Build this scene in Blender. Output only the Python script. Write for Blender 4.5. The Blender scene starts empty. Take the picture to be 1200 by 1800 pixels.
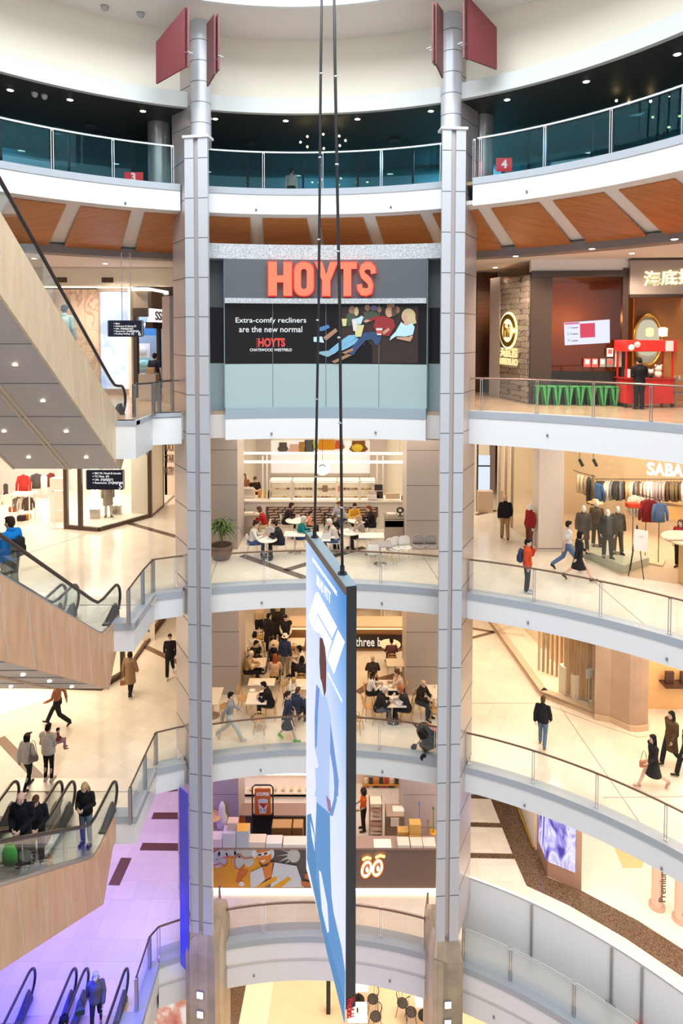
import bpy, bmesh, math, random
from mathutils import Vector, Matrix
random.seed(7)
PI = math.pi
S = bpy.context.scene
COL = S.collection
# ------------------------------------------------------------------ camera
F_PX, CY_PX, PITCH, ROLL = 1101.0, 629.0, 0.0392, -0.0018
cp, sp, cr, sr = math.cos(PITCH), math.sin(PITCH), math.cos(ROLL), math.sin(ROLL)
_r, _d, FWD = Vector((1, 0, 0)), Vector((0, -sp, -cp)), Vector((0, cp, -sp))
RT, DN = cr*_r + sr*_d, -sr*_r + cr*_d
cam_d = bpy.data.cameras.new('camera')
cam = bpy.data.objects.new('camera', cam_d)
COL.objects.link(cam)
M = Matrix.Identity(4)
for i, v in enumerate((RT, -DN, -FWD)):
 for j in range(3):
  M[j][i] = v[j]
cam.matrix_world = M
cam_d.sensor_fit = 'VERTICAL'
cam_d.sensor_height = 36.0
cam_d.lens = F_PX/1800*36.0
cam_d.shift_y = -(900-CY_PX)/1800
cam_d.clip_end = 300
S.camera = cam
def ray(px, py):
 return RT*((px-600)/F_PX) + DN*((py-CY_PX)/F_PX) + FWD
def atz(px, py, z):
 d = ray(px, py)
 return d*(z/d.z)
def aty(px, py, Y):
 d = ray(px, py)
 return d*(Y/d.y)
# ------------------------------------------------------------------ light
S.view_settings.view_transform = 'Standard'
S.view_settings.look = 'None'
S.view_settings.gamma = 1
S.view_settings.use_curve_mapping = False
S.view_settings.exposure = 0.0
S.cycles.use_denoising = True
S.cycles.max_bounces = 7
S.cycles.diffuse_bounces = 3
S.cycles.glossy_bounces = 3
S.cycles.transparent_max_bounces = 16
S.cycles.caustics_reflective = False
S.cycles.caustics_refractive = False
S.cycles.sample_clamp_indirect = 6
W = bpy.data.worlds.new('daylight')
S.world = W
W.use_nodes = True
W.node_tree.nodes['Background'].inputs[0].default_value = (0.95, 0.97, 1.0, 1)
W.node_tree.nodes['Background'].inputs[1].default_value = 0.85
def area(name, loc, sx, sy, power, color, rot=(0, 0, 0)):
 l = bpy.data.lights.new(name, 'AREA')
 l.shape = 'RECTANGLE'; l.size = sx; l.size_y = sy; l.energy = power; l.color = color
 o = bpy.data.objects.new(name, l); COL.objects.link(o)
 o.location = loc; o.rotation_euler = rot
 return o
def point(name, loc, power, color, r=0.12):
 l = bpy.data.lights.new(name, 'POINT')
 l.energy = power; l.color = color; l.shadow_soft_size = r
 o = bpy.data.objects.new(name, l); COL.objects.link(o); o.location = loc
 return o
WARM = (1.0, 0.84, 0.66)
WARM2 = (1.0, 0.68, 0.40)
# skylight over the void
area('skylight_daylight', (-1, 7, 15.5), 18, 16, 6800, (0.90, 0.96, 1.0))
# ceiling lighting of each level, flush under the slab above, facing down
for nm, zc, rows in (('l5', -3.62, ((-13, 25.5, 9, 9, 640), (0, 25.5, 8, 7, 440), (12.5, 21.5, 8, 9, 640), (7, 27.5, 3, 4, 200))),
                     ('l4', -9.22, ((-13, 25, 9, 9, 680), (0, 25, 8, 7, 340), (12.5, 20, 8, 9, 760), (7, 26.5, 4, 4, 260))),
                     ('l3', -14.85, ((0, 25, 8, 6, 340), (12.5, 19, 8, 9, 640), (7, 22, 4, 5, 300))),
                     ('ground', -22.1, ((-3, 24, 8, 6, 400), (4, 24, 6, 6, 400), (13, 18, 7, 7, 300)))):
 for i, (x, y, sx, sy, pw) in enumerate(rows):
  area('ceiling_light_%s_%d' % (nm, i), (x, y, zc), sx, sy, pw, WARM2 if (nm, i) == ('l4', 1) else WARM)
# coloured stage lighting on the left of level 3
area('violet_light', (-10.5, 24.5, -15.0), 6, 6, 330, (0.74, 0.50, 1.0))
area('violet_light_front', (-6.6, 21.5, -15.0), 2, 2, 60, (0.35, 0.28, 1.0))
area('blue_light', (-8.6, 16.9, -17.2), 3.0, 2.0, 520, (0.004, 0.02, 1.0))
# ------------------------------------------------------------------ materials
MATS = {}
def _new(name):
 m = bpy.data.materials.new(name); m.use_nodes = True
 return m, m.node_tree.nodes, m.node_tree.links, m.node_tree.nodes['Principled BSDF']
def mat(name, col, rough=0.5, metal=0.0, emit=None, es=0.0, spec=0.5, bump=0.0, bscale=40.0, var=0.0, vscale=3.0):
 if name in MATS: return MATS[name]
 m, n, l, b = _new(name)
 b.inputs['Base Color'].default_value = (*col, 1)
 b.inputs['Roughness'].default_value = rough
 b.inputs['Metallic'].default_value = metal
 b.inputs['Specular IOR Level'].default_value = spec
 if emit:
  b.inputs['Emission Color'].default_value = (*emit, 1)
  b.inputs['Emission Strength'].default_value = es
 tc = n.new('ShaderNodeTexCoord')
 if var > 0:
  t = n.new('ShaderNodeTexNoise'); t.inputs['Scale'].default_value = vscale; t.inputs['Detail'].default_value = 4
  l.new(tc.outputs['Object'], t.inputs['Vector'])
  r = n.new('ShaderNodeMapRange'); r.inputs[1].default_value = .3; r.inputs[2].default_value = .7
  r.inputs[3].default_value = 1-var; r.inputs[4].default_value = 1+var*.5
  l.new(t.outputs[0], r.inputs[0])
  x = n.new('ShaderNodeVectorMath'); x.operation = 'SCALE'; x.inputs[0].default_value = col
  l.new(r.outputs[0], x.inputs['Scale']); l.new(x.outputs[0], b.inputs['Base Color'])
 if bump > 0:
  t = n.new('ShaderNodeTexNoise'); t.inputs['Scale'].default_value = bscale
  l.new(tc.outputs['Object'], t.inputs['Vector'])
  bp = n.new('ShaderNodeBump'); bp.inputs['Strength'].default_value = bump
  l.new(t.outputs[0], bp.inputs['Height']); l.new(bp.outputs[0], b.inputs['Normal'])
 MATS[name] = m
 return m
def glass(name, tint=(0.93, 0.97, 0.96), fres=1.45, rough=0.0, extra=0.03, gcol=(1, 1, 1)):
 if name in MATS: return MATS[name]
 m = bpy.data.materials.new(name); m.use_nodes = True
 n, l = m.node_tree.nodes, m.node_tree.links
 n.clear()
 o = n.new('ShaderNodeOutputMaterial'); mx = n.new('ShaderNodeMixShader')
 t = n.new('ShaderNodeBsdfTransparent'); t.inputs[0].default_value = (*tint, 1)
 g = n.new('ShaderNodeBsdfGlossy'); g.inputs['Roughness'].default_value = rough
 lw = n.new('ShaderNodeLayerWeight'); lw.inputs[0].default_value = .5
 pw = n.new('ShaderNodeMath'); pw.operation = 'POWER'; pw.inputs[1].default_value = 4.0
 ad = n.new('ShaderNodeMath'); ad.operation = 'MULTIPLY_ADD'; ad.inputs[1].default_value = fres-.9; ad.inputs[2].default_value = extra; ad.use_clamp = True
 l.new(lw.outputs['Facing'], pw.inputs[0]); l.new(pw.outputs[0], ad.inputs[0])
 g.inputs[0].default_value = (*gcol, 1)
 l.new(ad.outputs[0], mx.inputs[0]); l.new(t.outputs[0], mx.inputs[1]); l.new(g.outputs[0], mx.inputs[2])
 l.new(mx.outputs[0], o.inputs[0])
 MATS[name] = m
 return m
def frosted(name, col, keep=0.35, rough=0.3):
 if name in MATS: return MATS[name]
 m, n, l, b = _new(name)
 b.inputs['Base Color'].default_value = (*col, 1); b.inputs['Roughness'].default_value = rough
 o = n['Material Output']; mx = n.new('ShaderNodeMixShader'); t = n.new('ShaderNodeBsdfTransparent')
 t.inputs[0].default_value = (*col, 1)
 mx.inputs[0].default_value = 1-keep
 l.new(t.outputs[0], mx.inputs[1]); l.new(b.outputs[0], mx.inputs[2]); l.new(mx.outputs[0], o.inputs[0])
 MATS[name] = m
 return m
def emis(name, col, s):
 if name in MATS: return MATS[name]
 m = bpy.data.materials.new(name); m.use_nodes = True
 n, l = m.node_tree.nodes, m.node_tree.links
 n.clear()
 o = n.new('ShaderNodeOutputMaterial'); e = n.new('ShaderNodeEmission')
 e.inputs[0].default_value = (*col, 1); e.inputs[1].default_value = s
 l.new(e.outputs[0], o.inputs[0]); MATS[name] = m
 return m
def ramp(n, stops):
 r = n.new('ShaderNodeValToRGB'); e = r.color_ramp.elements
 while len(e) < len(stops): e.new(0.5)
 for k, (p, c) in enumerate(stops):
  e[k].position = p; e[k].color = (*c, 1)
 return r
def mapping(n, l, scale, rot=(0, 0, 0)):
 tc = n.new('ShaderNodeTexCoord'); mp = n.new('ShaderNodeMapping')
 mp.inputs['Scale'].default_value = scale; mp.inputs['Rotation'].default_value = rot
 l.new(tc.outputs['Object'], mp.inputs[0])
 return mp
def wood(name, c1, c2, scale=(1, 1, 12), rough=0.35, rot=(0, 0, 0)):
 if name in MATS: return MATS[name]
 m, n, l, b = _new(name)
 mp = mapping(n, l, scale, rot)
 t = n.new('ShaderNodeTexNoise'); t.inputs['Scale'].default_value = 1.6; t.inputs['Detail'].default_value = 6; t.inputs['Roughness'].default_value = .65
 l.new(mp.outputs[0], t.inputs['Vector'])
 r = ramp(n, ((.3, c1), (.7, c2))); l.new(t.outputs[0], r.inputs[0])
 l.new(r.outputs[0], b.inputs['Base Color']); b.inputs['Roughness'].default_value = rough
 MATS[name] = m
 return m
def tiles(name, col, grout, size=(0.6, 0.6), gap=0.004, rough=0.16, var=0.05, rot=0.0, coat=0.0, spec=0.5, offset=0.0):
 if name in MATS: return MATS[name]
 m, n, l, b = _new(name)
 mp = mapping(n, l, (1, 1, 1), (0, 0, rot))
 br = n.new('ShaderNodeTexBrick'); br.offset = offset; br.squash = 1
 br.inputs['Scale'].default_value = 1
 br.inputs['Brick Width'].default_value = size[0]; br.inputs['Row Height'].default_value = size[1]
 br.inputs['Mortar Size'].default_value = gap; br.inputs['Mortar Smooth'].default_value = .2
 br.inputs['Color1'].default_value = (*[c*(1-var) for c in col], 1)
 br.inputs['Color2'].default_value = (*[min(1, c*(1+var)) for c in col], 1)
 br.inputs['Mortar'].default_value = (*grout, 1)
 l.new(mp.outputs[0], br.inputs['Vector'])
 ns = n.new('ShaderNodeTexNoise'); ns.inputs['Scale'].default_value = 1.7; ns.inputs['Detail'].default_value = 5
 l.new(mp.outputs[0], ns.inputs['Vector'])
 mr = n.new('ShaderNodeMapRange'); mr.inputs[1].default_value = .25; mr.inputs[2].default_value = .75
 mr.inputs[3].default_value = 1-var*1.2; mr.inputs[4].default_value = 1+var*.8
 l.new(ns.outputs[0], mr.inputs[0])
 vm = n.new('ShaderNodeVectorMath'); vm.operation = 'SCALE'
 l.new(br.outputs['Color'], vm.inputs[0]); l.new(mr.outputs[0], vm.inputs['Scale'])
 l.new(vm.outputs[0], b.inputs['Base Color'])
 b.inputs['Roughness'].default_value = rough
 b.inputs['Specular IOR Level'].default_value = spec
 MATS[name] = m
 return m
def speckle(name, c1, c2, scale=60, rough=0.3, p=(.45, .6)):
 if name in MATS: return MATS[name]
 m, n, l, b = _new(name)
 mp = mapping(n, l, (1, 1, 1))
 t = n.new('ShaderNodeTexNoise'); t.inputs['Scale'].default_value = scale; t.inputs['Detail'].default_value = 2
 l.new(mp.outputs[0], t.inputs['Vector'])
 r = ramp(n, ((p[0], c1), (p[1], c2))); l.new(t.outputs[0], r.inputs[0])
 l.new(r.outputs[0], b.inputs['Base Color']); b.inputs['Roughness'].default_value = rough
 MATS[name] = m
 return m
# ------------------------------------------------------------------ mesh builder
class MB:
 def __init__(s): s.v = []; s.f = []; s.m = []; s.k = 0
 def add(s, vs, fs, k=None):
  o = len(s.v); s.v += [tuple(v) for v in vs]; s.f += [tuple(i+o for i in f) for f in fs]
  s.m += [s.k if k is None else k]*len(fs); return s
 def box(s, c, d, rz=0.0, k=None, rot=None):
  R = rot if rot is not None else Matrix.Rotation(rz, 3, 'Z')
  c = Vector(c); h = Vector(d)*.5
  vs = [c + R @ Vector((x*h.x, y*h.y, z*h.z)) for z in (-1, 1) for y in (-1, 1) for x in (-1, 1)]
  return s.add(vs, [(0, 2, 3, 1), (4, 5, 7, 6), (0, 1, 5, 4), (2, 6, 7, 3), (0, 4, 6, 2), (1, 3, 7, 5)], k)
 def span(s, a, b, w, h, k=None, up=(0, 0, 1)):
  a, b = Vector(a), Vector(b); t = (b-a); L = t.length; t = t/L; u = Vector(up)
  sd = t.cross(u)
  if sd.length < 1e-6: sd = Vector((1, 0, 0))
  sd.normalize(); u = sd.cross(t).normalized()
  R = Matrix((sd, t, u)).transposed()
  return s.box((a+b)/2, (w, L, h), k=k, rot=R)
 def wall(s, a, b, z0, z1, t=0.1, k=None, side=0):
  a, b = Vector((a[0], a[1], 0)), Vector((b[0], b[1], 0))
  d = (b-a).normalized(); nrm = Vector((d.y, -d.x, 0))*t
  o = nrm*(-.5 if side == 0 else (0 if side > 0 else -1))
  q = [a+o, b+o, b+o+nrm, a+o+nrm]
  return s.prism([(p.x, p.y) for p in q], z0, z1, k)
 def prism(s, poly, z0, z1, k=None):
  n = len(poly)
  A = sum(poly[i][0]*poly[(i+1) % n][1]-poly[(i+1) % n][0]*poly[i][1] for i in range(n))
  if A < 0: poly = poly[::-1]
  vs = [(p[0], p[1], z0) for p in poly]+[(p[0], p[1], z1) for p in poly]
  fs = [tuple(range(n-1, -1, -1)), tuple(range(n, 2*n))]+[(i, (i+1) % n, n+(i+1) % n, n+i) for i in range(n)]
  return s.add(vs, fs, k)
 def plate(s, pts, t, k=None):
  pts = [Vector(p) for p in pts]; n = len(pts)
  nr = Vector((0, 0, 0))
  for i in range(n): nr += pts[i].cross(pts[(i+1) % n])
  nr.normalize()
  vs = pts+[p-nr*t for p in pts]
  fs = [tuple(range(n)), tuple(range(2*n-1, n-1, -1))]+[(i, n+i, n+(i+1) % n, (i+1) % n) for i in range(n)]
  return s.add(vs, fs, k)
 def cyl(s, c, r, h, n=16, r2=None, k=None, caps=True):
  r2 = r if r2 is None else r2
  vs = [(c[0]+r*math.cos(2*PI*i/n), c[1]+r*math.sin(2*PI*i/n), c[2]) for i in range(n)]
  vs += [(c[0]+r2*math.cos(2*PI*i/n), c[1]+r2*math.sin(2*PI*i/n), c[2]+h) for i in range(n)]
  fs = [(i, (i+1) % n, n+(i+1) % n, n+i) for i in range(n)]
  if caps: fs += [tuple(range(n-1, -1, -1)), tuple(range(n, 2*n))]
  return s.add(vs, fs, k)
 def lathe(s, c, prof, n=20, k=None):
  m = len(prof); vs = []
  for (r, z) in prof:
   vs += [(c[0]+r*math.cos(2*PI*i/n), c[1]+r*math.sin(2*PI*i/n), c[2]+z) for i in range(n)]
  fs = [(j*n+i, j*n+(i+1) % n, (j+1)*n+(i+1) % n, (j+1)*n+i) for j in range(m-1) for i in range(n)]
  fs += [tuple(range(n-1, -1, -1)), tuple(range((m-1)*n, m*n))]
  return s.add(vs, fs, k)
 def tube(s, pts, r, n=8, k=None, close=False):
  pts = [Vector(p) for p in pts]; m = len(pts)
  rs = r if isinstance(r, (list, tuple)) else [r]*m
  ref = None; vs = []
  for i in range(m):
   if close: t = pts[(i+1) % m]-pts[i-1]
   else: t = pts[min(i+1, m-1)]-pts[max(i-1, 0)]
   t.normalize()
   if ref is None: ref = Vector((0, 0, 1)) if abs(t.z) < .9 else Vector((1, 0, 0))
   a = t.cross(ref).normalized(); b = t.cross(a); ref = -b
   a2 = t.cross(ref).normalized(); b2 = a2.cross(t)
   vs += [pts[i]+(a2*math.cos(2*PI*j/n)+b2*math.sin(2*PI*j/n))*rs[i] for j in range(n)]
  seg = m if close else m-1
  fs = [(i*n+j, i*n+(j+1) % n, ((i+1) % m)*n+(j+1) % n, ((i+1) % m)*n+j) for i in range(seg) for j in range(n)]
  if not close: fs += [tuple(range(n-1, -1, -1)), tuple(range((m-1)*n, m*n))]
  return s.add(vs, fs, k)
 def ell(s, c, r, n=12, m=8, k=None, rot=None):
  vs = []; c = Vector(c)
  R = rot if rot is not None else Matrix.Identity(3)
  for j in range(1, m):
   a = PI*j/m
   for i in range(n):
    b = 2*PI*i/n
    vs.append(c+R @ Vector((r[0]*math.sin(a)*math.cos(b), r[1]*math.sin(a)*math.sin(b), r[2]*math.cos(a))))
  vs += [c+R @ Vector((0, 0, r[2])), c+R @ Vector((0, 0, -r[2]))]
  T, B = len(vs)-2, len(vs)-1
  fs = [(j*n+(i+1) % n, j*n+i, (j+1)*n+i, (j+1)*n+(i+1) % n) for j in range(m-2) for i in range(n)]
  fs += [(T, i, (i+1) % n) for i in range(n)]+[((m-2)*n+(i+1) % n, (m-2)*n+i, B) for i in range(n)]
  return s.add(vs, fs, k)
 def arc(s, cx, cy, r0, r1, a0, a1, z0, z1, n=48, k=None):
  vs = []
  for i in range(n+1):
   a = a0+(a1-a0)*i/n; c, q = math.cos(a), math.sin(a)
   vs += [(cx+r0*c, cy+r0*q, z0), (cx+r1*c, cy+r1*q, z0), (cx+r1*c, cy+r1*q, z1), (cx+r0*c, cy+r0*q, z1)]
  fs = []
  for i in range(n):
   o, p = 4*i, 4*i+4
   fs += [(o, p, p+1, o+1), (o+1, p+1, p+2, o+2), (o+2, p+2, p+3, o+3), (o+3, p+3, p, o)]
  fs += [(0, 1, 2, 3), (4*n+3, 4*n+2, 4*n+1, 4*n)]
  return s.add(vs, fs, k)
 def mesh(s, name, mats, smooth=False):
  me = bpy.data.meshes.new(name)
  me.from_pydata(s.v, [], s.f)
  for m in (mats if isinstance(mats, (list, tuple)) else [mats]): me.materials.append(m)
  if any(s.m): me.polygons.foreach_set('material_index', s.m)
  if smooth: me.polygons.foreach_set('use_smooth', [True]*len(me.polygons))
  bm = bmesh.new(); bm.from_mesh(me); bmesh.ops.recalc_face_normals(bm, faces=bm.faces); bm.to_mesh(me); bm.free()
  me.update()
  return me
 def build(s, name, mats, parent=None, smooth=False, local=False, bevel=0.0, auto=False):
  me = s.mesh(name, mats, smooth or auto)
  o = link(name, me, parent, local)
  if auto: me.set_sharp_from_angle(angle=math.radians(35))
  if bevel:
   b = o.modifiers.new('bevel', 'BEVEL'); b.width = bevel; b.segments = 2; b.limit_method = 'ANGLE'
  return o
def link(name, data, parent=None, local=False):
 o = bpy.data.objects.new(name, data); COL.objects.link(o)
 if parent is not None:
  o.parent = parent
  if not local:
   def wm(p):
    b = Matrix.LocRotScale(p.location, p.rotation_euler, p.scale)
    return wm(p.parent) @ p.matrix_parent_inverse @ b if p.parent else b
   o.matrix_parent_inverse = wm(parent).inverted()
 return o
def tag(o, label, cat, group=None):
 o['label'] = label; o['category'] = cat
 if group: o['group'] = group
 return o
def thing(name, label, cat, loc=(0, 0, 0), rz=0.0, group=None):
 o = link(name, None); o.location = loc; o.rotation_euler = (0, 0, rz)
 o.empty_display_size = .1
 return tag(o, label, cat, group)
def struct(name, mb, m, smooth=False, auto=False):
 o = mb.build(name, m, smooth=smooth, auto=auto); o['kind'] = 'structure'
 return o
def kids(o): return [c for c in bpy.data.objects if c.parent == o]
_kids = {}
def clone(o, loc, rz=None, label=None, group=None, scale=None):
 def cp_(src, par):
  c = src.copy(); COL.objects.link(c)
  if par is not None: c.parent = par
  for ch in list(src.children): cp_(ch, c)
  return c
 r = cp_(o, None); r.location = loc
 if rz is not None: r.rotation_euler = (0, 0, rz)
 if scale: r.scale = (scale,)*3
 if label: r['label'] = label
 if group: r['group'] = group
 return r
_fonts = {}
def text_mesh(txt, size, depth=0.02, align='CENTER', bold=0.0, width=1.0, spacing=1.0):
 c = bpy.data.curves.new('txt', 'FONT'); c.body = txt; c.size = size; c.extrude = depth/2
 c.align_x = align; c.align_y = 'CENTER'; c.offset = bold; c.space_character = spacing; c.resolution_u = 3
 o = bpy.data.objects.new('txt', c); COL.objects.link(o)
 dg = bpy.context.evaluated_depsgraph_get(); dg.update()
 me = bpy.data.meshes.new_from_object(o.evaluated_get(dg))
 bpy.data.objects.remove(o); bpy.data.curves.remove(c)
 if width != 1.0:
  for v in me.vertices: v.co.x *= width
 return me
def text(name, txt, size, loc, rz, m, parent=None, depth=0.02, align='CENTER', bold=0.0, width=1.0, spacing=1.0, tilt=PI/2, fit=None, flip=False):
 """lettering standing upright, reading along +X turned by rz"""
 me = text_mesh(txt, size, depth, align, bold, width, spacing)
 xs = [v.co.x for v in me.vertices]; ys = [v.co.y for v in me.vertices]
 if fit and xs:
  w, h = max(xs)-min(xs), max(ys)-min(ys)
  fx = fit[0]/w; fy = (fit[1]/h) if fit[1] else fx
  ox = (max(xs)+min(xs))/2; oy = (max(ys)+min(ys))/2
  for v in me.vertices: v.co.x = (v.co.x-ox)*fx; v.co.y = (v.co.y-oy)*fy
 Mx = Matrix.Translation(Vector(loc)) @ Matrix.Rotation(rz, 4, 'Z') @ Matrix.Rotation(tilt, 4, 'X')
 if flip: Mx = Mx @ Matrix.Scale(-1, 4, (1, 0, 0))
 me.transform(Mx)
 me.materials.clear(); me.materials.append(m); me.name = name
 return link(name, me, parent)
# ------------------------------------------------------------------ common materials
white = mat('white_paint', (0.86, 0.87, 0.88), .45)
cream = mat('cream_paint', (0.86, 0.80, 0.68), .6)
soffit_white = mat('ceiling_paint', (0.86, 0.80, 0.75), .7)
band_grey = mat('grey_band', (0.62, 0.65, 0.64), .5)
coping = mat('coping_grey', (0.42, 0.46, 0.51), .38, spec=.6)
black = mat('black', (0.012, 0.012, 0.013), .45)
soffit_black = mat('soffit_black', (0.02, 0.018, 0.018), .55)
steel = mat('steel', (0.62, 0.63, 0.65), .22, metal=1)
steel_matt = mat('steel_matt', (0.55, 0.57, 0.60), .38, metal=1)
chrome = mat('chrome', (0.8, 0.8, 0.8), .1, metal=1)
bronze = mat('bronze_rail', (0.20, 0.12, 0.085), .3, metal=.6)
dark_frame = mat('dark_frame', (0.06, 0.04, 0.03), .35)
clad = mat('column_cladding', (0.58, 0.60, 0.645), .42, metal=.25)
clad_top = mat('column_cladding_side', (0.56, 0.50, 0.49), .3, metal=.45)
joint = mat('joint_dark', (0.12, 0.12, 0.13), .6)
taupe = mat('taupe_panel', (0.50, 0.435, 0.40), .5)
gl = glass('clear_glass', (0.96, 0.98, 0.975))
gl_teal = glass('teal_glass', (0.38, 0.66, 0.74), 1.3, 0, .08, (.5, .75, .82))
gl_dark = glass('dark_glass', (0.25, 0.25, 0.26), 1.5, 0, .03)
terra = speckle('dark_terrazzo', (0.05, 0.03, 0.022), (0.32, 0.2, 0.12), 45, .18, (.4, .72))
dark_stone = mat('dark_stone_inlay', (0.13, 0.085, 0.065), .2, var=.2, vscale=6)
floor5 = tiles('floor_cream', (0.80, 0.72, 0.62), (0.60, 0.50, 0.41), (0.6, 0.6), .003, .14, .04, .5)
floor4 = tiles('floor_peach', (0.80, 0.71, 0.58), (0.60, 0.50, 0.40), (0.6, 0.6), .003, .16, .05, .5)
floor3 = tiles('floor_pale', (0.82, 0.74, 0.65), (0.62, 0.54, 0.46), (0.75, 0.75), .004, .2, .04, .0)
floorH = tiles('floor_timber_tone', (0.52, 0.37, 0.25), (0.34, 0.24, 0.17), (0.6, 0.6), .004, .2, .08, .4)
floorG = mat('floor_ground', (0.80, 0.60, 0.40), .25, var=.05)
# circles of the void edge: centre x, centre y, radius, height of the curb foot
LV = {'A': (-1.50, 9.53, 10.77, 4.43), 'H': (-0.72, 5.65, 14.63, -2.63), '5': (-0.72, 5.65, 14.63, -8.40),
      '4': (-0.76, 6.58, 13.72, -14.01), '3': (-1.11, 7.10, 13.20, -20.47)}
ZF = {k: v[3]+.12 for k, v in LV.items()}
ZF['G'] = -26.6
XL = -5.86
YL = {'A': 17.4, 'H': 17.75, '5': 17.40, '4': 17.38, '3': 17.6}
def ang(k, x):
 cx, cy, R, _ = LV[k]
 return math.acos((x-cx)/R)
def circ(k, a, dr=0.0):
 cx, cy, R, _ = LV[k]
 return (cx+(R+dr)*math.cos(a), cy+(R+dr)*math.sin(a))
def floor_poly(k, a_right=-.35, back=46, wide=27, dr=0.0):
 cx, cy, R, _ = LV[k]; XL_ = XL-dr; Y_ = YL.get(k, 0)+dr
 if k == 'A':
  aL = PI+.35
  pts = [circ(k, aL+(a_right-aL)*i/72, dr) for i in range(73)]
  return [(-wide, pts[0][1])]+pts+[(wide, pts[-1][1]), (wide, back), (-wide, back)]
 a0 = ang(k, XL)
 arcp = [circ(k, a0+(a_right-a0)*i/60, dr) for i in range(61)]
 return [(-wide, Y_), (XL_, Y_)]+arcp+[(wide, arcp[-1][1]), (wide, back), (-wide, back)]
for k, m in (('A', floorH), ('H', floorH), ('5', floor5), ('4', floor4), ('3', floor3)):
 b = MB(); z = ZF[k]
 b.prism(floor_poly(k, dr=.1), z-.10, z, 0)
 struct('floor', b, [m])
 b = MB()
 if k == 'A': continue
 th = {'H': .74, '5': .56, '4': .56, '3': .9}[k]
 b.prism(floor_poly(k, dr=.1), z-.12-th, z-.102, 0)
 struct('ceiling', b, [soffit_white])
b = MB(); b.prism([(-27, 8), (27, 8), (27, 46), (-27, 46)], ZF['G']-.2, ZF['G'])
struct('floor', b, [floorG])
# outer enclosing walls, far back, so that no level is open to the outside behind its shops
b = MB(); b.box((0, 46.2, -10), (54, .3, 34)); b.box((-27.2, 30, -10), (.3, 33, 34)); b.box((27.2, 28, -10), (.3, 37, 34))
struct('wall_back', b, [cream])
b = MB(); b.box((-15.5, 5, -11), (.4, 24.4, 30)); struct('wall_left_light_block', b, [mat('light_block_grey', (.45, .43, .42), .6)])  # unseen wall, added to keep world light off the left side
# ------------------------------------------------------------------ fascias and copings
def fascia(k, segs, zt, zb, n=60, m=white, inset=0.0, name='trim_fascia'):
 cx, cy, R, z = LV[k]
 for (a0, a1) in segs:
  b = MB(); b.arc(cx, cy, R+inset, R+inset+.16, a0, a1, z+zb, z+zt, n)
  struct(name, b, [m], auto=True)
def coping_arc(k, segs, h=.21, w=.32, out=.03):
 cx, cy, R, z = LV[k]
 for (a0, a1) in segs:
  b = MB(); b.arc(cx, cy, R-out, R+w, a0, a1, z, z+h, 60)
  struct('trim_coping', b, [coping], auto=True)
COLX = ((-5.02, -4.33), (3.22, 3.86))
def seg3(k, right=-.3):
 aL = ang(k, XL) if k != 'A' else PI+.3
 return [(aL, ang(k, -5.03)), (ang(k, -4.37), ang(k, 3.27)), (ang(k, 3.90), right)]
sA = seg3('A')
fascia('A', sA, 0, -.62); coping_arc('A', sA, .2, .3)
for k, zb in (('5', -.62), ('4', -.62), ('3', -.56)):
 s = seg3(k); fascia(k, s, 0, zb); coping_arc(k, s, .21, .34 if k != '3' else .5)
 zt = LV[k][3]
 b = MB(); y1 = circ(k, ang(k, XL))[1]
 b.box((XL-.08, (y1+YL[k]+.16)/2, zt+zb/2), (.16, y1-YL[k]-.16, -zb))
 b.box(((XL-6.62)/2, YL[k]+.08, zt+zb/2), (6.62+XL-.0, .16, -zb))
 struct('trim_fascia', b, [white])
 b = MB(); w = .36
 b.box((XL-w/2+.03, (y1+YL[k])/2+.02, zt+.105), (w, y1-YL[k]+.02, .21))
 b.box(((XL-6.62)/2+.0, YL[k]+w/2-.03, zt+.105), (6.62+XL+.06, w, .208))
 struct('trim_coping', b, [coping])
# level with the cinema
k = 'H'; sH = seg3(k)
cxH, cyH, RH, zH = LV['H']
b = MB(); b.arc(cxH, cyH, RH, RH+.16, sH[2][0], sH[2][1], zH-.82, zH, 60); struct('trim_fascia', b, [white], auto=True)
b = MB(); b.arc(cxH, cyH, RH-.03, RH+.32, sH[2][0], sH[2][1], zH, zH+.21, 60); struct('trim_coping', b, [coping], auto=True)
b = MB(); y1 = circ(k, ang(k, XL))[1]
b.arc(cxH, cyH, RH, RH+.16, sH[0][0], sH[0][1], zH-.86, zH-.02, 12)
b.box((XL-.08, (y1+YL[k]+.16)/2, zH-.47), (.16, y1-YL[k]-.16, 1.0)); b.box(((XL-6.6)/2, YL[k]+.08, zH-.47), (6.6+XL, .16, 1.0))
struct('trim_fascia', b, [white])
b = MB()
b.arc(cxH, cyH, RH-.03, RH+.32, sH[0][0], sH[0][1], zH, zH+.12, 12)
b.box((XL-.14, (y1+YL[k])/2, zH+.06), (.34, y1-YL[k], .118)); b.box(((XL-6.6)/2, YL[k]+.14, zH+.06), (6.6+XL+.06, .34, .12))
struct('trim_coping', b, [coping])
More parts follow.
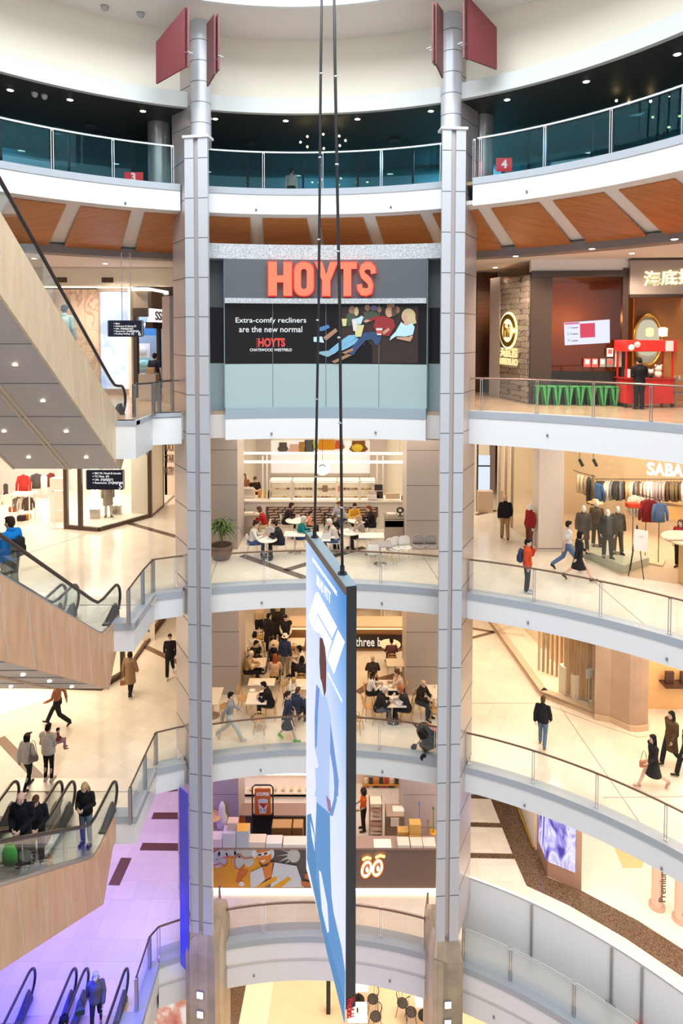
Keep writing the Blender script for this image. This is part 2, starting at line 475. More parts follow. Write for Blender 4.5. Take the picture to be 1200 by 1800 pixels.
# lower edge of level three: dark shadow gap and a second white band
cx, cy, R, z = LV['3']
for a0, a1 in seg3('3'):
 b = MB(); b.arc(cx, cy, R+.12, R+.3, a0, a1, z-.76, z-.54, 50); struct('trim_shadow_gap', b, [black], auto=True)
 b = MB(); b.arc(cx, cy, R+.06, R+.28, a0, a1, z-1.42, z-.75, 50); struct('trim_fascia', b, [band_grey if False else white], auto=True)
b = MB(); y1 = circ('3', ang('3', XL))[1]
b.box((XL-.2, (y1+YL['3'])/2, z-.65), (.14, y1-YL['3'], .22)); struct('trim_shadow_gap', b, [black])
b = MB(); b.box((XL-.17, (y1+YL['3'])/2, z-1.1), (.2, y1-YL['3'], .68)); struct('trim_fascia', b, [white])
b = MB(); b.prism(floor_poly('3', dr=.14), z-1.5, z-1.425); struct('ceiling', b, [soffit_white])
# ------------------------------------------------------------------ upper drum over level A
cx, cy, R, zA = LV['A']
aL, aR = PI+.5, -.5
b = MB(); b.arc(cx, cy, R+.02, R+.3, aL, aR, 7.02, 7.5, 96); struct('wall_drum_band', b, [band_grey], auto=True)
b = MB(); b.arc(cx, cy, R+.42, R+.7, aL, aR, 7.4, 9.75, 96); struct('wall_drum', b, [cream], auto=True)
b = MB(); b.arc(cx, cy, R-1.7, R+.9, aL, aR, 9.5, 9.7, 96); struct('ceiling_ring', b, [soffit_white], auto=True)
b = MB(); b.arc(cx, cy, R-1.72, R-1.6, aL, aR, 9.48, 11.6, 96); struct('wall_skylight_upstand', b, [white], auto=True)
b = MB(); b.arc(cx, cy, R+.2, R+7.5, aL, aR, 7.0, 7.2, 96); struct('ceiling_level_top', b, [soffit_black], auto=True)
# teal glazing at the back of level A and a few dark mullions
aw0, aw1 = PI+.2, -.2
for i, (a, pw) in enumerate(((2.75, 35), (2.2, 35), (1.55, 70), (1.2, 300), (.75, 40), (.3, 40))):  # unseen lamps added to brighten the teal hall, one stronger for a sunlit patch
 area('gallery_hall_fill_%d' % i, (cx+(R+5.7)*math.cos(a), cy+(R+5.7)*math.sin(a), 6.9), 3, 2, pw, (.75, .92, 1))
b = MB(); b.arc(cx, cy, R+4.2, R+4.24, aw0, aw1, zA+.1, 7.0, 80)
struct('window_1', b, [gl_teal], auto=True)
back_teal = mat('dim_teal_hall', (0.10, 0.33, 0.41), .6, var=.5, vscale=.5)
b = MB(); b.arc(cx, cy, R+7.2, R+7.4, aw0, aw1, zA+.1, 7.0, 80); struct('wall_top_back', b, [back_teal], auto=True)
b = MB()
for i in range(25):
 a = aw0+(aw1-aw0)*(i+.5)/25
 p = (cx+(R+4.2)*math.cos(a), cy+(R+4.2)*math.sin(a))
 b.box((p[0], p[1], (zA+7.1)/2), (.06, .08, 7.0-zA-.1), rz=a)
struct('trim_mullion', b, [black])
# ------------------------------------------------------------------ timber soffit under level A
wood_soffit = wood('soffit_timber', (0.36, 0.125, 0.035), (0.56, 0.215, 0.07), (.5, 6, .5), .32)
rib = mat('soffit_rib', (0.80, 0.77, 0.74), .5)
def slope(r0, z0, r1, z1, a0, a1, t, n, m, name='ceiling_timber', kind=True):
 b = MB(); vs = []; fs = []
 for i in range(n+1):
  a = a0+(a1-a0)*i/n; c, q = math.cos(a), math.sin(a)
  vs += [(cx+r0*c, cy+r0*q, z0), (cx+r1*c, cy+r1*q, z1), (cx+r1*c, cy+r1*q, z1+t), (cx+r0*c, cy+r0*q, z0+t)]
 for i in range(n):
  o, p = 4*i, 4*i+4
  fs += [(o, p, p+1, o+1), (o+1, p+1, p+2, o+2), (o+2, p+2, p+3, o+3), (o+3, p+3, p, o)]
 fs += [(0, 1, 2, 3), (4*n+3, 4*n+2, 4*n+1, 4*n)]
 b.add(vs, fs); o = b.build(name, [m]); o['kind'] = 'structure'
 return o
zs0, zs1 = 3.84, 2.86
slope(R+.1, zs0+.03, R+3.4, zs1+.05, PI+.2, -.3, .12, 90, rib, 'ceiling_soffit_rib')
ribs = [PI+.2+i*(-.3-PI-.2)/22 for i in range(23)]
for i in range(22):
 w = .018
 slope(R+.42, zs0-.10, R+3.1, zs1-.02, ribs[i]-w, ribs[i+1]+w, .05, 5, wood_soffit)
slope(R+3.05, zs1-.22, R+3.4, zs1-.26, PI+.2, -.3, .3, 90, mat('soffit_edge', (.25, .21, .2), .5), 'trim_soffit_edge')
# flat white ceiling of the cinema level behind the timber
b = MB(); b.arc(cx, cy, R+3.3, R+16, PI+.2, -.3, 2.62, 2.72, 80); struct('ceiling_cinema_level', b, [soffit_white], auto=True)
# ------------------------------------------------------------------ the two tall columns
def column(xl, xr, yl, yr, outer, zt, zb, side):
 """front face between (xl,yl) and (xr,yr); `outer` is the rear outer corner in plan"""
 fl, fr = Vector((xl, yl, 0)), Vector((xr, yr, 0))
 d = (fr-fl); w = d.length; d.normalize(); nb = Vector((-d.y, d.x, 0))
 if side < 0: poly = [fl, fr, fr*1.07+Vector((-.08, 0, 0)), Vector((*outer, 0))]
 else: poly = [fl, fr, Vector((*outer, 0)), fl*1.07+Vector((.08, 0, 0))]
 c = MB()
 g0, g1 = fl+d*w*.385, fl+d*w*.585

 def strip(a, bb, dep):
  c.prism([(p.x, p.y) for p in (a, bb, bb+nb*dep, a+nb*dep)], zb, zt, 0)
 strip(fl, g0, .12); strip(g1, fr, .12)
 q = [p+nb*.1 for p in poly[:2]]+poly[2:]
 c.prism([(p.x, p.y) for p in q], zb, zt-.02, 1)

 z = zt-.62; i = 0
 while z > zb+.3:
  off = .11 if i > -1 else 0
  for (a, bb) in ((fl, g0), (g1, fr)):
   a2, b2 = a-nb*.004, bb-nb*.004
   c.prism([(p.x, p.y) for p in (a2, b2, b2+nb*.02, a2+nb*.02)], z, z+.022, 2)
  if side < 0: s0, s1 = fl+nb*.1, Vector((*outer, 0))
  else: s0, s1 = fr+nb*.1, Vector((*outer, 0))
  e = (s1-s0).normalized(); en = Vector((e.y, -e.x, 0))*(.006 if side < 0 else .006)
  if side < 0: en = -en
  c.prism([(p.x, p.y) for p in (s0+en, s1+en, s1-en, s0-en)], z, z+.022, 2)
  z -= 1.2; i += 1
 o = c.build('column', [clad, clad_top, joint]); o['kind'] = 'structure'
 capb = MB(); m = (fl+fr)/2
 ctr = [fl-d*.05-nb*.05, fr+d*.05-nb*.05, fr+d*.05+nb*.4, fl-d*.05+nb*.4]
 capb.prism([(p.x, p.y) for p in ctr], zt, zt+.07)
 struct('trim_column_cap', capb, [white])

 up = MB(); cc = m+nb*.42
 up.cyl((cc.x, cc.y, zt+.07), .31, 9.5-zt, 28, k=0)
 back = poly[3] if side < 0 else poly[2]
 o1 = cc + (d*-.31 if side < 0 else d*.31)
 up.prism([(p.x, p.y) for p in ((o1, cc, cc+nb*.9, back) if side < 0 else (cc, o1, back, cc+nb*.9))], zt, 9.5, 1)
 z = zt+.5
 while z < 9.4:
  up.cyl((cc.x, cc.y, z), .314, .018, 28, k=2)
  p0, p1 = o1, back
  e = (p1-p0).normalized(); en = Vector((-e.y, e.x, 0))*.006
  up.prism([(p.x, p.y) for p in (p0+en, p1+en, p1-en, p0-en)], z, z+.018, 2)
  z += .62
 o = up.build('column', [clad, clad_top, joint], auto=True); o['kind'] = 'structure'

 st = MB(); hw = .12
 pp = [fl-d*hw-nb*.12, fr+d*hw-nb*.12, fr+d*hw+nb*1.3, fl-d*hw+nb*1.3]
 st.prism([(p.x, p.y) for p in pp], ZF['G'], zb-.55)
 top = [fl-d*.02-nb*.02, fr+d*.02-nb*.02, fr+d*.02+nb*1.3, fl-d*.02+nb*1.3]
 vs = [(p.x, p.y, zb-.55) for p in pp]+[(p.x, p.y, zb+.02) for p in top]
 st.add(vs, [(0, 1, 5, 4), (1, 2, 6, 5), (2, 3, 7, 6), (3, 0, 4, 7), (4, 5, 6, 7)])
 struct('column_stone_pier', st, [stone_tile])
 return m, d, nb
stone_tile = tiles('pier_stone', (0.50, 0.40, 0.29), (0.33, 0.27, 0.20), (0.3, 0.6), .006, .35, .22)
def zy(px, py, Y): return aty(px, py, Y).z
YCL, YCR = 19.25, 18.75
pl, pr = aty(323.7, 246, YCL), aty(364, 246, YCL-.12)
ql, qr = aty(777.7, 230, YCR-.05), aty(819, 230, YCR)
oL, oR = aty(304, 470, 20.5), aty(837, 470, 20.1)
COL_L = column(pl.x, pr.x, pl.y, pr.y, (oL.x, oL.y), zy(345, 243, YCL), zy(350, 1640, YCL), -1)
COL_R = column(ql.x, qr.x, ql.y, qr.y, (oR.x, oR.y), zy(798, 228, YCR), zy(790, 1655, YCR), 1)
# ------------------------------------------------------------------ balustrades
def arcpts(k, a0, a1, dr, n=10):
 return [circ(k, a0+(a1-a0)*i/n, dr) for i in range(n+1)]
def pxa(k, px, py):
 p = atz(px, py, LV[k][3]+.21); return math.atan2(p.y-LV[k][1], p.x-LV[k][0])
def balustrade(label, zb, panels, posts, rails, rail_m, h=1.02, gm=None, post_m=None, wide=0.03, top=.07, group=None, rail_r=.028, flat=False):
 """panels: plan polylines of each glass pane; posts: (x, y, heading); rails: plan polylines"""
 p0 = posts[0] if posts else (*panels[0][0], 0)
 t = thing('glass_balustrade', label, 'balustrade', (p0[0], p0[1], zb), 0, group)
 gm = gm or gl; post_m = post_m or steel_matt
 for pl_ in panels:
  b = MB(); vs = []; fs = []; n = len(pl_)
  for i, (x, y) in enumerate(pl_):
   a = Vector(pl_[max(i-1, 0)]); c = Vector(pl_[min(i+1, n-1)]); d = (c-a).normalized(); q = Vector((-d.y, d.x))*.006
   vs += [(x-q.x, y-q.y, zb), (x+q.x, y+q.y, zb), (x+q.x, y+q.y, zb+h+top), (x-q.x, y-q.y, zb+h+top)]
  for i in range(n-1):
   o, p = 4*i, 4*i+4
   fs += [(o, p, p+1, o+1), (o+1, p+1, p+2, o+2), (o+2, p+2, p+3, o+3), (o+3, p+3, p, o)]
  fs += [(0, 1, 2, 3), (4*n-1, 4*n-2, 4*n-3, 4*n-4)]
  b.add(vs, fs); b.build('glass_panel', [gm], t)
 for (x, y, a) in posts:
  b = MB(); c, s_ = math.cos(a), math.sin(a)
  for e in (-1, 1):
   b.box((x+c*wide*e, y+s_*wide*e, zb+h/2), (.016, .09, h), rz=a)
  b.box((x, y, zb+.012), (wide*2+.05, .11, .02), rz=a)
  b.box((x, y, zb+h-.02), (wide*2+.02, .05, .05), rz=a)
  b.build('post', [post_m], t)
 for r_ in rails:
  b = MB()
  if flat:
   for i in range(len(r_)-1): b.span((*r_[i], zb+h), (*r_[i+1], zb+h), .06, .045)
  else: b.tube([(x, y, zb+h+.01) for x, y in r_], rail_r, 8)
  b.build('handrail', [rail_m], t, auto=True)
 return t
def bal_arc(label, k, angs, a0, a1, rail_m, dr=.16, **kw):
 zb = LV[k][3]+.2; g = .07/LV[k][2]
 al = [a0]+list(angs)+[a1]
 panels = [arcpts(k, al[i]-g, al[i+1]+g, dr, 8) for i in range(len(al)-1) if abs(al[i]-al[i+1]) > .03]
 posts = [(*circ(k, a, dr), a+PI/2) for a in angs]
 return balustrade(label, zb, panels, posts, [arcpts(k, a0, a1, dr-.03, 40)], rail_m, **kw)
rail_steel = mat('rail_pale_steel', (0.80, 0.82, 0.84), .25, metal=.9)
eL = {k: ang(k, -5.2) for k in LV}; cL = {k: ang(k, -4.36) for k in LV}; cR = {k: ang(k, 3.3) for k in LV}; eR = {k: ang(k, 3.98) for k in LV}
gl_gal = glass('gallery_glass', (.86, .96, .97), 1.3, 0, .02, (.30, .62, .70))
angsA = [pxa('A', x, y) for x, y in ((91, 300), (197, 316), (302, 327))]
bal_arc('pale railed glass balustrade of the topmost gallery, left of the left column', 'A', [angsA[0]+.5, angsA[0]+.25]+angsA, PI+.2, eL['A'], rail_steel, h=1.18, flat=True, post_m=rail_steel, gm=gl_gal)
bal_arc('pale railed glass balustrade of the topmost gallery, between the two tall columns', 'A', [pxa('A', x, y) for x, y in ((463, 332), (566, 333), (669, 328), (772, 318))], cL['A'], cR['A'], rail_steel, h=1.18, flat=True, post_m=rail_steel, gm=gl_gal)
bal_arc('pale railed glass balustrade of the topmost gallery, right of the right column', 'A', [pxa('A', x, y) for x, y in ((830, 312), (840, 310), (952, 293), (1069, 270), (1196, 238))]+[.1, -.1], eR['A'], -.3, rail_steel, h=1.18, flat=True, post_m=rail_steel, gm=gl_gal)
# cinema level, right
bal_arc('bronze railed glass balustrade in front of the hotpot restaurant', 'H', [pxa('H', x, y) for x, y in ((854, 715), (957, 718), (1065, 721), (1179, 725))]+[pxa('H', 1179, 725)-.14, pxa('H', 1179, 725)-.28], eR['H'], .1, bronze, h=1.02)
# level with the cafe and the clothing store
bal_arc('bronze railed curved glass balustrade in front of the white tables cafe', '5', [pxa('5', x, y) for x, y in ((464, 1024), (567, 1020), (669, 1023))], cL['5'], cR['5'], bronze)
bal_arc('bronze railed curved glass balustrade beside the man in the red jacket', '5', [pxa('5', x, y) for x, y in ((829, 1035), (939, 1055), (1056, 1080), (1178, 1111))]+[pxa('5', 1178, 1111)-.15, pxa('5', 1178, 1111)-.3], eR['5'], -.1, bronze)
bal_arc('bronze railed curved glass balustrade in front of the wooden chairs cafe', '4', [pxa('4', x, y) for x, y in ((464, 1312), (567, 1308), (667, 1311), (765, 1328))], cL['4'], cR['4'], bronze)
bal_arc('bronze railed curved glass balustrade below the slatted display window', '4', [pxa('4', x, y) for x, y in ((825, 1340), (937, 1374), (1048, 1419), (1169, 1476))]+[pxa('4', 1169, 1476)-.15, pxa('4', 1169, 1476)-.3], eR['4'], -.1, bronze)
bal_arc('bronze railed glass balustrade in front of the coffee counter', '3', [pxa('3', x, y) for x, y in ((388, 1652), (463, 1638), (567, 1634), (669, 1643), (747, 1660))], cL['3'], cR['3'], bronze, dr=.22, h=.98, gm=glass('dusty_glass', (.93, .91, .88), 1.5, .08, .06))
# left landings beside the escalators
def bal_landing(label, k, post_px, rail_m, zoff=.2, **kw):
 z = LV[k][3]+zoff; q = [atz(x, y, z) for x, y in post_px]
 pts = [(p.x, p.y) for p in q]
 hd = []
 for i in range(len(pts)):
  a = pts[max(0, i-1)]; c = pts[min(len(pts)-1, i+1)]
  hd.append(math.atan2(c[1]-a[1], c[0]-a[0]))
 panels = []
 for i in range(len(pts)-1):
  a, c = Vector(pts[i]), Vector(pts[i+1]); d = (c-a)
  if d.length > .35: d.normalize(); panels.append([tuple(a+d*.06), tuple(c-d*.06)])
 return balustrade(label, z, panels, [(*p, h) for p, h in zip(pts, hd)], [pts+[(-5.1, pts[-1][1]+.05)]] if pts[-1][0] < -5.15 else [pts], rail_m, **kw)
bal_landing('stainless posted glass balustrade on the landing of the topmost escalator', 'H', ((236, 735), (270, 731), (280, 727), (303, 724)), dark_frame, zoff=.1, h=1.0)
bal_landing('glass balustrade with broad grey posts stepping past the blue jacket escalator landing', '5', ((226, 1100), (251, 1062), (269, 1040), (309, 1034)), bronze, wide=.04)
bal_landing('glass balustrade with broad grey posts above the violet lit floor', '4', ((229, 1447), (255, 1386), (274, 1343), (313, 1333)), bronze, wide=.04)
bal_landing('glass balustrade with broad grey posts at the edge of the violet floor', '3', ((240, 1776), (263, 1702), (279, 1683), (322, 1668)), bronze, wide=.04)
# ------------------------------------------------------------------ cinema bay between the columns
cxH, cyH, RH, zH = LV['H']
aCl, aCr = ang('H', -4.5), ang('H', 3.6)
bl, br_ = math.atan2(19.6-cyH, aty(396, 733, 19.6).x-cxH), math.atan2(19.6-cyH, aty(748, 733, 19.6).x-cxH)
sign_grey = mat('sign_panel_grey', (0.095, 0.112, 0.122), .45)
granite = speckle('pale_granite', (0.33, 0.36, 0.38), (0.62, 0.66, 0.68), 26, .45, (.35, .65))
ledge_blue = mat('ledge_blue_grey', (0.33, 0.42, 0.48), .4)
glass_frost = mat('frosted_glass_band', (0.40, 0.52, 0.52), .25, spec=.5)
beige = mat('beige_reveal', (0.72, 0.58, 0.45), .6)
def zc(py, Y=20.0): return aty(600, py, Y).z
Rb = RH-.28
Rs = RH+.34
zA_, zB_ = zc(430), zc(456)
b = MB(); b.arc(cxH, cyH, Rb+.1, Rb+.9, aCl, aCr, zB_, zA_, 40); struct('trim_granite_band', b, [granite], auto=True)
b = MB(); b.arc(cxH, cyH, Rb+.1, Rb+.5, bl, br_, zc(526), zB_, 40); struct('wall_cinema_sign_panel', b, [sign_grey], auto=True)
b = MB(); b.arc(cxH, cyH, Rs+.1, Rs+.4, aCl, bl, zc(540), zB_, 8); b.arc(cxH, cyH, Rs+.1, Rs+.4, br_, aCr, zc(540), zB_, 8); struct('wall_cinema_cheek', b, [sign_grey], auto=True)
b = MB(); b.arc(cxH, cyH, Rb-.08, Rb+.5, bl, br_, zc(534), zc(525), 40); struct('trim_granite_ledge', b, [granite], auto=True)
# dark glazing and its frosted lower half
vin_black = mat('billboard_film', (0.011, 0.010, 0.012), .2, spec=.25)
b = MB(); b.arc(cxH, cyH, Rb+.14, Rb+.18, bl, br_, zc(640), zc(534), 40); struct('window_2', b, [vin_black], auto=True)
b = MB(); b.arc(cxH, cyH, Rb+.14, Rb+.18, bl, br_, zc(716), zc(640), 40); struct('window_3', b, [glass_frost], auto=True)
b = MB()
for (a0, a1) in ((aCl, bl), (br_, aCr)):
 b.arc(cxH, cyH, Rs+.14, Rs+.18, a0, a1, zc(640), zc(540), 8, 0); b.arc(cxH, cyH, Rs+.14, Rs+.18, a0, a1, zc(716), zc(640), 8, 1)
struct('window_4', b, [vin_black, glass_frost], auto=True)
b = MB()
for a in (bl, br_):
 p, q = circ('H', a, Rb+.14-RH), circ('H', a, Rs+.18-RH)
 b.wall(p, q, zc(716), zB_, .05)
struct('wall_cinema_return', b, [mat('teal_return', (0.20, 0.30, 0.32), .3)])
b = MB()
for f in (.235, .5, .765):
 a = bl+(br_-bl)*f; p = circ('H', a, Rb+.13-RH); b.box((p[0], p[1], (zc(716)+zc(534))/2), (.012, .02, zc(534)-zc(716)), rz=a+PI/2)
struct('trim_glass_joint', b, [mat('joint_grey', (.22, .25, .26), .4)])
b = MB(); b.arc(cxH, cyH, Rb, Rb+.5, bl, br_, zc(734), zc(716), 40); b.arc(cxH, cyH, Rs, Rs+.5, aCl, bl, zc(738), zc(716), 8); b.arc(cxH, cyH, Rs, Rs+.5, br_, aCr, zc(738), zc(716), 8)
struct('trim_ledge', b, [ledge_blue], auto=True)
b = MB(); b.arc(cxH, cyH, Rb+.02, Rb+.5, bl, br_, zc(771), zc(734), 40); struct('trim_fascia', b, [white], auto=True)
b = MB(); b.arc(cxH, cyH, Rs+.12, Rs+.4, aCl, aCr, zc(776), zc(738), 40); struct('wall_beige_reveal', b, [beige], auto=True)
# HOYTS letters: each letter a part, red returns with a lit salmon face
letter_red = mat('letter_red_return', (0.65, 0.02, 0.015), .35, emit=(1.0, .03, .015), es=1.1)
letter_face = emis('letter_lit_face', (1.0, 0.25, 0.15), 1.25)
def ring_poly(w, h, sq, n=10):
 out = []
 for qx, qy, a0 in ((w-sq, h-sq, 0), (sq, h-sq, PI/2), (sq, sq, PI), (w-sq, sq, 1.5*PI)):
  out += [(qx+sq*math.cos(a0+PI/2*i/n), qy+sq*math.sin(a0+PI/2*i/n)) for i in range(n+1)]
 return out
def s_outline(w=.62, st=.225):
 """heavy S: a thick stroke along a spine"""
 sp = []
 for i in range(13): a = math.radians(15+200*i/12 if False else 5+205*i/12); sp.append((w/2+(w/2-st/2)*math.cos(a), .725+(.275-st/2)*math.sin(a)*1.0))
 for i in range(13): a = math.radians(150-215*i/12+0); sp.append((w/2+(w/2-st/2)*math.cos(a)*1.0, .275+(.275-st/2)*math.sin(a)))
 return sp
LET = {'H': [[(0, 0), (.23, 0), (.23, 1), (0, 1)], [(.40, 0), (.63, 0), (.63, 1), (.40, 1)], [(.22, .40), (.41, .40), (.41, .60), (.22, .60)]],
       'Y': [[(.20, 0), (.43, 0), (.43, .45), (.64, 1), (.42, 1), (.315, .62), (.21, 1), (-.01, 1), (.20, .45)]],
       'T': [[(.17, 0), (.40, 0), (.40, .8), (.57, .8), (.57, 1), (0, 1), (0, .8), (.17, .8)]]}
def letter_mesh(ch, w, h, depth, grow=0.0):
 b = MB(); d0, d1 = -depth/2, depth/2
 def pl3(p): return b.prism(p, d0, d1)
 def wg(p, sx): return p
 if ch == 'O':
  o, i_ = ring_poly(.62, 1.0, .27), [(x+.22, y+.2) for x, y in ring_poly(.18, .6, .085)]
  n = len(o); vs = []
  for z in (d0, d1): vs += [(x, y, z) for x, y in o]+[(x, y, z) for x, y in i_]
  fs = []
  for k in range(n):
   q = (k+1) % n
   fs += [(k, q, 2*n+q, 2*n+k), (n+k, 3*n+k, 3*n+q, n+q), (2*n+k, 2*n+q, 3*n+q, 3*n+k), (k, n+k, n+q, q)]
  b.add(vs, fs)
 elif ch == 'S':
  ctr = [(.62, .66), (.60, .80), (.49, .885), (.31, .895), (.15, .84), (.115, .73), (.17, .61), (.31, .52), (.44, .43), (.505, .29), (.47, .15), (.31, .105), (.13, .12), (.03, .21), (.01, .34)]
  L, R_ = [], []
  for i, (x, y) in enumerate(ctr):
   a, c = ctr[max(0, i-1)], ctr[min(len(ctr)-1, i+1)]; dx, dy = c[0]-a[0], c[1]-a[1]; q = math.hypot(dx, dy)
   nx, ny = -dy/q*.112, dx/q*.112; L.append((x+nx, y+ny)); R_.append((x-nx, y-ny))
  n = len(ctr); vs = []
  for z in (d0, d1): vs += [(x, y, z) for x, y in L]+[(x, y, z) for x, y in R_]
  fs = []
  for i in range(n-1):
   fs += [(i, i+1, n+i+1, n+i), (2*n+i, 3*n+i, 3*n+i+1, 2*n+i+1), (i, 2*n+i, 2*n+i+1, i+1), (n+i, n+i+1, 3*n+i+1, 3*n+i)]
  fs += [(0, n, 3*n, 2*n), (n-1, 3*n-1, 4*n-1, 2*n-1)]
  b.add(vs, fs)
 else:
  for p in LET[ch]: pl3(p)
 xs = [v[0] for v in b.v]; ys = [v[1] for v in b.v]
 x0, x1, y0, y1 = min(xs), max(xs), min(ys), max(ys)
 b.v = [((v[0]-(x0+x1)/2)/(x1-x0)*w, (v[1]-(y0+y1)/2)/(y1-y0)*h, v[2]) for v in b.v]
 return b
a_mid = (bl+br_)/2; pm = circ('H', a_mid, Rb+.1-RH)
t = thing('cinema_sign', 'big glowing red letters on the grey panel of the cinema bay', 'sign', (pm[0], pm[1], zc(522)))
lx = [(470, 514), (515, 552), (551, 594), (592, 627), (625, 661)]
for ch, (x0, x1) in zip('HOYTS', lx):
 c = aty((x0+x1)/2, 489, 19.62); a = math.atan2(c.y-cyH, c.x-cxH)
 w = (x1-x0)/1101*19.6; h = 62/1101*19.6
 for nm, m, dpt, sh, off in (('letter', letter_red, .16, 0, .0), ('letter_face', letter_face, .02, .035, .09)):
  pc = circ('H', a, Rb-.02-off-RH)
  b = letter_mesh(ch, w, h, dpt)
  if sh:
   b2 = letter_mesh(ch, w-.05, h-.05, dpt); b = b2
  Mx = Matrix.Translation((pc[0], pc[1], zc(491))) @ Matrix.Rotation(a-PI/2, 4, 'Z') @ Matrix.Rotation(PI/2, 4, 'X')
  b.v = [tuple(Mx @ Vector(v)) for v in b.v]
  o = b.build(nm, [m], t if nm == 'letter' else last)
  last = o
# ------------------------------------------------------------------ escalators
esc_wood = wood('escalator_timber', (0.55, 0.315, 0.18), (0.72, 0.455, 0.285), (3.0, 3.0, .6), .38)
esc_wood_pale = wood('escalator_timber_pale', (0.66, 0.50, 0.32), (0.78, 0.62, 0.43), (3.0, 3.0, .6), .38)
esc_soffit = mat('escalator_soffit', (0.52, 0.475, 0.455), .4, metal=.1)
rubber = mat('handrail_rubber', (0.03, 0.02, 0.018), .3)
step_m = mat('step_metal', (0.42, 0.40, 0.38), .35, metal=.7)
strip_m = mat('cladding_strip', (0.78, 0.72, 0.66), .35, metal=.3)
lamp_e = emis('small_lamp', (1.0, 0.86, 0.66), 9.0)
esc_glass = glass('escalator_glass', (0.90, 0.95, 0.94), 1.5, 0, .045)
newel_m = mat('newel_cover', (0.07, 0.065, 0.065), .4)
def escalator(label, z0, yk, yn, rise, xr, xl, wood_m, clad_right=True, depth=1.72, soffit=False, slope_=.70, person_side=None, yb=None):
 """climbs towards -Y from a landing at height z0; handrails end at yn on the landing"""
 yt = yk-rise/slope_; ye = yt-1.3; zt = z0+rise
 yb = yb or yk+.05
 t = thing('escalator', label, 'escalator', (xr, yn, z0))
 def line(off):
  return [(yn, z0+off), (yk+.35, z0+off), (yk, z0+off+.06), (yk-.35, z0+off+.28), (yt+.3, zt+off-.24), (yt, zt+off-.05), (yt-.35, zt+off), (ye, zt+off)]
 for s_, x in ((1, xr), (-1, xl)):

  b = MB(); L = line(.10)
  for i in range(len(L)-1):
   b.span((x, *L[i]), (x, *L[i+1]), .17, .07)
  b.build('deck', [steel_matt], t)
  b = MB(); L0, L1 = line(.10), line(.90)
  vs = []; n = len(L0)
  for i in range(n):
   for xx in (x-.006, x+.006): vs += [(xx, *L0[i]), (xx, *L1[i])]
  fs = []
  for i in range(n-1):
   o, p = 4*i, 4*i+4
   fs += [(o, o+1, p+1, p), (o+2, p+2, p+3, o+3), (o+1, o+3, p+3, p+1), (o, p, p+2, o+2)]

  m = 12; base = len(vs)
  for xx in (x-.006, x+.006):
   vs.append((xx, yn, z0+.5))
   for i in range(m+1):
    a = PI/2-PI*i/m; vs.append((xx, yn+.40*math.cos(a), z0+.5+.40*math.sin(a)))
  for j in (0, 1):
   o = base+j*(m+2); fs += [(o, o+1+i, o+2+i) for i in range(m)]
  b.add(vs, fs); b.build('glass_balustrade', [esc_glass], t)

  path = [(x, *p) for p in reversed(line(.94))]
  for i in range(1, 13):
   a = PI/2-PI*i/12; path.append((x, yn+.44*math.cos(a), z0+.5+.44*math.sin(a)))
  path.append((x, yn-.35, z0+.06))
  b = MB(); b.tube(path, .042, 8); b.build('handrail', [rubber], t, smooth=True)
  b = MB(); b.prism([(x-.09, yn-.75), (x+.09, yn-.75), (x+.09, yn+.12), (x-.09, yn+.12)], z0, z0+.16)
  b.add([(x-.085, yn-.6, z0+.15), (x+.085, yn-.6, z0+.15), (x+.085, yn+.1, z0+.15), (x-.085, yn+.1, z0+.15), (x-.03, yn-.1, z0+.42), (x+.03, yn-.1, z0+.42), (x+.03, yn+.06, z0+.42), (x-.03, yn+.06, z0+.42)],
              [(0, 1, 5, 4), (1, 2, 6, 5), (2, 3, 7, 6), (3, 0, 4, 7), (4, 5, 6, 7)])
  b.build('newel_base', [newel_m], t)

 b = MB(); y = yn-.3
 w = xr-xl-.17; xm = (xr+xl)/2
 while y > ye+.2:
  zs = z0 if y > yk+.1 else min(zt, z0+slope_*(yk+.1-y))
  b.box((xm, y-.143, zs-.08), (w, .286, .2), k=0)
  b.box((xm, y-.006, zs+.012), (w, .02, .012), k=1)
  y -= .286
 b.build('steps', [step_m, strip_m], t)

 b = MB(); b.box((xm, yn+.18, z0+.012), (xr-xl-.16, 1.0, .02)); b.build('comb_plate', [comb_m], t)

 def side(x, nm, vis):
  b = MB(); top = line(.07)
  bot = [(ye, zt-depth), (yt, zt-depth+.05), (yt+.3, zt-depth-.2), (yb, z0-depth+.12), (yb+.75, z0-.62), (yn, z0-.62)]
  poly = top[::-1]+[(yn, z0-.62), (yb+.75, z0-.62), (yb, z0-depth+.12), (yt+.3, zt-depth-.2), (yt, zt-depth+.02), (ye, zt-depth)]
  vs = [(x-.03, *p) for p in poly]+[(x+.03, *p) for p in poly]; n = len(poly)
  b.add(vs, [tuple(range(n)), tuple(range(2*n-1, n-1, -1))]+[(i, n+i, n+(i+1) % n, (i+1) % n) for i in range(n)], 0)

  y = yb-.42
  while y > ye+.3:
   f = min(1, (yk-y)*slope_/rise) if y < yk else 0
   z1 = z0+rise*max(0, f)+.02; dz = depth
   sx = x+.034*vis
   (ya, za), (yc, zc_) = (yt+.3, zt-depth-.2), (yb, z0-depth+.12); ze = za+(zc_-za)*(y+.28-ya)/(yc-ya)+.03
   b.span((sx, y, z1), (sx, y+.28, ze), .008, .022, 1, up=(vis, 0, 0))
   y -= 1.0
  b.build(nm, [wood_m, strip_m], t)
 if clad_right: side(xr+.115, 'side_cladding', 1)
 side(xl-.115, 'side_cladding', -1)

 b = MB(); x0, x1 = xl-.10, xr+.10+(.14 if xr < -8 else 0)
 bt = [(ye, zt-depth+.02), (yt+.3, zt-depth-.17), (yb, z0-depth+.14), (yb+.75, z0-.6)]
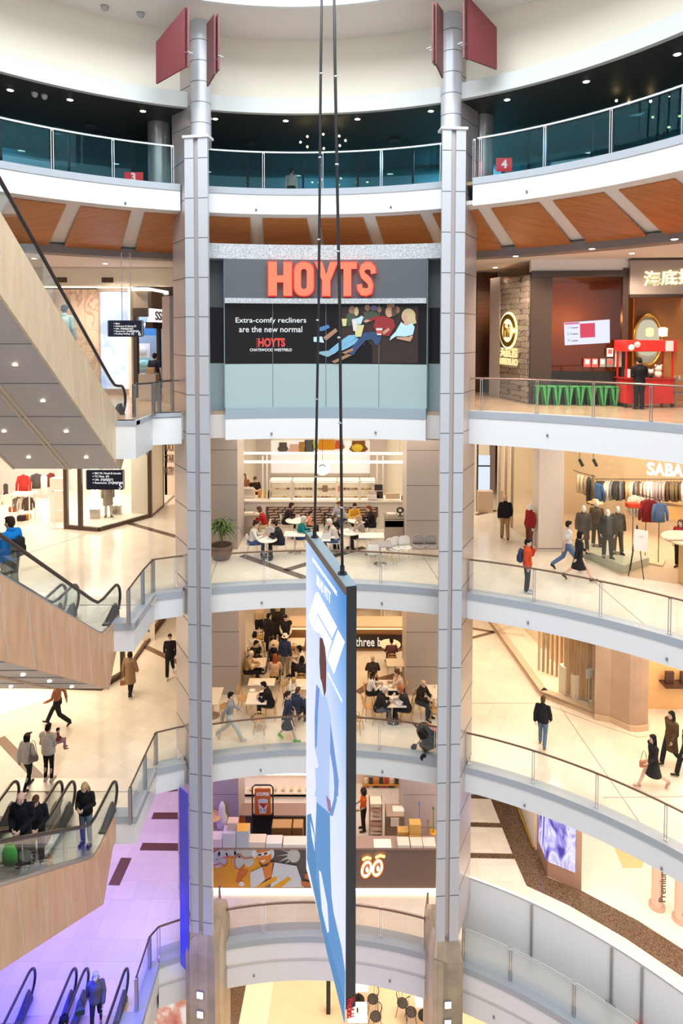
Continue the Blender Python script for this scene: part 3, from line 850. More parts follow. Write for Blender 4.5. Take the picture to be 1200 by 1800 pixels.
 for i in range(3):
  b.plate([(x0, *bt[i]), (x1, *bt[i]), (x1, *bt[i+1]), (x0, *bt[i+1])], -.03, 0 if i != 2 else 2)
 (ya, za), (ybb, zb_) = bt[1], bt[2]
 nj = int((ybb-ya)/1.25)
 for j in range(1, nj+1):
  f = 1-j*1.25/(ybb-ya); b.span((x0, ya+(ybb-ya)*f, za+(zb_-za)*f-.002), (x1, ya+(ybb-ya)*f, za+(zb_-za)*f-.002), .018, .012, 1)
 so = b.build('soffit', [esc_soffit, joint, wood_m], t)
 for j in range(0, nj+1, 1):
  f = 1-(j*1.25+.62)/(ybb-ya)
  if f < 0: continue
  b = MB(); sp_ = (xm, ya+(ybb-ya)*f, za+(zb_-za)*f-.02)
  b.cyl(sp_, .05, .02, 14); b.build('downlight', [lamp_e], so)
 return t
comb_m = None
def comb():
 m, n, l, b = _new('comb_plate')
 mp = mapping(n, l, (1, 1, 1))
 c = n.new('ShaderNodeTexVoronoi'); c.inputs['Scale'].default_value = 11; c.inputs['Randomness'].default_value = 0
 l.new(mp.outputs[0], c.inputs['Vector'])
 r = ramp(n, ((.25, (.30, .26, .22)), (.36, (.72, .66, .58)))); l.new(c.outputs['Distance'], r.inputs[0]); l.new(r.outputs[0], b.inputs['Base Color'])
 b.inputs['Roughness'].default_value = .4; b.inputs['Metallic'].default_value = .3
 return m
comb_m = comb()
XR, XM, XN, XE = -6.57, -7.80, -8.17, -9.45
escalator('timber clad escalator climbing out of the cinema level, grey soffit with small lamps', ZF['H'], 18.1, 18.55, 7.06, XR, XM, esc_wood_pale, slope_=.76, depth=1.6)
escalator('twin flight behind the topmost timber escalator, its soffit in the left margin', ZF['H'], 18.1, 18.55, 7.06, XN, XE, esc_wood_pale, slope_=.76, depth=1.6)
escalator('timber clad escalator carrying the man with the blue jacket', ZF['5'], 16.65, 17.9, 5.77, XR, XM, esc_wood, slope_=.73, yb=17.0)
escalator('twin flight behind the escalator of the blue jacket man, its two short newels showing', ZF['5'], 16.65, 17.9, 5.77, XN, XE, esc_wood, slope_=.73, yb=17.0)
escalator('timber clad escalator carrying the blonde woman in black', ZF['4'], 15.95, 17.45, 5.61, XR, XM, esc_wood, slope_=.74, yb=16.4)
escalator('escalator carrying the bald man with the phone', ZF['4'], 15.95, 17.45, 5.61, XN, XE, esc_wood, slope_=.74, yb=16.4)
escalator('escalator on the violet floor with the capped man stepping on', ZF['3'], 16.3, 18.2, 6.46, XR, XM, esc_wood)
escalator('blue lit escalator in the lower left corner beside the capped man', ZF['3'], 16.3, 18.2, 6.46, XN, XE, esc_wood)
# tactile strips on the landings beside the comb plates
for k, y in (('5', 18.6), ('4', 18.3)):
 b = MB(); b.box((-7.9, y+.42, ZF[k]+.012), (4.4, .55, .008)); struct('trim_tactile_strip', b, [comb_m])
# ------------------------------------------------------------------ people
def remesh(mb, voxel, smooth=2, name='body'):
 me = mb.mesh('tmp', [black])
 o = bpy.data.objects.new('tmp', me); COL.objects.link(o)
 r = o.modifiers.new('r', 'REMESH'); r.mode = 'VOXEL'; r.voxel_size = voxel
 if smooth:
  s_ = o.modifiers.new('s', 'SMOOTH'); s_.factor = .5; s_.iterations = smooth
 dg = bpy.context.evaluated_depsgraph_get(); dg.update()
 out = bpy.data.meshes.new_from_object(o.evaluated_get(dg)); out.name = name
 bpy.data.objects.remove(o); bpy.data.meshes.remove(me)
 out.polygons.foreach_set('use_smooth', [True]*len(out.polygons))
 out.materials.clear()
 return out
def loft(b, secs, n=18):
 """secs: (centre, rx, ry, tilt about X); closed at both ends"""
 vs = []
 for (c, rx, ry, tl) in secs:
  R = Matrix.Rotation(tl, 3, 'X'); c = Vector(c)
  vs += [c+R @ Vector((rx*math.cos(2*PI*i/n), ry*math.sin(2*PI*i/n), 0)) for i in range(n)]
 m = len(secs)
 fs = [(j*n+i, j*n+(i+1) % n, (j+1)*n+(i+1) % n, (j+1)*n+i) for j in range(m-1) for i in range(n)]
 fs += [tuple(range(n-1, -1, -1)), tuple(range((m-1)*n, m*n))]
 b.add(vs, fs)
def limb(b, pts, rs, n=12):
 b.tube(pts, rs, n)
 for p, r in zip(pts, rs): b.ell(p, (r, r, r), 12, 8)
V = Vector
def P_(**k): return k
def pose_of(name):
 """joints of a 1.72 m figure facing -Y"""
 st = dict(pel=V((0, 0, .93)), chest=V((0, .0, 1.28)), neck=V((0, .01, 1.465)), head=V((0, -.02, 1.60)), hp=0.0, ht=0.0,
              hip=[V((s*.088, 0, .91)) for s in (-1, 1)], knee=[V((s*.095, -.012, .49)) for s in (-1, 1)], ank=[V((s*.10, .02, .085)) for s in (-1, 1)],
              toe=[V((s*.115, -.15, .03)) for s in (-1, 1)],
              sh=[V((s*.172, .01, 1.385)) for s in (-1, 1)], el=[V((s*.225, .03, 1.12)) for s in (-1, 1)], wr=[V((s*.235, -.03, .875)) for s in (-1, 1)],
              hand=[V((0, -.12, -1)).normalized()]*2, sit=False, lean=0.0)
 q = dict(st)
 if name == 'stand':
  q['knee'] = [V((-.095, -.02, .49)), V((.11, -.05, .495))]; q['ank'] = [V((-.10, .02, .085)), V((.14, -.06, .085))]; q['toe'] = [V((-.12, -.15, .03)), V((.19, -.21, .03))]
 elif name in ('phone', 'phone_low'):
  q['el'] = [V((s*.23, .0, 1.12)) for s in (-1, 1)]; z = 1.16 if name == 'phone' else 1.06
  q['wr'] = [V((-.10, -.24, z)), V((.08, -.25, z-.02))]; q['hand'] = [V((.45, -.85, .15)).normalized(), V((-.35, -.9, .1)).normalized()]
  q['hp'] = .45; q['head'] = V((0, -.05, 1.59))
 elif name == 'walk':
  q['knee'] = [V((-.09, -.17, .52)), V((.09, .03, .49))]; q['ank'] = [V((-.09, -.26, .10)), V((.09, .30, .19))]; q['toe'] = [V((-.10, -.42, .06)), V((.10, .20, .05))]
  q['el'] = [V((-.23, .10, 1.13)), V((.23, -.03, 1.13))]; q['wr'] = [V((-.24, .16, .90)), V((.22, -.17, .93))]
  q['hand'] = [V((0, .1, -1)).normalized(), V((0, -.4, -.9)).normalized()]; q['lean'] = .05
 elif name == 'walk_back':
  q['knee'] = [V((-.09, .02, .50)), V((.09, -.13, .52))]; q['ank'] = [V((-.09, .22, .14)), V((.10, -.16, .09))]; q['toe'] = [V((-.10, .10, .03)), V((.11, -.32, .03))]
  q['el'] = [V((-.235, -.02, 1.13)), V((.235, .07, 1.13))]; q['wr'] = [V((-.235, -.13, .92)), V((.24, .08, .88))]
  q['hand'] = [V((0, -.4, -.9)).normalized(), V((0, 0, -1))]
 elif name == 'stride':
  q['pel'] = V((0, 0, .89)); q['hip'] = [V((s*.088, 0, .87)) for s in (-1, 1)]
  q['knee'] = [V((-.09, -.24, .52)), V((.09, .10, .47))]; q['ank'] = [V((-.09, -.42, .12)), V((.09, .46, .22))]; q['toe'] = [V((-.10, -.57, .10)), V((.10, .37, .06))]
  for kk in ('chest', 'neck', 'head'): q[kk] = q[kk]+V((0, -.03, -.04))
  q['sh'] = [p+V((0, -.03, -.04)) for p in q['sh']]
  q['el'] = [V((-.23, .16, 1.11)), V((.23, -.10, 1.09))]; q['wr'] = [V((-.24, .20, .87)), V((.20, -.30, .98))]
  q['hand'] = [V((0, .2, -1)).normalized(), V((0, -.8, -.4)).normalized()]
 elif name == 'hand_face':
  q['el'] = [V((-.225, .03, 1.12)), V((.22, -.13, 1.17))]; q['wr'] = [V((-.235, -.03, .875)), V((.10, -.20, 1.40))]
  q['hand'] = [V((0, -.12, -1)).normalized(), V((-.35, .35, .9)).normalized()]; q['hp'] = .1
 elif name == 'hold':
  q['el'] = [V((-.23, .03, 1.13)), V((.23, .02, 1.13))]; q['wr'] = [V((-.14, -.25, 1.05)), V((.22, -.22, 1.02))]
  q['hand'] = [V((.3, -.9, 0)).normalized(), V((-.1, -.95, -.1)).normalized()]; q['hp'] = .25
 elif name.startswith('sit'):
  q['sit'] = True; dz = V((0, 0, -.385))
  ln = .12 if name == 'sit_lean' else (.02 if name == 'sit_back' else .07)
  q['pel'] = V((0, .03, .545)); q['hip'] = [V((s*.095, .02, .53)) for s in (-1, 1)]
  q['knee'] = [V((s*.115, -.40, .53)) for s in (-1, 1)]; q['ank'] = [V((-.11, -.42, .085)), V((.12, -.36, .085))]; q['toe'] = [V((-.13, -.58, .03)), V((.15, -.52, .03))]
  q['chest'] = V((0, -ln*.9+.03, 1.28))+dz; q['neck'] = V((0, -ln*1.6+.03, 1.455))+dz; q['head'] = V((0, -ln*2.0-.01, 1.59))+dz
  q['sh'] = [V((s*.170, -ln*1.4+.03, 1.385))+dz for s in (-1, 1)]
  q['el'] = [V((s*.24, -ln*1.2-.12, 1.13))+dz for s in (-1, 1)]
  q['wr'] = [V((-.12, -.38, .80)), V((.13, -.38, .80))]; q['hand'] = [V((.4, -.85, -.15)).normalized(), V((-.4, -.85, -.15)).normalized()]
  q['hp'] = .22
  if name == 'sit_face': q['el'][1] = V((.22, -.30, .82)); q['wr'][1] = V((.09, -.25, 1.03)); q['hand'][1] = V((-.3, .3, .9)).normalized()
  if name == 'sit_back':
   q['el'] = [V((s*.25, .04, .76)) for s in (-1, 1)]; q['wr'] = [V((-.10, -.20, .63)), V((.10, -.20, .63))]; q['hp'] = .05
   q['hand'] = [V((.5, -.8, -.1)).normalized(), V((-.5, -.8, -.1)).normalized()]
 return q
def headM(q):
 return Matrix.Translation(q['head']) @ Matrix.Rotation(q['ht'], 4, 'Z') @ Matrix.Rotation(q['hp'], 4, 'X')
def make_hand(b, w, d, s):
 """a palm, four unequal bent fingers and a thumb leaving its side"""
 d = d.normalized(); ref = V((s, 0, 0)); nrm = (ref-d*ref.dot(d)).normalized() * -1
 sd = d.cross(nrm).normalized()
 if sd.y > 0: sd = -sd
 R = Matrix((sd, nrm, d)).transposed()
 b.ell(w+d*.048, (.040, .017, .056), 10, 8, rot=R)
 for i, (o, L) in enumerate(((.027, .068), (.009, .078), (-.009, .072), (-.026, .056))):
  p0 = w+d*.085+sd*o; p1 = p0+d*L*.45+nrm*.008; p2 = p1+d*L*.33+nrm*.022; p3 = p2+d*L*.12+nrm*.024
  limb(b, [p0-d*.02, p0, p1, p2, p3], [.009, .0095, .009, .0085, .0075], 8)
 t0 = w+d*.03+sd*.03; t1 = t0+sd*.028+d*.025+nrm*.008; t2 = t1+d*.032+sd*.006+nrm*.012
 limb(b, [t0, t1, t2], [.013, .011, .009], 8)
def torso_secs(q, g, z_hem, g_hem=None):
 pel, ch, nk = q['pel'], q['chest'], q['neck']; up = (nk-pel)
 tl = math.atan2(-(up.y), up.z)*-1
 def at(f): return pel.lerp(nk, f)
 secs = []
 prof = [(-.16, .155, .105), (-.06, .168, .118), (.06, .162, .112), (.25, .142, .10), (.45, .152, .108), (.65, .172, .118), (.80, .160, .106), (.91, .10, .075), (1.0, .058, .056)]
 for f, rx, ry in prof:
  if f < z_hem: continue
  gg = g if f < .9 else g*.6
  secs.append((at(f), rx+gg, ry+gg, -tl))
 return secs
_fig = {}
def fig(kind, pose):
 key = (kind, pose)
 if key in _fig: return _fig[key]
 q = pose_of(pose); b = MB()
 if kind == 'body':
  loft(b, torso_secs(q, 0, -.2)[::1])
  for i, s in enumerate((-1, 1)):
   limb(b, [q['hip'][i], q['hip'][i].lerp(q['knee'][i], .5), q['knee'][i], q['knee'][i].lerp(q['ank'][i], .35)+V((0, .015, 0)), q['ank'][i]], [.086, .072, .052, .052, .036])
   limb(b, [q['ank'][i], q['toe'][i]+V((0, .03, .012)), q['toe'][i]], [.036, .035, .026])
   limb(b, [q['sh'][i], q['sh'][i].lerp(q['el'][i], .5), q['el'][i], q['el'][i].lerp(q['wr'][i], .35), q['wr'][i]], [.056, .046, .038, .038, .026])
   limb(b, [q['neck']-V((0, 0, .085)), q['sh'][i]], [.05, .052])
   make_hand(b, q['wr'][i], q['hand'][i], s)
  limb(b, [q['neck']-V((0, 0, .03)), q['neck'].lerp(q['head'], .6)], [.056, .052])
  hM = headM(q); R3 = hM.to_3x3()
  def he(c, r): b.ell(hM @ V(c), r, 14, 10, rot=R3)
  he((0, .018, .035), (.074, .094, .092)); he((0, -.012, -.035), (.062, .078, .085)); he((0, -.035, -.085), (.040, .045, .036))
  he((0, -.098, -.018), (.011, .018, .018)); he((0, -.088, .005), (.008, .012, .026)); he((0, -.074, .03), (.05, .018, .012))
  he((0, -.082, -.058), (.022, .012, .009)); he((0, -.076, -.092), (.02, .014, .014))
  for s in (-1, 1): he((s*.074, .012, -.015), (.010, .02, .03)); he((s*.04, -.066, -.03), (.022, .02, .025))
  me = remesh(b, .0085, 2, 'body')

  inv = hM.inverted(); idx = []
  for p in me.polygons:
   c = inv @ p.center; k = 0
   if c.y < -.04:
    for s in (-1, 1):
     if abs(c.x-s*.031) < .0135 and abs(c.z-.003) < .0075: k = 1
     if abs(c.x-s*.032) < .02 and abs(c.z-.027) < .005: k = 2
    if abs(c.x) < .022 and abs(c.z+.058) < .008: k = 3
   idx.append(k)
  for m in (black, black, black, black): me.materials.append(m)
  me.polygons.foreach_set('material_index', idx)
  _fig[key] = me; return me
 voxel = .012
 if kind in ('shirt', 'tee', 'puffer', 'coat', 'jacket', 'vest'):
  g = {'shirt': .016, 'tee': .014, 'puffer': .058, 'coat': .034, 'jacket': .030, 'vest': .05}[kind]
  loft(b, torso_secs(q, g, -.17))
  pel = q['pel']
  if kind == 'coat' and not q['sit']:
   loft(b, [(pel+V((0, .01, -.42)), .23, .19, 0), (pel+V((0, 0, -.1)), .205, .155, 0), (pel+V((0, 0, .12)), .19, .145, 0)])
  for i in range(2):
   sh, el, wr = q['sh'][i], q['el'][i], q['wr'][i]
   limb(b, [q['neck']-V((0, 0, .085)), sh], [.05+g*.7, .052+g*.7])
   if kind == 'tee': limb(b, [sh, sh.lerp(el, .62)], [.062+g, .058+g]); continue
   if kind == 'vest': limb(b, [sh, sh.lerp(el, .08)], [.06+g, .055+g]); continue
   if kind == 'puffer':
    pts, rs = [], []
    for j in range(9):
     f = j/8; p = sh.lerp(el, f*2) if f <= .5 else el.lerp(wr, (f-.5)*2*.94); pts.append(p); rs.append((.058-.02*f)+g*(.9 if j % 2 else .55))
    limb(b, pts, rs)
   else:
    limb(b, [sh, sh.lerp(el, .5), el, wr.lerp(el, .06)], [.054+g*.75, .047+g*.85, .040+g*.9, .031+g])
  if kind in ('puffer', 'vest'):
   for j in range(5):
    c = q['pel'].lerp(q['neck'], .02+.17*j); b.ell(c, (.19+g*.6, .14+g*.6, .055), 18, 8)
  if kind in ('puffer', 'jacket', 'coat'): b.ell(q['neck']+V((0, .01, .01)), (.088, .085, .045), 14, 8)
 elif kind in ('trousers', 'jeans', 'leggings'):
  g = {'trousers': .020, 'jeans': .014, 'leggings': .006}[kind]
  pel = q['pel']
  loft(b, [(pel+V((0, 0, -.10)), .165+g, .115+g, 0), (pel, .17+g, .118+g, 0), (pel+V((0, 0, .09)), .155+g, .11+g, 0)])
  for i in range(2):
   h, k, a = q['hip'][i], q['knee'][i], q['ank'][i]
   limb(b, [h, h.lerp(k, .5), k, k.lerp(a, .4), a.lerp(k, .06)], [.092+g, .075+g, .055+g*1.1, .052+g*1.2, .040+g*1.5])
 elif kind == 'skirt':
  pel = q['pel']; loft(b, [(pel+V((0, 0, -.44)), .25, .24, 0), (pel+V((0, 0, -.2)), .21, .17, 0), (pel+V((0, 0, .1)), .155, .115, 0)])
 elif kind in ('shoe_l', 'shoe_r'):
  i = 0 if kind == 'shoe_l' else 1
  a, tt = q['ank'][i], q['toe'][i]
  heel = a+(a-tt).normalized()*.05; heel.z = a.z-.05
  limb(b, [a+V((0, 0, .01)), a-V((0, 0, .03))], [.045, .045]); limb(b, [heel+V((0, 0, .005)), a.lerp(tt, .5)+V((0, 0, -.005)), tt], [.040, .044, .036])
  voxel = .01
 me = remesh(b, voxel, 3, kind)
 me.materials.append(black)
 _fig[key] = me
 return me
_hair = {}
def hair_mesh(kind):
 """head space: face towards -Y, origin at the head joint"""
 if kind in _hair: return _hair[kind]
 b = MB(); vox = .010
 if kind in ('short', 'long', 'bun', 'pony', 'curly', 'bob'):
  b.ell((0, .028, .052), (.084, .098, .088), 16, 12); b.ell((0, .06, .0), (.078, .066, .085), 16, 12)
  b.ell((0, -.045, .092), (.062, .045, .035), 14, 8)
  if kind == 'long':
   loft(b, [((0, .085, -.28), .07, .028, 0), ((0, .085, -.18), .092, .04, 0), ((0, .075, -.06), .092, .05, 0), ((0, .05, .05), .085, .06, 0)])
   for s in (-1, 1): limb(b, [V((s*.070, -.01, .05)), V((s*.083, .0, -.06)), V((s*.085, -.01, -.19))], [.022, .024, .018])
  if kind == 'bob':
   for s in (-1, 1): limb(b, [V((s*.066, -.005, .06)), V((s*.085, .02, -.03)), V((s*.078, .02, -.09))], [.025, .03, .026])
   b.ell((0, .06, -.06), (.082, .055, .06), 14, 10)
  if kind == 'bun': b.ell((0, .09, .12), (.042, .042, .042), 12, 10)
  if kind == 'pony': limb(b, [V((0, .10, .06)), V((0, .15, .02)), V((0, .145, -.10)), V((0, .13, -.17))], [.028, .032, .03, .014])
  if kind == 'curly':
   for i in range(34):
    a = i*2.399; z = -.12+.26*(i/34); r = .10*math.sqrt(max(.1, 1-((z-.03)/.17)**2))
    y = .05+r*math.sin(a)
    if y < -.045 and z < .07: continue
    b.ell((r*math.cos(a), y, z), (.034, .034, .034), 8, 6)
 elif kind == 'thin':
  b.ell((0, .052, -.005), (.079, .066, .05), 16, 12)
  for s in (-1, 1): b.ell((s*.066, .02, .005), (.016, .045, .035), 10, 8)
 elif kind in ('cap', 'beanie', 'bucket'):
  if kind == 'bucket':
   b.lathe((0, .012, .05), [(.15, -.035), (.152, -.028), (.096, .02), (.09, .075), (.07, .088), (.0, .092)], 24)
  else:
   b.ell((0, .016, .052), (.086, .103, .088), 18, 12); b.ell((0, .05, .0), (.079, .07, .05), 14, 10)
   if kind == 'cap': b.ell((0, -.105, .058), (.062, .075, .010), 14, 6)
 me = remesh(b, vox, 2, 'hair'); me.materials.append(black); _hair[kind] = me
 return me
_cm = {}
def cloth(c, rough=.85):
 k = tuple(round(x, 3) for x in c)
 if k not in _cm: _cm[k] = mat('cloth_%d' % len(_cm), k, rough, spec=.2, bump=.12, bscale=90, var=.08, vscale=14)
 return _cm[k]
def skinm(c):
 k = ('s',)+tuple(c)
 if k not in _cm:
  m = mat('skin_%d' % len(_cm), c, .5, spec=.35, var=.05, vscale=20); _cm[k] = m
 return _cm[k]
LIGHT, MID, TAN, DEEP = (.72, .47, .36), (.60, .37, .26), (.42, .25, .16), (.20, .11, .07)
BLK, DBR, BRN, BLD, GRY, RED, WHT = (.012, .01, .009), (.035, .02, .012), (.11, .055, .025), (.50, .34, .17), (.42, .40, .38), (.20, .055, .02), (.8, .78, .74)
eye_m = mat('eye_dark', (.02, .015, .012), .2); lip_m = mat('lip', (.42, .16, .14), .5)
def slotset(o, ms):
 for i, m in enumerate(ms):
  o.material_slots[i].link = 'OBJECT'; o.material_slots[i].material = m
def person(label, loc, rz, pose='stand', skin=LIGHT, hair=('short', BLK), top=('jacket', (.03, .03, .035)), bottom=('trousers', (.03, .03, .035)), shoes=(.03, .03, .03), scale=1.0, group=None, mask=False, cat='person', name='person'):
 o = link(name, fig('body', pose)); o.location = loc; o.rotation_euler = (0, 0, rz); o.scale = (scale,)*3
 tag(o, label, cat, group)
 hc = hair[1] if hair else DBR
 slotset(o, [skinm(skin), eye_m, cloth(hc) if hair and hair[0] not in ('cap', 'beanie', 'bucket') else cloth(DBR), lip_m])
 def ch(nm, me, m, mw=None):
  c = bpy.data.objects.new(nm, me); COL.objects.link(c); c.parent = o
  if mw is not None: c.matrix_local = mw
  slotset(c, [m]); return c
 nm = {'tee': 'tee_shirt', 'puffer': 'puffer_jacket'}.get(top[0], top[0])
 ch(nm, fig(top[0], pose), cloth(top[1]))
 if len(top) > 2: ch('shirt', fig('shirt', pose), cloth(top[2]))
 ch(bottom[0], fig(bottom[0], pose), cloth(bottom[1]))
 for s_ in ('shoe_l', 'shoe_r'): ch('shoe', fig(s_, pose), cloth(shoes, .5))
 hM = headM(pose_of(pose))
 if hair and hair[0] != 'bald':
  ch({'cap': 'cap', 'beanie': 'beanie', 'bucket': 'sun_hat'}.get(hair[0], 'hair'), hair_mesh(hair[0]), cloth(hair[1]), hM)
  if hair[0] in ('cap', 'bucket') and len(hair) > 2: ch('hair', hair_mesh('bob'), cloth(hair[2]), hM @ Matrix.Translation((0, .004, -.012)))
 if mask:
  b = MB(); b.ell((0, -.052, -.05), (.058, .056, .042), 14, 10); c = b.build('face_mask', [cloth((.75, .74, .72))], o, smooth=True, local=True); c.matrix_local = hM
 return o
def at_floor(px, py, k): p = atz(px, py, ZF[k]); return (p.x, p.y, ZF[k])
# worn or carried bags, things of their own
def backpack(label, loc, rz, col, scale=1.0):
 t = thing('backpack', label, 'bag', loc, rz); t.scale = (scale,)*3
 b = MB(); b.box((0, 0, .22), (.30, .15, .44)); b.build('pack', [cloth(col)], t, local=True, bevel=.06)
 b = MB(); b.box((0, .085, .15), (.24, .06, .22)); b.build('front_pocket', [cloth(tuple(c*.7 for c in col))], t, local=True, bevel=.025)
 b = MB(); b.tube([(-.05, 0, .43), (-.04, 0, .48), (.04, 0, .48), (.05, 0, .43)], .01, 6); b.build('grab_handle', [black], t, local=True)
 for s in (-1, 1):
  b = MB(); b.tube([(s*.09, -.06, .40), (s*.10, -.14, .47), (s*.11, -.30, .42), (s*.12, -.33, .28), (s*.13, -.20, .12), (s*.13, -.08, .08)], .016, 6); b.build('strap', [black], t, local=True, smooth=True)
 return t
def shoulder_bag(label, loc, rz, col, strap=.55, size=(.26, .09, .2)):
 t = thing('shoulder_bag', label, 'bag', loc, rz)
 b = MB(); b.box((0, 0, size[2]/2), size); b.build('bag_body', [cloth(col, .6)], t, local=True, bevel=.03)
 b = MB(); b.box((0, -size[1]*.52, size[2]*.72), (size[0]*.96, .012, size[2]*.5)); b.build('flap', [cloth(tuple(c*.8 for c in col), .6)], t, local=True, bevel=.005)
 b = MB(); b.tube([(-size[0]*.42, 0, size[2]*.9), (-.05, .0, size[2]+strap*.8), (.0, 0, size[2]+strap), (.06, 0, size[2]+strap*.8), (size[0]*.42, 0, size[2]*.9)], .009, 6); b.build('strap', [cloth(tuple(c*.6 for c in col))], t, local=True)
 return t
# ================================================================== cinema level: billboard film
def bbp(px, py, dr):
 d = ray(px, py); r = Rb+.14-dr
 a = d.x*d.x+d.y*d.y; bq = -2*(d.x*cxH+d.y*cyH); c = cxH*cxH+cyH*cyH-r*r
 t = (-bq+math.sqrt(bq*bq-4*a*c))/(2*a)
 return d*t
bb = thing('cinema_billboard', 'printed cinema advertisement of people reclining, white slogan, on the dark bay glazing', 'billboard', tuple(bbp(572, 640, 0)))
def flat(name, polys, m, parent, fn, dr, t=.004):
 b = MB()
 for p in polys:
  q = [fn(x, y, dr) for x, y in p]
  nr = (q[1]-q[0]).cross(q[2]-q[0])
  if nr.dot(q[0]) > 0: q = q[::-1]
  b.plate(q, t)
 return b.build(name, [m], parent)
def ellp(cx_, cy_, rx, ry, n=14): return [(cx_+rx*math.cos(2*PI*i/n), cy_+ry*math.sin(2*PI*i/n)) for i in range(n)]
def zz(pts): return [(540+x/5.4545, 530+y/5.4545) for x, y in pts]
def pm_(nm, c): return mat('print_'+nm, c, .3)
layers = [
 ('printed_back_row', [ellp(430, 85, 34, 42), ellp(800, 40, 40, 26), ellp(575, 60, 26, 30), ellp(690, 75, 22, 30), ellp(860, 80, 26, 34), [(150, 345), (270, 255), (290, 285), (180, 375)]], (.40, .21, .13)),
 ('printed_back_clothes', [[(370, 130), (400, 110), (480, 120), (500, 230), (385, 235)], [(540, 100), (640, 90), (690, 130), (600, 190), (540, 180)]], (.07, .09, .06)),
 ('printed_cap', [ellp(640, 62, 36, 24)], (.14, .14, .32)),
 ('printed_far_jeans', [[(110, 250), (200, 222), (218, 250), (150, 282), (100, 284)]], (.07, .20, .42)),
 ('printed_sneaker', [[(60, 340), (140, 335), (160, 395), (60, 385)], [(425, 170), (480, 160), (520, 135), (540, 150), (515, 215), (435, 235)]], (.52, .70, .78)),
 ('printed_pale_jeans', [[(210, 465), (330, 368), (400, 322), (474, 318), (482, 345), (345, 425), (270, 492), (225, 490)], [(300, 450), (480, 350), (505, 372), (400, 440), (330, 472)]], (.20, .46, .66)),
 ('printed_shoes', [[(108, 482), (220, 468), (272, 492), (195, 532), (110, 502)]], (.25, .42, .52)),
 ('printed_navy_jeans', [[(425, 440), (540, 300), (640, 288), (715, 330), (690, 405), (655, 420), (620, 362), (560, 372), (475, 465), (440, 515), (398, 492)]], (.035, .07, .17)),
 ('printed_feet', [[(232, 575), (385, 502), (430, 512), (335, 560), (262, 592)], [(330, 490), (430, 445), (445, 468), (360, 505)]], (.36, .20, .12)),
 ('printed_red_shirt', [[(632, 240), (660, 150), (690, 140), (740, 140), (825, 172), (842, 235), (785, 332), (712, 322), (660, 290)], [(565, 178), (668, 138), (694, 152), (602, 195)]], (.30, .025, .03)),
 ('printed_skin', [ellp(785, 100, 38, 52), [(535, 188), (570, 172), (606, 184), (562, 204)], [(850, 342), (975, 338), (995, 305), (1012, 340), (985, 384), (862, 358)], [(720, 290), (780, 250), (790, 275), (730, 318)]], (.56, .31, .21)),
 ('printed_blonde_hair', [ellp(970, 140, 68, 74), [(980, 120), (1030, 130), (1046, 205), (1000, 225)], ellp(470, 95, 22, 44)], (.60, .47, .26)),
 ('printed_face', [ellp(936, 160, 24, 40), [(925, 190), (975, 190), (985, 235), (930, 240)]], (.62, .37, .26)),
 ('printed_beard', [[(805, 70), (850, 60), (855, 130), (812, 150)]], (.10, .05, .03)),
 ('printed_pale_tee', [[(845, 290), (900, 195), (945, 235), (1000, 205), (1028, 245), (1012, 318), (940, 336), (850, 332), (788, 374), (798, 340)]], (.50, .74, .82)),
 ('printed_popcorn', [[(455, 225), (545, 225), (515, 338), (460, 338)], [(330, 165), (380, 165), (372, 235), (338, 235)]], (.66, .60, .30)),
 ('printed_cup', [[(658, 255), (720, 255), (708, 322), (668, 322)], [(428, 180), (480, 176), (470, 282), (440, 282)]], (.72, .66, .62)),
 ('printed_cup_band', [[(663, 276), (715, 276), (710, 305), (667, 305)]], (.60, .06, .05)),
]
for x in range(330, 1060, 73):
 flat('printed_seat', [zz([(x, 55), (x+73, 50), (x+73, 590 if x > 620 else 430), (x, 590 if x > 620 else 350)])], pm_('printed_seat', (.035, .018, .014)), bb, bbp, .006, .002)
for i, (nm, ps, c) in enumerate(layers):
 for p in ps: flat(nm, [zz(p)], pm_(nm, c), bb, bbp, .014+.004*i, .002)
txt_w = mat('print_white', (.82, .86, .86), .4)
def bbtext(name, txt, x0, x1, y0, y1, m, bold=.0):
 """lettering laid on the curved film between pixel columns x0..x1 and rows y0..y1"""
 me = text_mesh(txt, 1.0, .004, 'LEFT', bold)
 xs = [v.co.x for v in me.vertices]; ys = [v.co.y for v in me.vertices]; ax, bx, ay, by = min(xs), max(xs), min(ys), max(ys)
 for v in me.vertices:
  p = bbp(x0+(v.co.x-ax)/(bx-ax)*(x1-x0), y1-(v.co.y-ay)/(by-ay)*(y1-y0), .012+v.co.z)
  v.co = p
 me.materials.clear(); me.materials.append(m); me.name = name
 return link(name, me, bb)
bbtext('slogan', 'Extra-comfy recliners', 414, 538, 558, 570, txt_w, .006)
bbtext('slogan', 'are the new normal', 420, 531, 573.5, 584, txt_w, .006)
bbtext('cinema_name', 'HOYTS', 453.5, 501, 594, 610, mat('print_red', (.72, .06, .05), .4), .045)
bbtext('cinema_place', 'CHATSWOOD WESTFIELD', 439, 513, 612.5, 617.5, txt_w, .02)
flat('cinema_dots', [ellp(451.3, 596+4.4*i, .8, 1.2, 8) for i in range(4)], MATS['print_red'], bb, bbp, .012, .002)
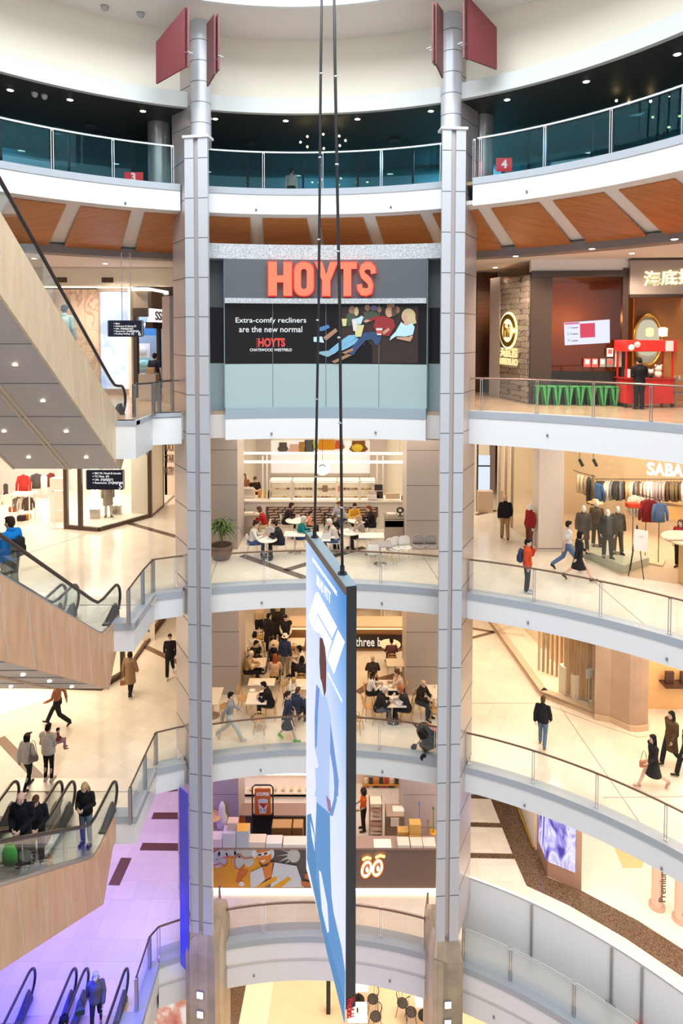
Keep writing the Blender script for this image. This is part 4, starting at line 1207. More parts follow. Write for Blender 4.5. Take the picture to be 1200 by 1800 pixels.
# ================================================================== cinema level, left side
fH = ZF['H']
def PX(px, Y, z=0.0): p = aty(px, 590, Y); return Vector((p.x, Y, z))
def zpx(py, Y, px=600): return aty(px, py, Y).z
marble = None
def marble_mat():
 m, n, l, b = _new('peach_marble')
 mp = mapping(n, l, (1, 1, 1), (0, .5, .3))
 t = n.new('ShaderNodeTexNoise'); t.inputs['Scale'].default_value = .7; t.inputs['Detail'].default_value = 8; t.inputs['Distortion'].default_value = 1.6
 l.new(mp.outputs[0], t.inputs['Vector'])
 r = ramp(n, ((.46, (.74, .56, .46)), (.50, (.50, .33, .25)), (.54, (.76, .59, .49)))); l.new(t.outputs[0], r.inputs[0]); l.new(r.outputs[0], b.inputs['Base Color'])
 b.inputs['Roughness'].default_value = .25
 return m
marble = marble_mat()
Yw = 25.5
b = MB(); b.box(((-16+PX(178, Yw).x)/2, Yw+.15, (fH+1.76)/2), (PX(178, Yw).x+16, .3, 1.76-fH)); struct('wall_marble', b, [marble])
b = MB(); xj = [PX(p, Yw).x for p in (95, 150)]
for x in xj: b.box((x, Yw-.003, -.3), (.012, .012, 4.1))
b.box((-11.5, Yw-.003, zpx(580, Yw)), (5, .012, .012)); struct('trim_marble_joint', b, [mat('marble_joint', (.45, .33, .27), .5)])
b = MB(); b.box((-11.3, Yw+.0, 2.25), (9.6, .5, .72)); struct('wall_bulkhead_left', b, [cream])
cove_e = emis('cove_light', (1.0, .83, .62), 3.0)
b = MB(); b.box((-12, Yw-.22, 1.83), (7.2, .05, .05)); tag(b.build('cove_light', [cove_e]), 'thin glowing cove line above the peach marble wall', 'light')
for px in (109, 190):
 t = thing('air_grille', 'dark twin air grille in the bulkhead above the marble wall, %s' % ('further from the column' if px < 150 else 'above the white light wall'), 'vent', tuple(PX(px, Yw-.26, 2.12)))
 b = MB(); p = PX(px, Yw-.265)
 b.box((p.x, p.y, 2.12), (.46, .02, .2)); b.build('backing', [mat('grille_dark', (.06, .035, .025), .6)], t)
 b = MB()
 for i in range(6): b.box((p.x, p.y-.012, 2.035+i*.034), (.46, .01, .008))
 b.box((p.x, p.y-.014, 2.12), (.02, .012, .2)); b.build('slats', [mat('grille_slat', (.16, .10, .07), .5)], t)
# white light wall
def lightwall():
 m = bpy.data.materials.new('light_wall'); m.use_nodes = True; n, l = m.node_tree.nodes, m.node_tree.links; n.clear()
 o = n.new('ShaderNodeOutputMaterial'); e = n.new('ShaderNodeEmission'); tc = n.new('ShaderNodeTexCoord'); t = n.new('ShaderNodeTexNoise')
 t.inputs['Scale'].default_value = 1.1; t.inputs['Detail'].default_value = 3; l.new(tc.outputs['Object'], t.inputs['Vector'])
 r = ramp(n, ((.38, (.52, .62, .95)), (.55, (.93, .95, 1.0)))); l.new(t.outputs[0], r.inputs[0]); l.new(r.outputs[0], e.inputs[0]); e.inputs[1].default_value = 1.35
 l.new(e.outputs[0], o.inputs[0]); return m
x0, x1 = PX(177, Yw).x, PX(230, Yw).x
t = thing('light_wall', 'tall white glowing panel with cloudy blue picture beside the marble wall', 'light panel', ((x0+x1)/2, Yw-.1, fH))
b = MB(); b.box(((x0+x1)/2, Yw-.08, (zpx(513, Yw)+zpx(694, Yw))/2), (x1-x0-.08, .06, zpx(513, Yw)-zpx(694, Yw)-.06)); b.build('lit_face', [lightwall()], t)
b = MB()
for x in (x0, x1): b.box((x, Yw-.07, .0-.4), (.05, .12, 4.3))
b.box(((x0+x1)/2, Yw-.07, zpx(512, Yw)), (x1-x0, .12, .05)); b.box(((x0+x1)/2, Yw-.05, fH+.12), (x1-x0, .14, .24)); b.build('frame', [mat('rosy_frame', (.55, .42, .40), .35, metal=.3)], t)
b = MB(); b.box(((x0+x1)/2, Yw+.2, -.3), (x1-x0+.3, .25, 4.4)); struct('wall_behind_light', b, [cream])
# corner shop with white lettering
A_, B_ = PX(236, 24.3), PX(262, 24.3); C_ = PX(297, 26.4)
b = MB(); b.wall(PX(231, 24.5), A_, fH, 1.75, .25); struct('wall_pilaster', b, [cream])
b = MB(); b.wall(A_, B_, .95, 1.62, .2); b.wall(B_, C_, .95, 1.62, .2); struct('wall_shop_upper', b, [mat('shop_mirror_brown', (.45, .36, .28), .15, metal=.5)])
b = MB(); b.wall(A_, B_, .62, .96, .3); b.wall(B_, C_, .18, .42, .3); struct('trim_shop_canopy', b, [dark_frame])
b = MB(); b.wall(A_+Vector((0, -.2, 0)), B_+Vector((0, -.2, 0)), 1.62, 1.74, .1); b.wall(B_+Vector((0, -.2, 0)), C_+Vector((0, -.2, 0)), 1.62, 1.74, .1)
tag(b.build('cornice_light', [cove_e]), 'bent glowing cornice line over the corner shop near the left column', 'light')
b = MB(); b.wall(B_, C_, .42, .95, .12)
sg = thing('shop_sign', 'white glowing shop sign band over the blue lit corner shop', 'sign', (B_.x, B_.y, .42))
b.build('sign_band', [emis('sign_white', (1, .97, .92), 1.25)], sg)
dd = (C_-B_).normalized(); rz = math.atan2(dd.y, dd.x); mid = B_.lerp(C_, .55)
text('sign_lettering', 'SSEY', .4, (mid.x-.0-.1*dd.y*-1*0+dd.y*.09, mid.y-dd.x*.09, .68), rz, mat('sign_letter_grey', (.25, .23, .24), .5), sg, .02, bold=.01, fit=(1.5, .36))
b = MB(); b.wall(A_, A_.lerp(B_, .25), fH, .62, .25); b.wall(C_.lerp(B_, .14), C_, fH, .2, .2); b.wall(B_.lerp(C_, .42), B_.lerp(C_, .52), fH, .2, .12); struct('wall_shop_pier', b, [dark_frame])
blue_int = mat('blue_interior', (.40, .56, .80), .6)
b = MB(); b.wall(PX(232, 27.6), PX(305, 29.2), fH, 1.7, .2); struct('wall_shop_back', b, [blue_int])
b = MB(); b.box((PX(252, 27.0).x, 27.2, .05), (.95, .08, .32)); tag(b.build('blue_panel', [mat('deep_blue', (.02, .16, .45), .4)]), 'deep blue board on the back wall of the blue lit corner shop', 'board')
for i, (px, py, w, h, c) in enumerate(((249, 617, .62, .62, (.75, .80, .85)), (251, 640, .8, .5, (.30, .62, .72)))):
 p = PX(px, 27.0); b = MB(); b.box((p.x, 27.2-.05, zpx(py, 27)), (w, .06, h)); b.ell((p.x, 27.1, zpx(py, 27)), (w*.3, .06, h*.32), 14, 8)
 tag(b.build('shop_poster', [mat('poster_tone_%d' % i, c, .5)]), ('pale round motif poster inside the blue lit corner shop', 'turquoise poster low inside the blue lit corner shop')[i], 'poster')
area('shop_blue_light', (PX(262, 26).x, 26.2, 1.6), 1.6, 1.2, 110, (.55, .72, 1.0))
p = PX(258, 26.0); b = MB(); b.box((p.x, p.y, .35), (.7, .12, .1)); tag(b.build('tube_light', [emis('tube_white', (.9, .95, 1), 4)]), 'short white strip light inside the blue lit corner shop', 'light')
p = PX(270, 24.2); person('shop assistant in a black printed shirt behind the corner shop counter', (p.x, 24.3, fH), PI, 'stand', hair=('short', BLK), top=('tee', (.02, .025, .04)))
b = MB(); b.wall(PX(246, 23.2), PX(276, 23.2), fH, fH+1.0, .5); struct('wall_counter_shop', b, [mat('counter_champagne', (.62, .52, .42), .25, metal=.4)])
b = MB(); b.box((PX(265, 23.2).x, 23.15, fH+1.12), (.3, .2, .22)); tag(b.build('cardboard_box', [mat('card', (.42, .27, .15), .8)]), 'small brown box on the corner shop counter', 'box')
b = MB(); b.wall(PX(292, 22.6), PX(305, 22.2), fH, 1.3, .3); struct('wall_beside_column', b, [clad_top])
# hanging direction signs
def direction_sign(label, px0, px1, py0, py1, Y, lines, num, rods, zt):
 a, c = aty(px0, py0, Y), aty(px1, py1, Y); w, h = c.x-a.x, a.z-c.z; mx, mz = (a.x+c.x)/2, (a.z+c.z)/2
 t = thing('direction_sign', label, 'sign', (mx, Y, c.z))
 b = MB(); b.box((mx, Y+.05, mz), (w, .1, h)); b.build('sign_body', [mat('sign_navy', (.012, .014, .03), .22)], t, bevel=.006)
 for sx in (-1, 1):
  b = MB(); b.box((mx+sx*(w/2+.012), Y+.06, mz), (.03, .13, h*.94)); b.build('end_cap', [steel_matt], t)
 for i, ln in enumerate(lines):
  z = a.z-h*(.20+.155*i) if len(lines) > 4 else a.z-h*(.17+.16*i)
  text('sign_line', ln, h*.135, (mx-w*.34, Y-.008, z), 0, emis('sign_text', (1, 1, 1), 1.1), t, .004, 'LEFT', .001)
 text('sign_number', num, h*.38, (mx+w*.43, Y-.008, c.z+h*.18), 0, MATS['sign_text'], t, .004)
 for px in rods:
  x = aty(px, 500, Y).x; b = MB(); b.cyl((x, Y+.05, a.z), .014, zt-a.z, 8); b.build('rod', [steel_matt], t)
 return t
direction_sign('dark hanging direction sign numbered 6 in front of the white light wall', 190, 249.5, 563, 592, 20.6, ['+ Myer', '+ Anderson St Dining (P)', '+ Lifts  [P][&][i][T][L]', '+ Restrooms  [W][M][P][B]', '+ Rooftop Parking  [P]'], '6', (213, 228), 2.62)
# ceiling fittings of the cinema level
dl_e = emis('downlight_disc', (1.0, .86, .68), 14)
dl_rim = mat('downlight_rim', (.8, .8, .8), .4)
def downlight(p, label, group, spot=0, r=.09, color=(1, .8, .6)):
 t = thing('downlight', label, 'light', tuple(p), 0, group)
 b = MB(); b.cyl((0, 0, -.012), r*1.25, .012, 16); b.build('rim', [dl_rim], t, local=True)
 b = MB(); b.cyl((0, 0, -.02), r*.9, .01, 16); b.build('lamp', [dl_e], t, local=True)
 if spot:
  l = bpy.data.lights.new('downlight_beam', 'SPOT'); l.energy = spot; l.spot_size = math.radians(150); l.spot_blend = .6; l.color = color; l.shadow_soft_size = .1
  o = link('downlight_beam', l, t, True); o.location = (0, 0, -.05)
for px, py in ((60, 454), (185, 463), (138, 476), (265, 482), (20, 470)):
 downlight(atz(px, py, 2.615), 'round downlight in the white ceiling above the direction sign', 'downlights left of the cinema', 750)
for px, py in ((906, 450), (1040, 437), (870, 470), (1185, 420), (1110, 445)):
 downlight(atz(px, py, 2.615), 'round downlight in the white ceiling before the hotpot restaurant', 'downlights in front of the restaurant', 750)
for px, py, c in ((180, 484, 'left'), (246, 482, 'right'), (190, 473, 'mid')):
 p = atz(px, py, 2.6); b = MB(); b.cyl((p.x, p.y, 2.54), .06, .08, 14); b.ell((p.x, p.y, 2.53), (.05, .05, .05), 12, 8)
 tag(b.build('dome_camera', [mat('camera_grey', (.25, .24, .24), .3)], smooth=True), 'small grey dome camera under the white ceiling above the direction sign', 'camera', 'dome cameras left of the cinema')
# person riding the topmost escalator
person('person in a pale top and dark cap standing on the topmost escalator', (-7.15, 16.2, fH+.76*(18.2-16.2)-.02), PI, 'stand', hair=('cap', (.05, .07, .08)), top=('jacket', (.62, .70, .62)), bottom=('trousers', (.2, .22, .2)))
# ================================================================== cinema level, right side: hotpot restaurant
def FY(x): return 22.4-.1*(x-6.75)
def FX(px):
 k = (px-600)/1101.0; return k*(22.4+.675)/(1+.1*k)
stone_m = None
def stone_mat():
 m, n, l, b = _new('rough_stone')
 mp = mapping(n, l, (1, 1, 1), (PI/2, 0, 0))
 br = n.new('ShaderNodeTexBrick'); br.inputs['Scale'].default_value = 1; br.inputs['Brick Width'].default_value = .34; br.inputs['Row Height'].default_value = .2; br.inputs['Mortar Size'].default_value = .014; br.inputs['Mortar Smooth'].default_value = .6
 br.inputs['Color1'].default_value = (.30, .235, .185, 1); br.inputs['Color2'].default_value = (.44, .36, .29, 1); br.inputs['Mortar'].default_value = (.10, .075, .055, 1)
 nz = n.new('ShaderNodeTexNoise'); nz.inputs['Scale'].default_value = 5; nz.inputs['Detail'].default_value = 6
 l.new(mp.outputs[0], nz.inputs['Vector'])
 ad = n.new('ShaderNodeVectorMath'); ad.operation = 'MULTIPLY_ADD'; ad.inputs[1].default_value = (.2, .2, .2); l.new(nz.outputs['Color'], ad.inputs[0]); l.new(mp.outputs[0], ad.inputs[2])
 l.new(ad.outputs[0], br.inputs['Vector']); l.new(br.outputs['Color'], b.inputs['Base Color'])
 mx = n.new('ShaderNodeMath'); mx.operation = 'MULTIPLY_ADD'; mx.inputs[1].default_value = .5; l.new(nz.outputs[0], mx.inputs[0])
 iv = n.new('ShaderNodeMath'); iv.operation = 'SUBTRACT'; iv.inputs[0].default_value = 1; l.new(br.outputs['Fac'], iv.inputs[1]); l.new(iv.outputs[0], mx.inputs[2])
 bp = n.new('ShaderNodeBump'); bp.inputs['Strength'].default_value = .9; bp.inputs['Distance'].default_value = .08; l.new(mx.outputs[0], bp.inputs['Height']); l.new(bp.outputs[0], b.inputs['Normal'])
 b.inputs['Roughness'].default_value = .8
 return m
stone_m = stone_mat()
s0, s1 = PX(882, 24.6), PX(931, 22.5)
b = MB(); b.wall(s0, s1, fH, 2.1, .25); struct('wall_stone', b, [stone_m])
b = MB(); b.wall(PX(866, 25.2), PX(883, 24.5), fH, 2.2, .3); struct('wall_pilaster_right', b, [taupe])
dark_timber = wood('dark_timber', (.05, .018, .008), (.13, .045, .018), (.6, .6, 8), .35)
b = MB(); b.wall(PX(836, 27), PX(872, 27), fH, 2.62, .2); struct('wall_dark_timber', b, [dark_timber])
bronze_dark = mat('bronze_dark', (.075, .048, .036), .35, metal=.35)
def fwall(px0, px1, z0, z1, t=.2, off=0.0):
 a, c = FX(px0), FX(px1); b = MB(); b.wall((a, FY(a)+off), (c, FY(c)+off), z0, z1, t); return b
struct('wall_bronze_panel', fwall(931, 968, fH, 2.15), [bronze_dark])
struct('wall_window_base', fwall(968, 1092, fH, zpx(652, 22.2)), [mat('base_dark', (.018, .014, .012), .25)])
struct('trim_lintel', fwall(931, 1092, 2.0, 2.22, .28), [dark_frame])
struct('wall_bulkhead_right', fwall(931, 1330, 2.2, 2.64, .3, .1), [soffit_white])
struct('window_5', fwall(968, 1092, zpx(652, 22.2), 2.02, .03), [glass('smoked_glass', (.72, .58, .50), 1.5, 0, .04)])
struct('trim_post', fwall(1091, 1101, fH, 2.3, .22), [bronze_dark])
amber = mat('amber_interior', (.40, .17, .06), .45)
amber2 = mat('amber_panel', (.50, .22, .07), .45)
b = MB(); b.wall((6.6, 25.6), (14, 25.0), fH, 2.3, .2); struct('wall_restaurant_back', b, [amber])
b = MB(); b.prism([(6.9, 22.6), (14, 21.6), (14, 26), (6.9, 26)], 2.05, 2.15); struct('ceiling_restaurant', b, [mat('ceiling_brown', (.12, .06, .04), .5)])
b = MB(); b.wall((FX(1150), 23.6), (14, 23.0), fH, 2.0, .2); struct('wall_restaurant_screen', b, [amber2])
for i, x in enumerate((8.0, 9.3)): point('restaurant_lamp_%d' % i, (x, 24.2, .6), 60, (1, .55, .22))
for x in (11.6, 12.7):
 l = bpy.data.lights.new('wall_washer', 'SPOT'); l.energy = 260; l.spot_size = 1.2; l.spot_blend = .8; l.color = (1, .62, .28); o = bpy.data.objects.new('wall_washer', l); COL.objects.link(o); o.location = (x, 23.0, 1.95); o.rotation_euler = (-.25, 0, 0)
# sign box over the entrance
sb = thing('restaurant_sign', 'taupe sign box with golden glowing Chinese characters over the entrance', 'sign', (FX(1150), FY(FX(1150)), zpx(520, 21.8)))
z0s, z1s = zpx(520, 21.8, 1150), zpx(455, 21.8, 1150)
b = fwall(1100, 1330, z0s+.05, z1s-.05, .3, -.1); b.build('sign_face', [mat('sign_taupe', (.40, .34, .30), .4)], sb)
b = fwall(1100, 1330, z1s-.05, z1s+.06, .4, -.1); b2 = fwall(1100, 1330, z0s-.06, z0s+.05, .4, -.1); b.add(b2.v, b2.f); b.build('sign_frame', [bronze_dark], sb)
gold_e = emis('gold_glow', (1.0, .80, .40), 2.2); gold_s = emis('gold_soft', (1, .74, .34), 1.2)
for i, chx in enumerate('海底捞'):
 px = 1136+30*i; x = FX(px)
 text('sign_character', chx, .5, (x, FY(x)-.29, zpx(489-1.5*i, 21.6, px)), -.1, gold_e, sb, .06, bold=.006, fit=(.54, .52))
# round logo on the stone wall
sd_ = (s1-s0).normalized(); srz = math.atan2(sd_.y, sd_.x); sn = Vector((sd_.y, -sd_.x, 0))
def onstone(f, z, off): p = s0.lerp(s1, f)+sn*(.13+off); return (p.x, p.y, z)
lg = thing('round_logo', 'gold ring logo glowing on the rough stone wall', 'sign', onstone(.45, zpx(581, 23.6), 0))
ctr = Vector(onstone(.45, zpx(581, 23.6, 900), .10)); Rm = Matrix.Rotation(srz, 3, 'Z') @ Matrix.Rotation(PI/2, 3, 'X')
def disc(r0, r1, t, n=36):
 b = MB(); vs = []
 for zq in (-t/2, t/2):
  for r in (r0, r1): vs += [ctr+Rm @ Vector((r*math.cos(2*PI*i/n), r*math.sin(2*PI*i/n), zq)) for i in range(n)]
 fs = []
 for i in range(n):
  j = (i+1) % n; fs += [(i, j, n+j, n+i), (2*n+i, 3*n+i, 3*n+j, 2*n+j), (i, 2*n+i, 2*n+j, j), (n+i, n+j, 3*n+j, 3*n+i)]
 b.add(vs, fs); return b
gold = mat('gold_metal', (.72, .48, .12), .28, metal=.9)
disc(.44, .62, .09).build('logo_ring', [gold], lg); disc(.001, .45, .03).build('logo_disc', [emis('logo_glow', (1, .86, .6), 1.3)], lg)
disc(.60, .70, .02).build('logo_halo', [gold_e], lg)
text('logo_mark', 'hi', .7, onstone(.45, zpx(582, 23.6, 900), .17), srz, gold, lg, .05, bold=.02)
text('logo_word', '海底捞', .3, onstone(.47, zpx(620, 23.4, 900), .10), srz, gold_s, lg, .05, fit=(1.35, .36))
text('logo_word', 'HAIDILAO', .3, onstone(.47, zpx(636, 23.4, 900), .10), srz, gold_s, lg, .05, fit=(1.35, .26))
p = ctr+sn*.35; point('logo_light', tuple(p), 6, (1, .8, .5), .05)
# screen behind the window
tv = thing('menu_screen', 'tilted white and red waiting list screen behind the smoked window', 'screen', (FX(1028), FY(FX(1028))-.2, zpx(585, 22)))
def tvp(px, py, off): x = FX(px); return Vector((x, FY(x)-.16-off, zpx(py, FY(x)-.16, px)))
b = MB(); b.plate([tvp(990, 607, 0), tvp(1068, 602.5, 0), tvp(1067, 561.5, 0), tvp(988, 567, 0)], .05); b.build('screen_face', [emis('screen_pale', (.82, .84, 1.0), 1.05)], tv)
b = MB(); b.plate([tvp(1016, 594, .01), tvp(1042, 592.5, .01), tvp(1041, 567.5, .01), tvp(1015, 569, .01)], .008); b.build('red_block', [emis('screen_red', (.85, .10, .16), .9)], tv)
b = MB(); b.plate([tvp(988.5, 571, .012), tvp(1014, 569.5, .012), tvp(1014, 566, .012), tvp(988.5, 567.5, .012)], .006); b.build('title_bar', [emis('screen_pink', (.8, .25, .42), .9)], tv)
for s_, py in (('1-4', 576), ('5-6', 587), ('7+', 599)):
 x = FX(996); text('screen_text', s_, .12, tuple(tvp(997, py, .015)), -.1, mat('screen_ink', (.05, .05, .08), .6), tv, .004)
 for k in range(1):
  b = MB(); b.plate([tvp(1002, py+1, .014), tvp(1012, py+.5, .014), tvp(1012, py-1, .014), tvp(1002, py-.5, .014)], .004); b.build('screen_text', [MATS['screen_ink']], tv)
# notices stuck on the window
for lab, x0, x1, y0, y1, c1, c2 in (('red framed notice on the restaurant window, leftmost of the lower row', 1023, 1035, 630, 645, (.70, .10, .10), (.85, .80, .76)), ('red framed notice on the restaurant window, second of the lower row', 1037, 1048, 630, 645, (.70, .10, .10), (.85, .80, .76)), ('grey and red notice with a round picture on the restaurant window', 1051, 1061, 630, 645, (.30, .26, .27), (.75, .70, .68)), ('dark notice with a red head on the restaurant window, next to the post', 1063, 1075, 630, 645, (.22, .2, .21), (.62, .1, .09)), ('white notice with a red foot, above the lower row of notices', 1063, 1074, 612, 627, (.84, .80, .76), (.68, .12, .12)), ('tall cream notice on the restaurant window beside the post', 1077, 1089, 612, 645, (.80, .70, .58), (.86, .80, .70))):
 t = thing('window_notice', lab, 'poster', tuple(tvp((x0+x1)/2, y1, 0)))
 b = MB(); b.plate([tvp(x0, y1, .0), tvp(x1, y1, .0), tvp(x1, y0, .0), tvp(x0, y0, .0)], .012); b.build('notice_sheet', [mat('notice_%d' % x0+str(y0), c1, .5)], t)
 b = MB(); dx = (x1-x0)*.18; b.plate([tvp(x0+dx, y1-5 if y0 < 620 else y1-5, .006), tvp(x1-dx, y1-5, .006), tvp(x1-dx, y0+2, .006), tvp(x0+dx, y0+2, .006)], .006); b.build('notice_print', [mat('notice_in_%d' % x0+str(y0), c2, .5)], t)
# row of green metal stools along the window base
green = mat('green_enamel', (.05, .30, .075), .35, spec=.6)
def stool_parts():
 t = thing('metal_stool', 'green metal stool in the row under the restaurant window', 'stool', (0, 0, 0), 0, 'green stools under the restaurant window')
 b = MB(); b.box((0, 0, .665), (.34, .34, .05)); b.build('seat', [green], t, local=True, bevel=.015)
 for sx in (-1, 1):
  for sy in (-1, 1):
   b = MB(); x0, y0, x1, y1 = sx*.155, sy*.155, sx*.185, sy*.185
   b.add([(x0-sx*.11, y0, .65), (x0, y0, .65), (x0, y0-sy*.11, .65), (x1-sx*.035, y1, 0), (x1, y1, 0), (x1, y1-sy*.035, 0)], [(0, 1, 4, 3), (1, 2, 5, 4), (0, 2, 1), (3, 4, 5), (0, 3, 5, 2)])
   b.build('leg', [green], t, local=True)
 return t
st0 = stool_parts(); n_st = 8
for i in range(n_st):
 x = FX(933)+.2+i*(FX(1086)-FX(933)-.3)/(n_st-1); loc = (x, FY(x)-.42, fH)
 if i == 0: st0.location = loc
 else: clone(st0, loc, -.1)
# red cart with canopy
red = mat('red_lacquer', (.62, .02, .015), .35);
cx0, cx1, cy0, cy1 = FX(1096)*.965, FX(1186)*.965, 21.15, 21.9
ct = thing('snack_cart', 'red market cart with a canopy in front of the restaurant entrance', 'cart', ((cx0+cx1)/2, cy0, fH))
zct = zpx(598, 21.2, 1140); zcb = zpx(618, 21.2, 1140); ztab = zpx(667, 21.2, 1140)
b = MB(); b.box(((cx0+cx1)/2, (cy0+cy1)/2, (fH+.14+ztab)/2), (cx1-cx0, cy1-cy0, ztab-fH-.14)); b.build('skirt', [red], ct, bevel=.02)
b = MB(); b.box(((cx0+cx1)/2, (cy0+cy1)/2, ztab+.02), (cx1-cx0+.08, cy1-cy0+.08, .05)); b.build('counter_top', [mat('cart_top', (.35, .03, .02), .4)], ct)
for x in (cx0+.04, cx1-.04):
 for y in (cy0+.04, cy1-.04):
  b = MB(); b.box((x, y, (ztab+zct)/2), (.05, .05, zct-ztab)); b.build('post', [red], ct)
  b = MB(); b.cyl((x, y, fH+.02), .06, .12, 10); b.build('wheel', [black], ct)
b = MB(); b.box(((cx0+cx1)/2, (cy0+cy1)/2, (zct+zcb)/2), (cx1-cx0+.12, cy1-cy0+.1, zct-zcb)); b.build('canopy', [mat('red_bright', (.75, .03, .02), .4)], ct, bevel=.02)
b = MB(); b.box((FX(1174)*.965, cy0-.07, (zct+zcb)/2), (.26, .02, .34)); b.build('price_board', [mat('price_white', (.78, .74, .76), .5)], ct)
# plain round badges on the canopy corner
for px, py, c in ((1104, 611, (.85, .8, .78)), (1115, 606, (.85, .5, .48))):
 x = FX(px)*.965; b = MB(); b.ell((x, cy0-.08, zpx(py, 21.1, px)), (.11, .03, .11), 16, 8); b.build('badge', [mat('badge_%d' % px, c, .5)], ct, smooth=True)
def plush(label, x, y, z, c1, c2, r=.13):
 t = thing('plush_toy', label, 'toy', (x, y, z))
 b = MB(); b.ell((x, y, z+r*.9), (r*.9, r*.8, r), 14, 10); b.build('body', [cloth(c2)], t, smooth=True)
 b = MB(); b.ell((x, y-.02, z+r*2.2), (r*.85, r*.75, r*.75), 14, 10)
 for s_ in (-1, 1): b.ell((x+s_*r*.65, y-.02, z+r*2.85), (r*.28,)*3, 10, 8)
 b.build('head', [cloth(c1)], t, smooth=True)
plush('white plush toy with a dark body on the red cart', FX(1145)*.965, 21.25, ztab+.045, (.82, .8, .76), (.04, .04, .04), .10)
plush('big cream plush toy on the right end of the red cart', FX(1160)*.965, 21.3, ztab+.045, (.80, .72, .58), (.82, .75, .62), .15)
b = MB(); b.box((FX(1101)*.97, 21.3, ztab+.2), (.12, .2, .3)); tag(b.build('cup_dispenser', [mat('disp', (.75, .78, .8), .3)], bevel=.02), 'white cup dispenser on the left end of the red cart', 'dispenser')
p = PX(1125, 20.75); person('man in a black suit standing with his back to us at the red cart', (p.x, 20.75, fH), PI, 'phone', hair=('short', BLK), top=('jacket', (.012, .012, .014)), bottom=('trousers', (.012, .012, .014)))
# gold oval mirror inside
mr = thing('oval_mirror', 'tall gold rimmed oval mirror inside the restaurant entrance', 'mirror', (FX(1164), 23.2, -.8))
xm_, ym_, zm_ = FX(1166), 23.1, zpx(598, 23.1, 1165)
b = MB(); b.tube([(xm_+.5*math.cos(2*PI*i/36), ym_-.03, zm_+.92*math.sin(2*PI*i/36)) for i in range(36)], .05, 8, close=True); b.build('rim', [gold], mr, smooth=True)
b = MB(); b.ell((xm_, ym_, zm_), (.48, .02, .9), 28, 10); b.build('mirror_glass', [mat('mirror', (.8, .7, .5), .03, metal=1)], mr, smooth=True)
b = MB(); b.lathe((FX(1182), 22.6, -.1), [(.02, 0), (.14, .02), (.15, .3), (.06, .34)], 18); tag(b.build('lamp', [emis('lamp_shade', (1, .75, .35), 3)], smooth=True), 'small glowing lamp beside the oval mirror', 'lamp')
b = MB(); p = PX(1197, 21.6); b.box((p.x+.2, 21.8, fH+.45), (.8, .5, .04)); b.box((p.x+.2, 21.8, fH+.9), (.8, .5, .04))
for sx in (-.38, .38):
 for sy in (-.23, .23): b.box((p.x+.2+sx, 21.8+sy, fH+.5), (.03, .03, 1.0))
tag(b.build('wire_trolley', [mat('trolley_grey', (.35, .33, .32), .35, metal=.7)]), 'wire shelf trolley right of the red cart', 'trolley')
b = MB()
for i in range(5): b.cyl((p.x-.1+.15*i, 21.75, fH+.92), .05, .14, 10)
o = b.build('jar_row', [mat('jar_pale', (.75, .66, .5), .3)]); tag(o, 'packed pale jars on the wire trolley', 'jars'); o['kind'] = 'stuff'
# ================================================================== topmost gallery fittings
cx, cy, R, zA = LV['A']; fA = ZF['A']
for px, py in ((18, 158), (123, 175), (251, 195), (378, 208.5), (502, 212), (628, 209), (757, 195), (891, 175), (1030, 143), (1190, 95)):
 downlight(atz(px, py, 6.995), 'round warm downlight in the black ceiling of the topmost gallery', 'downlights of the topmost gallery', 0, .085)
for i, (px, py) in enumerate(((160, 221), (177, 237), (440, 252), (693, 245))):
 p = atz(px, py, 6.99); b = MB(); b.cyl((p.x, p.y, 6.95), .2, .04, 24); b.cyl((p.x, p.y, 6.945), .16, .01, 24)
 tag(b.build('ceiling_speaker', [mat('speaker_dark', (.05, .045, .045), .5)]), 'round dark speaker in the black ceiling of the topmost gallery', 'speaker', 'speakers of the topmost gallery')
for i, (px, py) in enumerate(((61, 163), (78, 167))):
 p = atz(px, py, 6.99); b = MB(); b.cyl((p.x, p.y, 6.93), .09, .07, 16); b.ell((p.x, p.y, 6.92), (.075, .075, .07), 14, 8)
 tag(b.build('dome_camera', [mat('camera_pale', (.55, .55, .56), .3)], smooth=True), 'pale dome camera under the black ceiling at the upper left', 'camera', 'pale dome cameras at the upper left')
bulb_e = emis('pendant_bulb', (1.0, .70, .30), 22)
def bulbs(pts, z, lab, grp):
 for px, py in pts:
  d = ray(px, py); Y = (21.8 if px < 700 else 19.0); p = aty(px, py, Y+random.uniform(-.4, .4))
  t = thing('pendant_bulb', lab, 'light', (p.x, p.y, p.z), 0, grp)
  b = MB(); b.ell((0, 0, 0), (.035, .035, .035), 12, 8); b.build('bulb', [bulb_e], t, local=True, smooth=True)
  b = MB(); b.cyl((0, 0, .03), .004, 6.98-p.z-.03, 5); b.build('cord', [black], t, local=True)
bulbs(((528, 250), (540, 240), (540, 258), (568, 236), (569, 261), (596, 239), (607, 247), (597, 256)), 6, 'tiny warm bulb hanging in the cluster between the tall columns', 'pendant bulbs between the columns')
bulbs(((1083, 177), (1090, 164), (1123, 152), (1165, 148), (1187, 155), (1105, 182), (1143, 178), (1176, 168)), 6, 'tiny warm bulb hanging in the cluster at the upper right', 'pendant bulbs at the upper right')
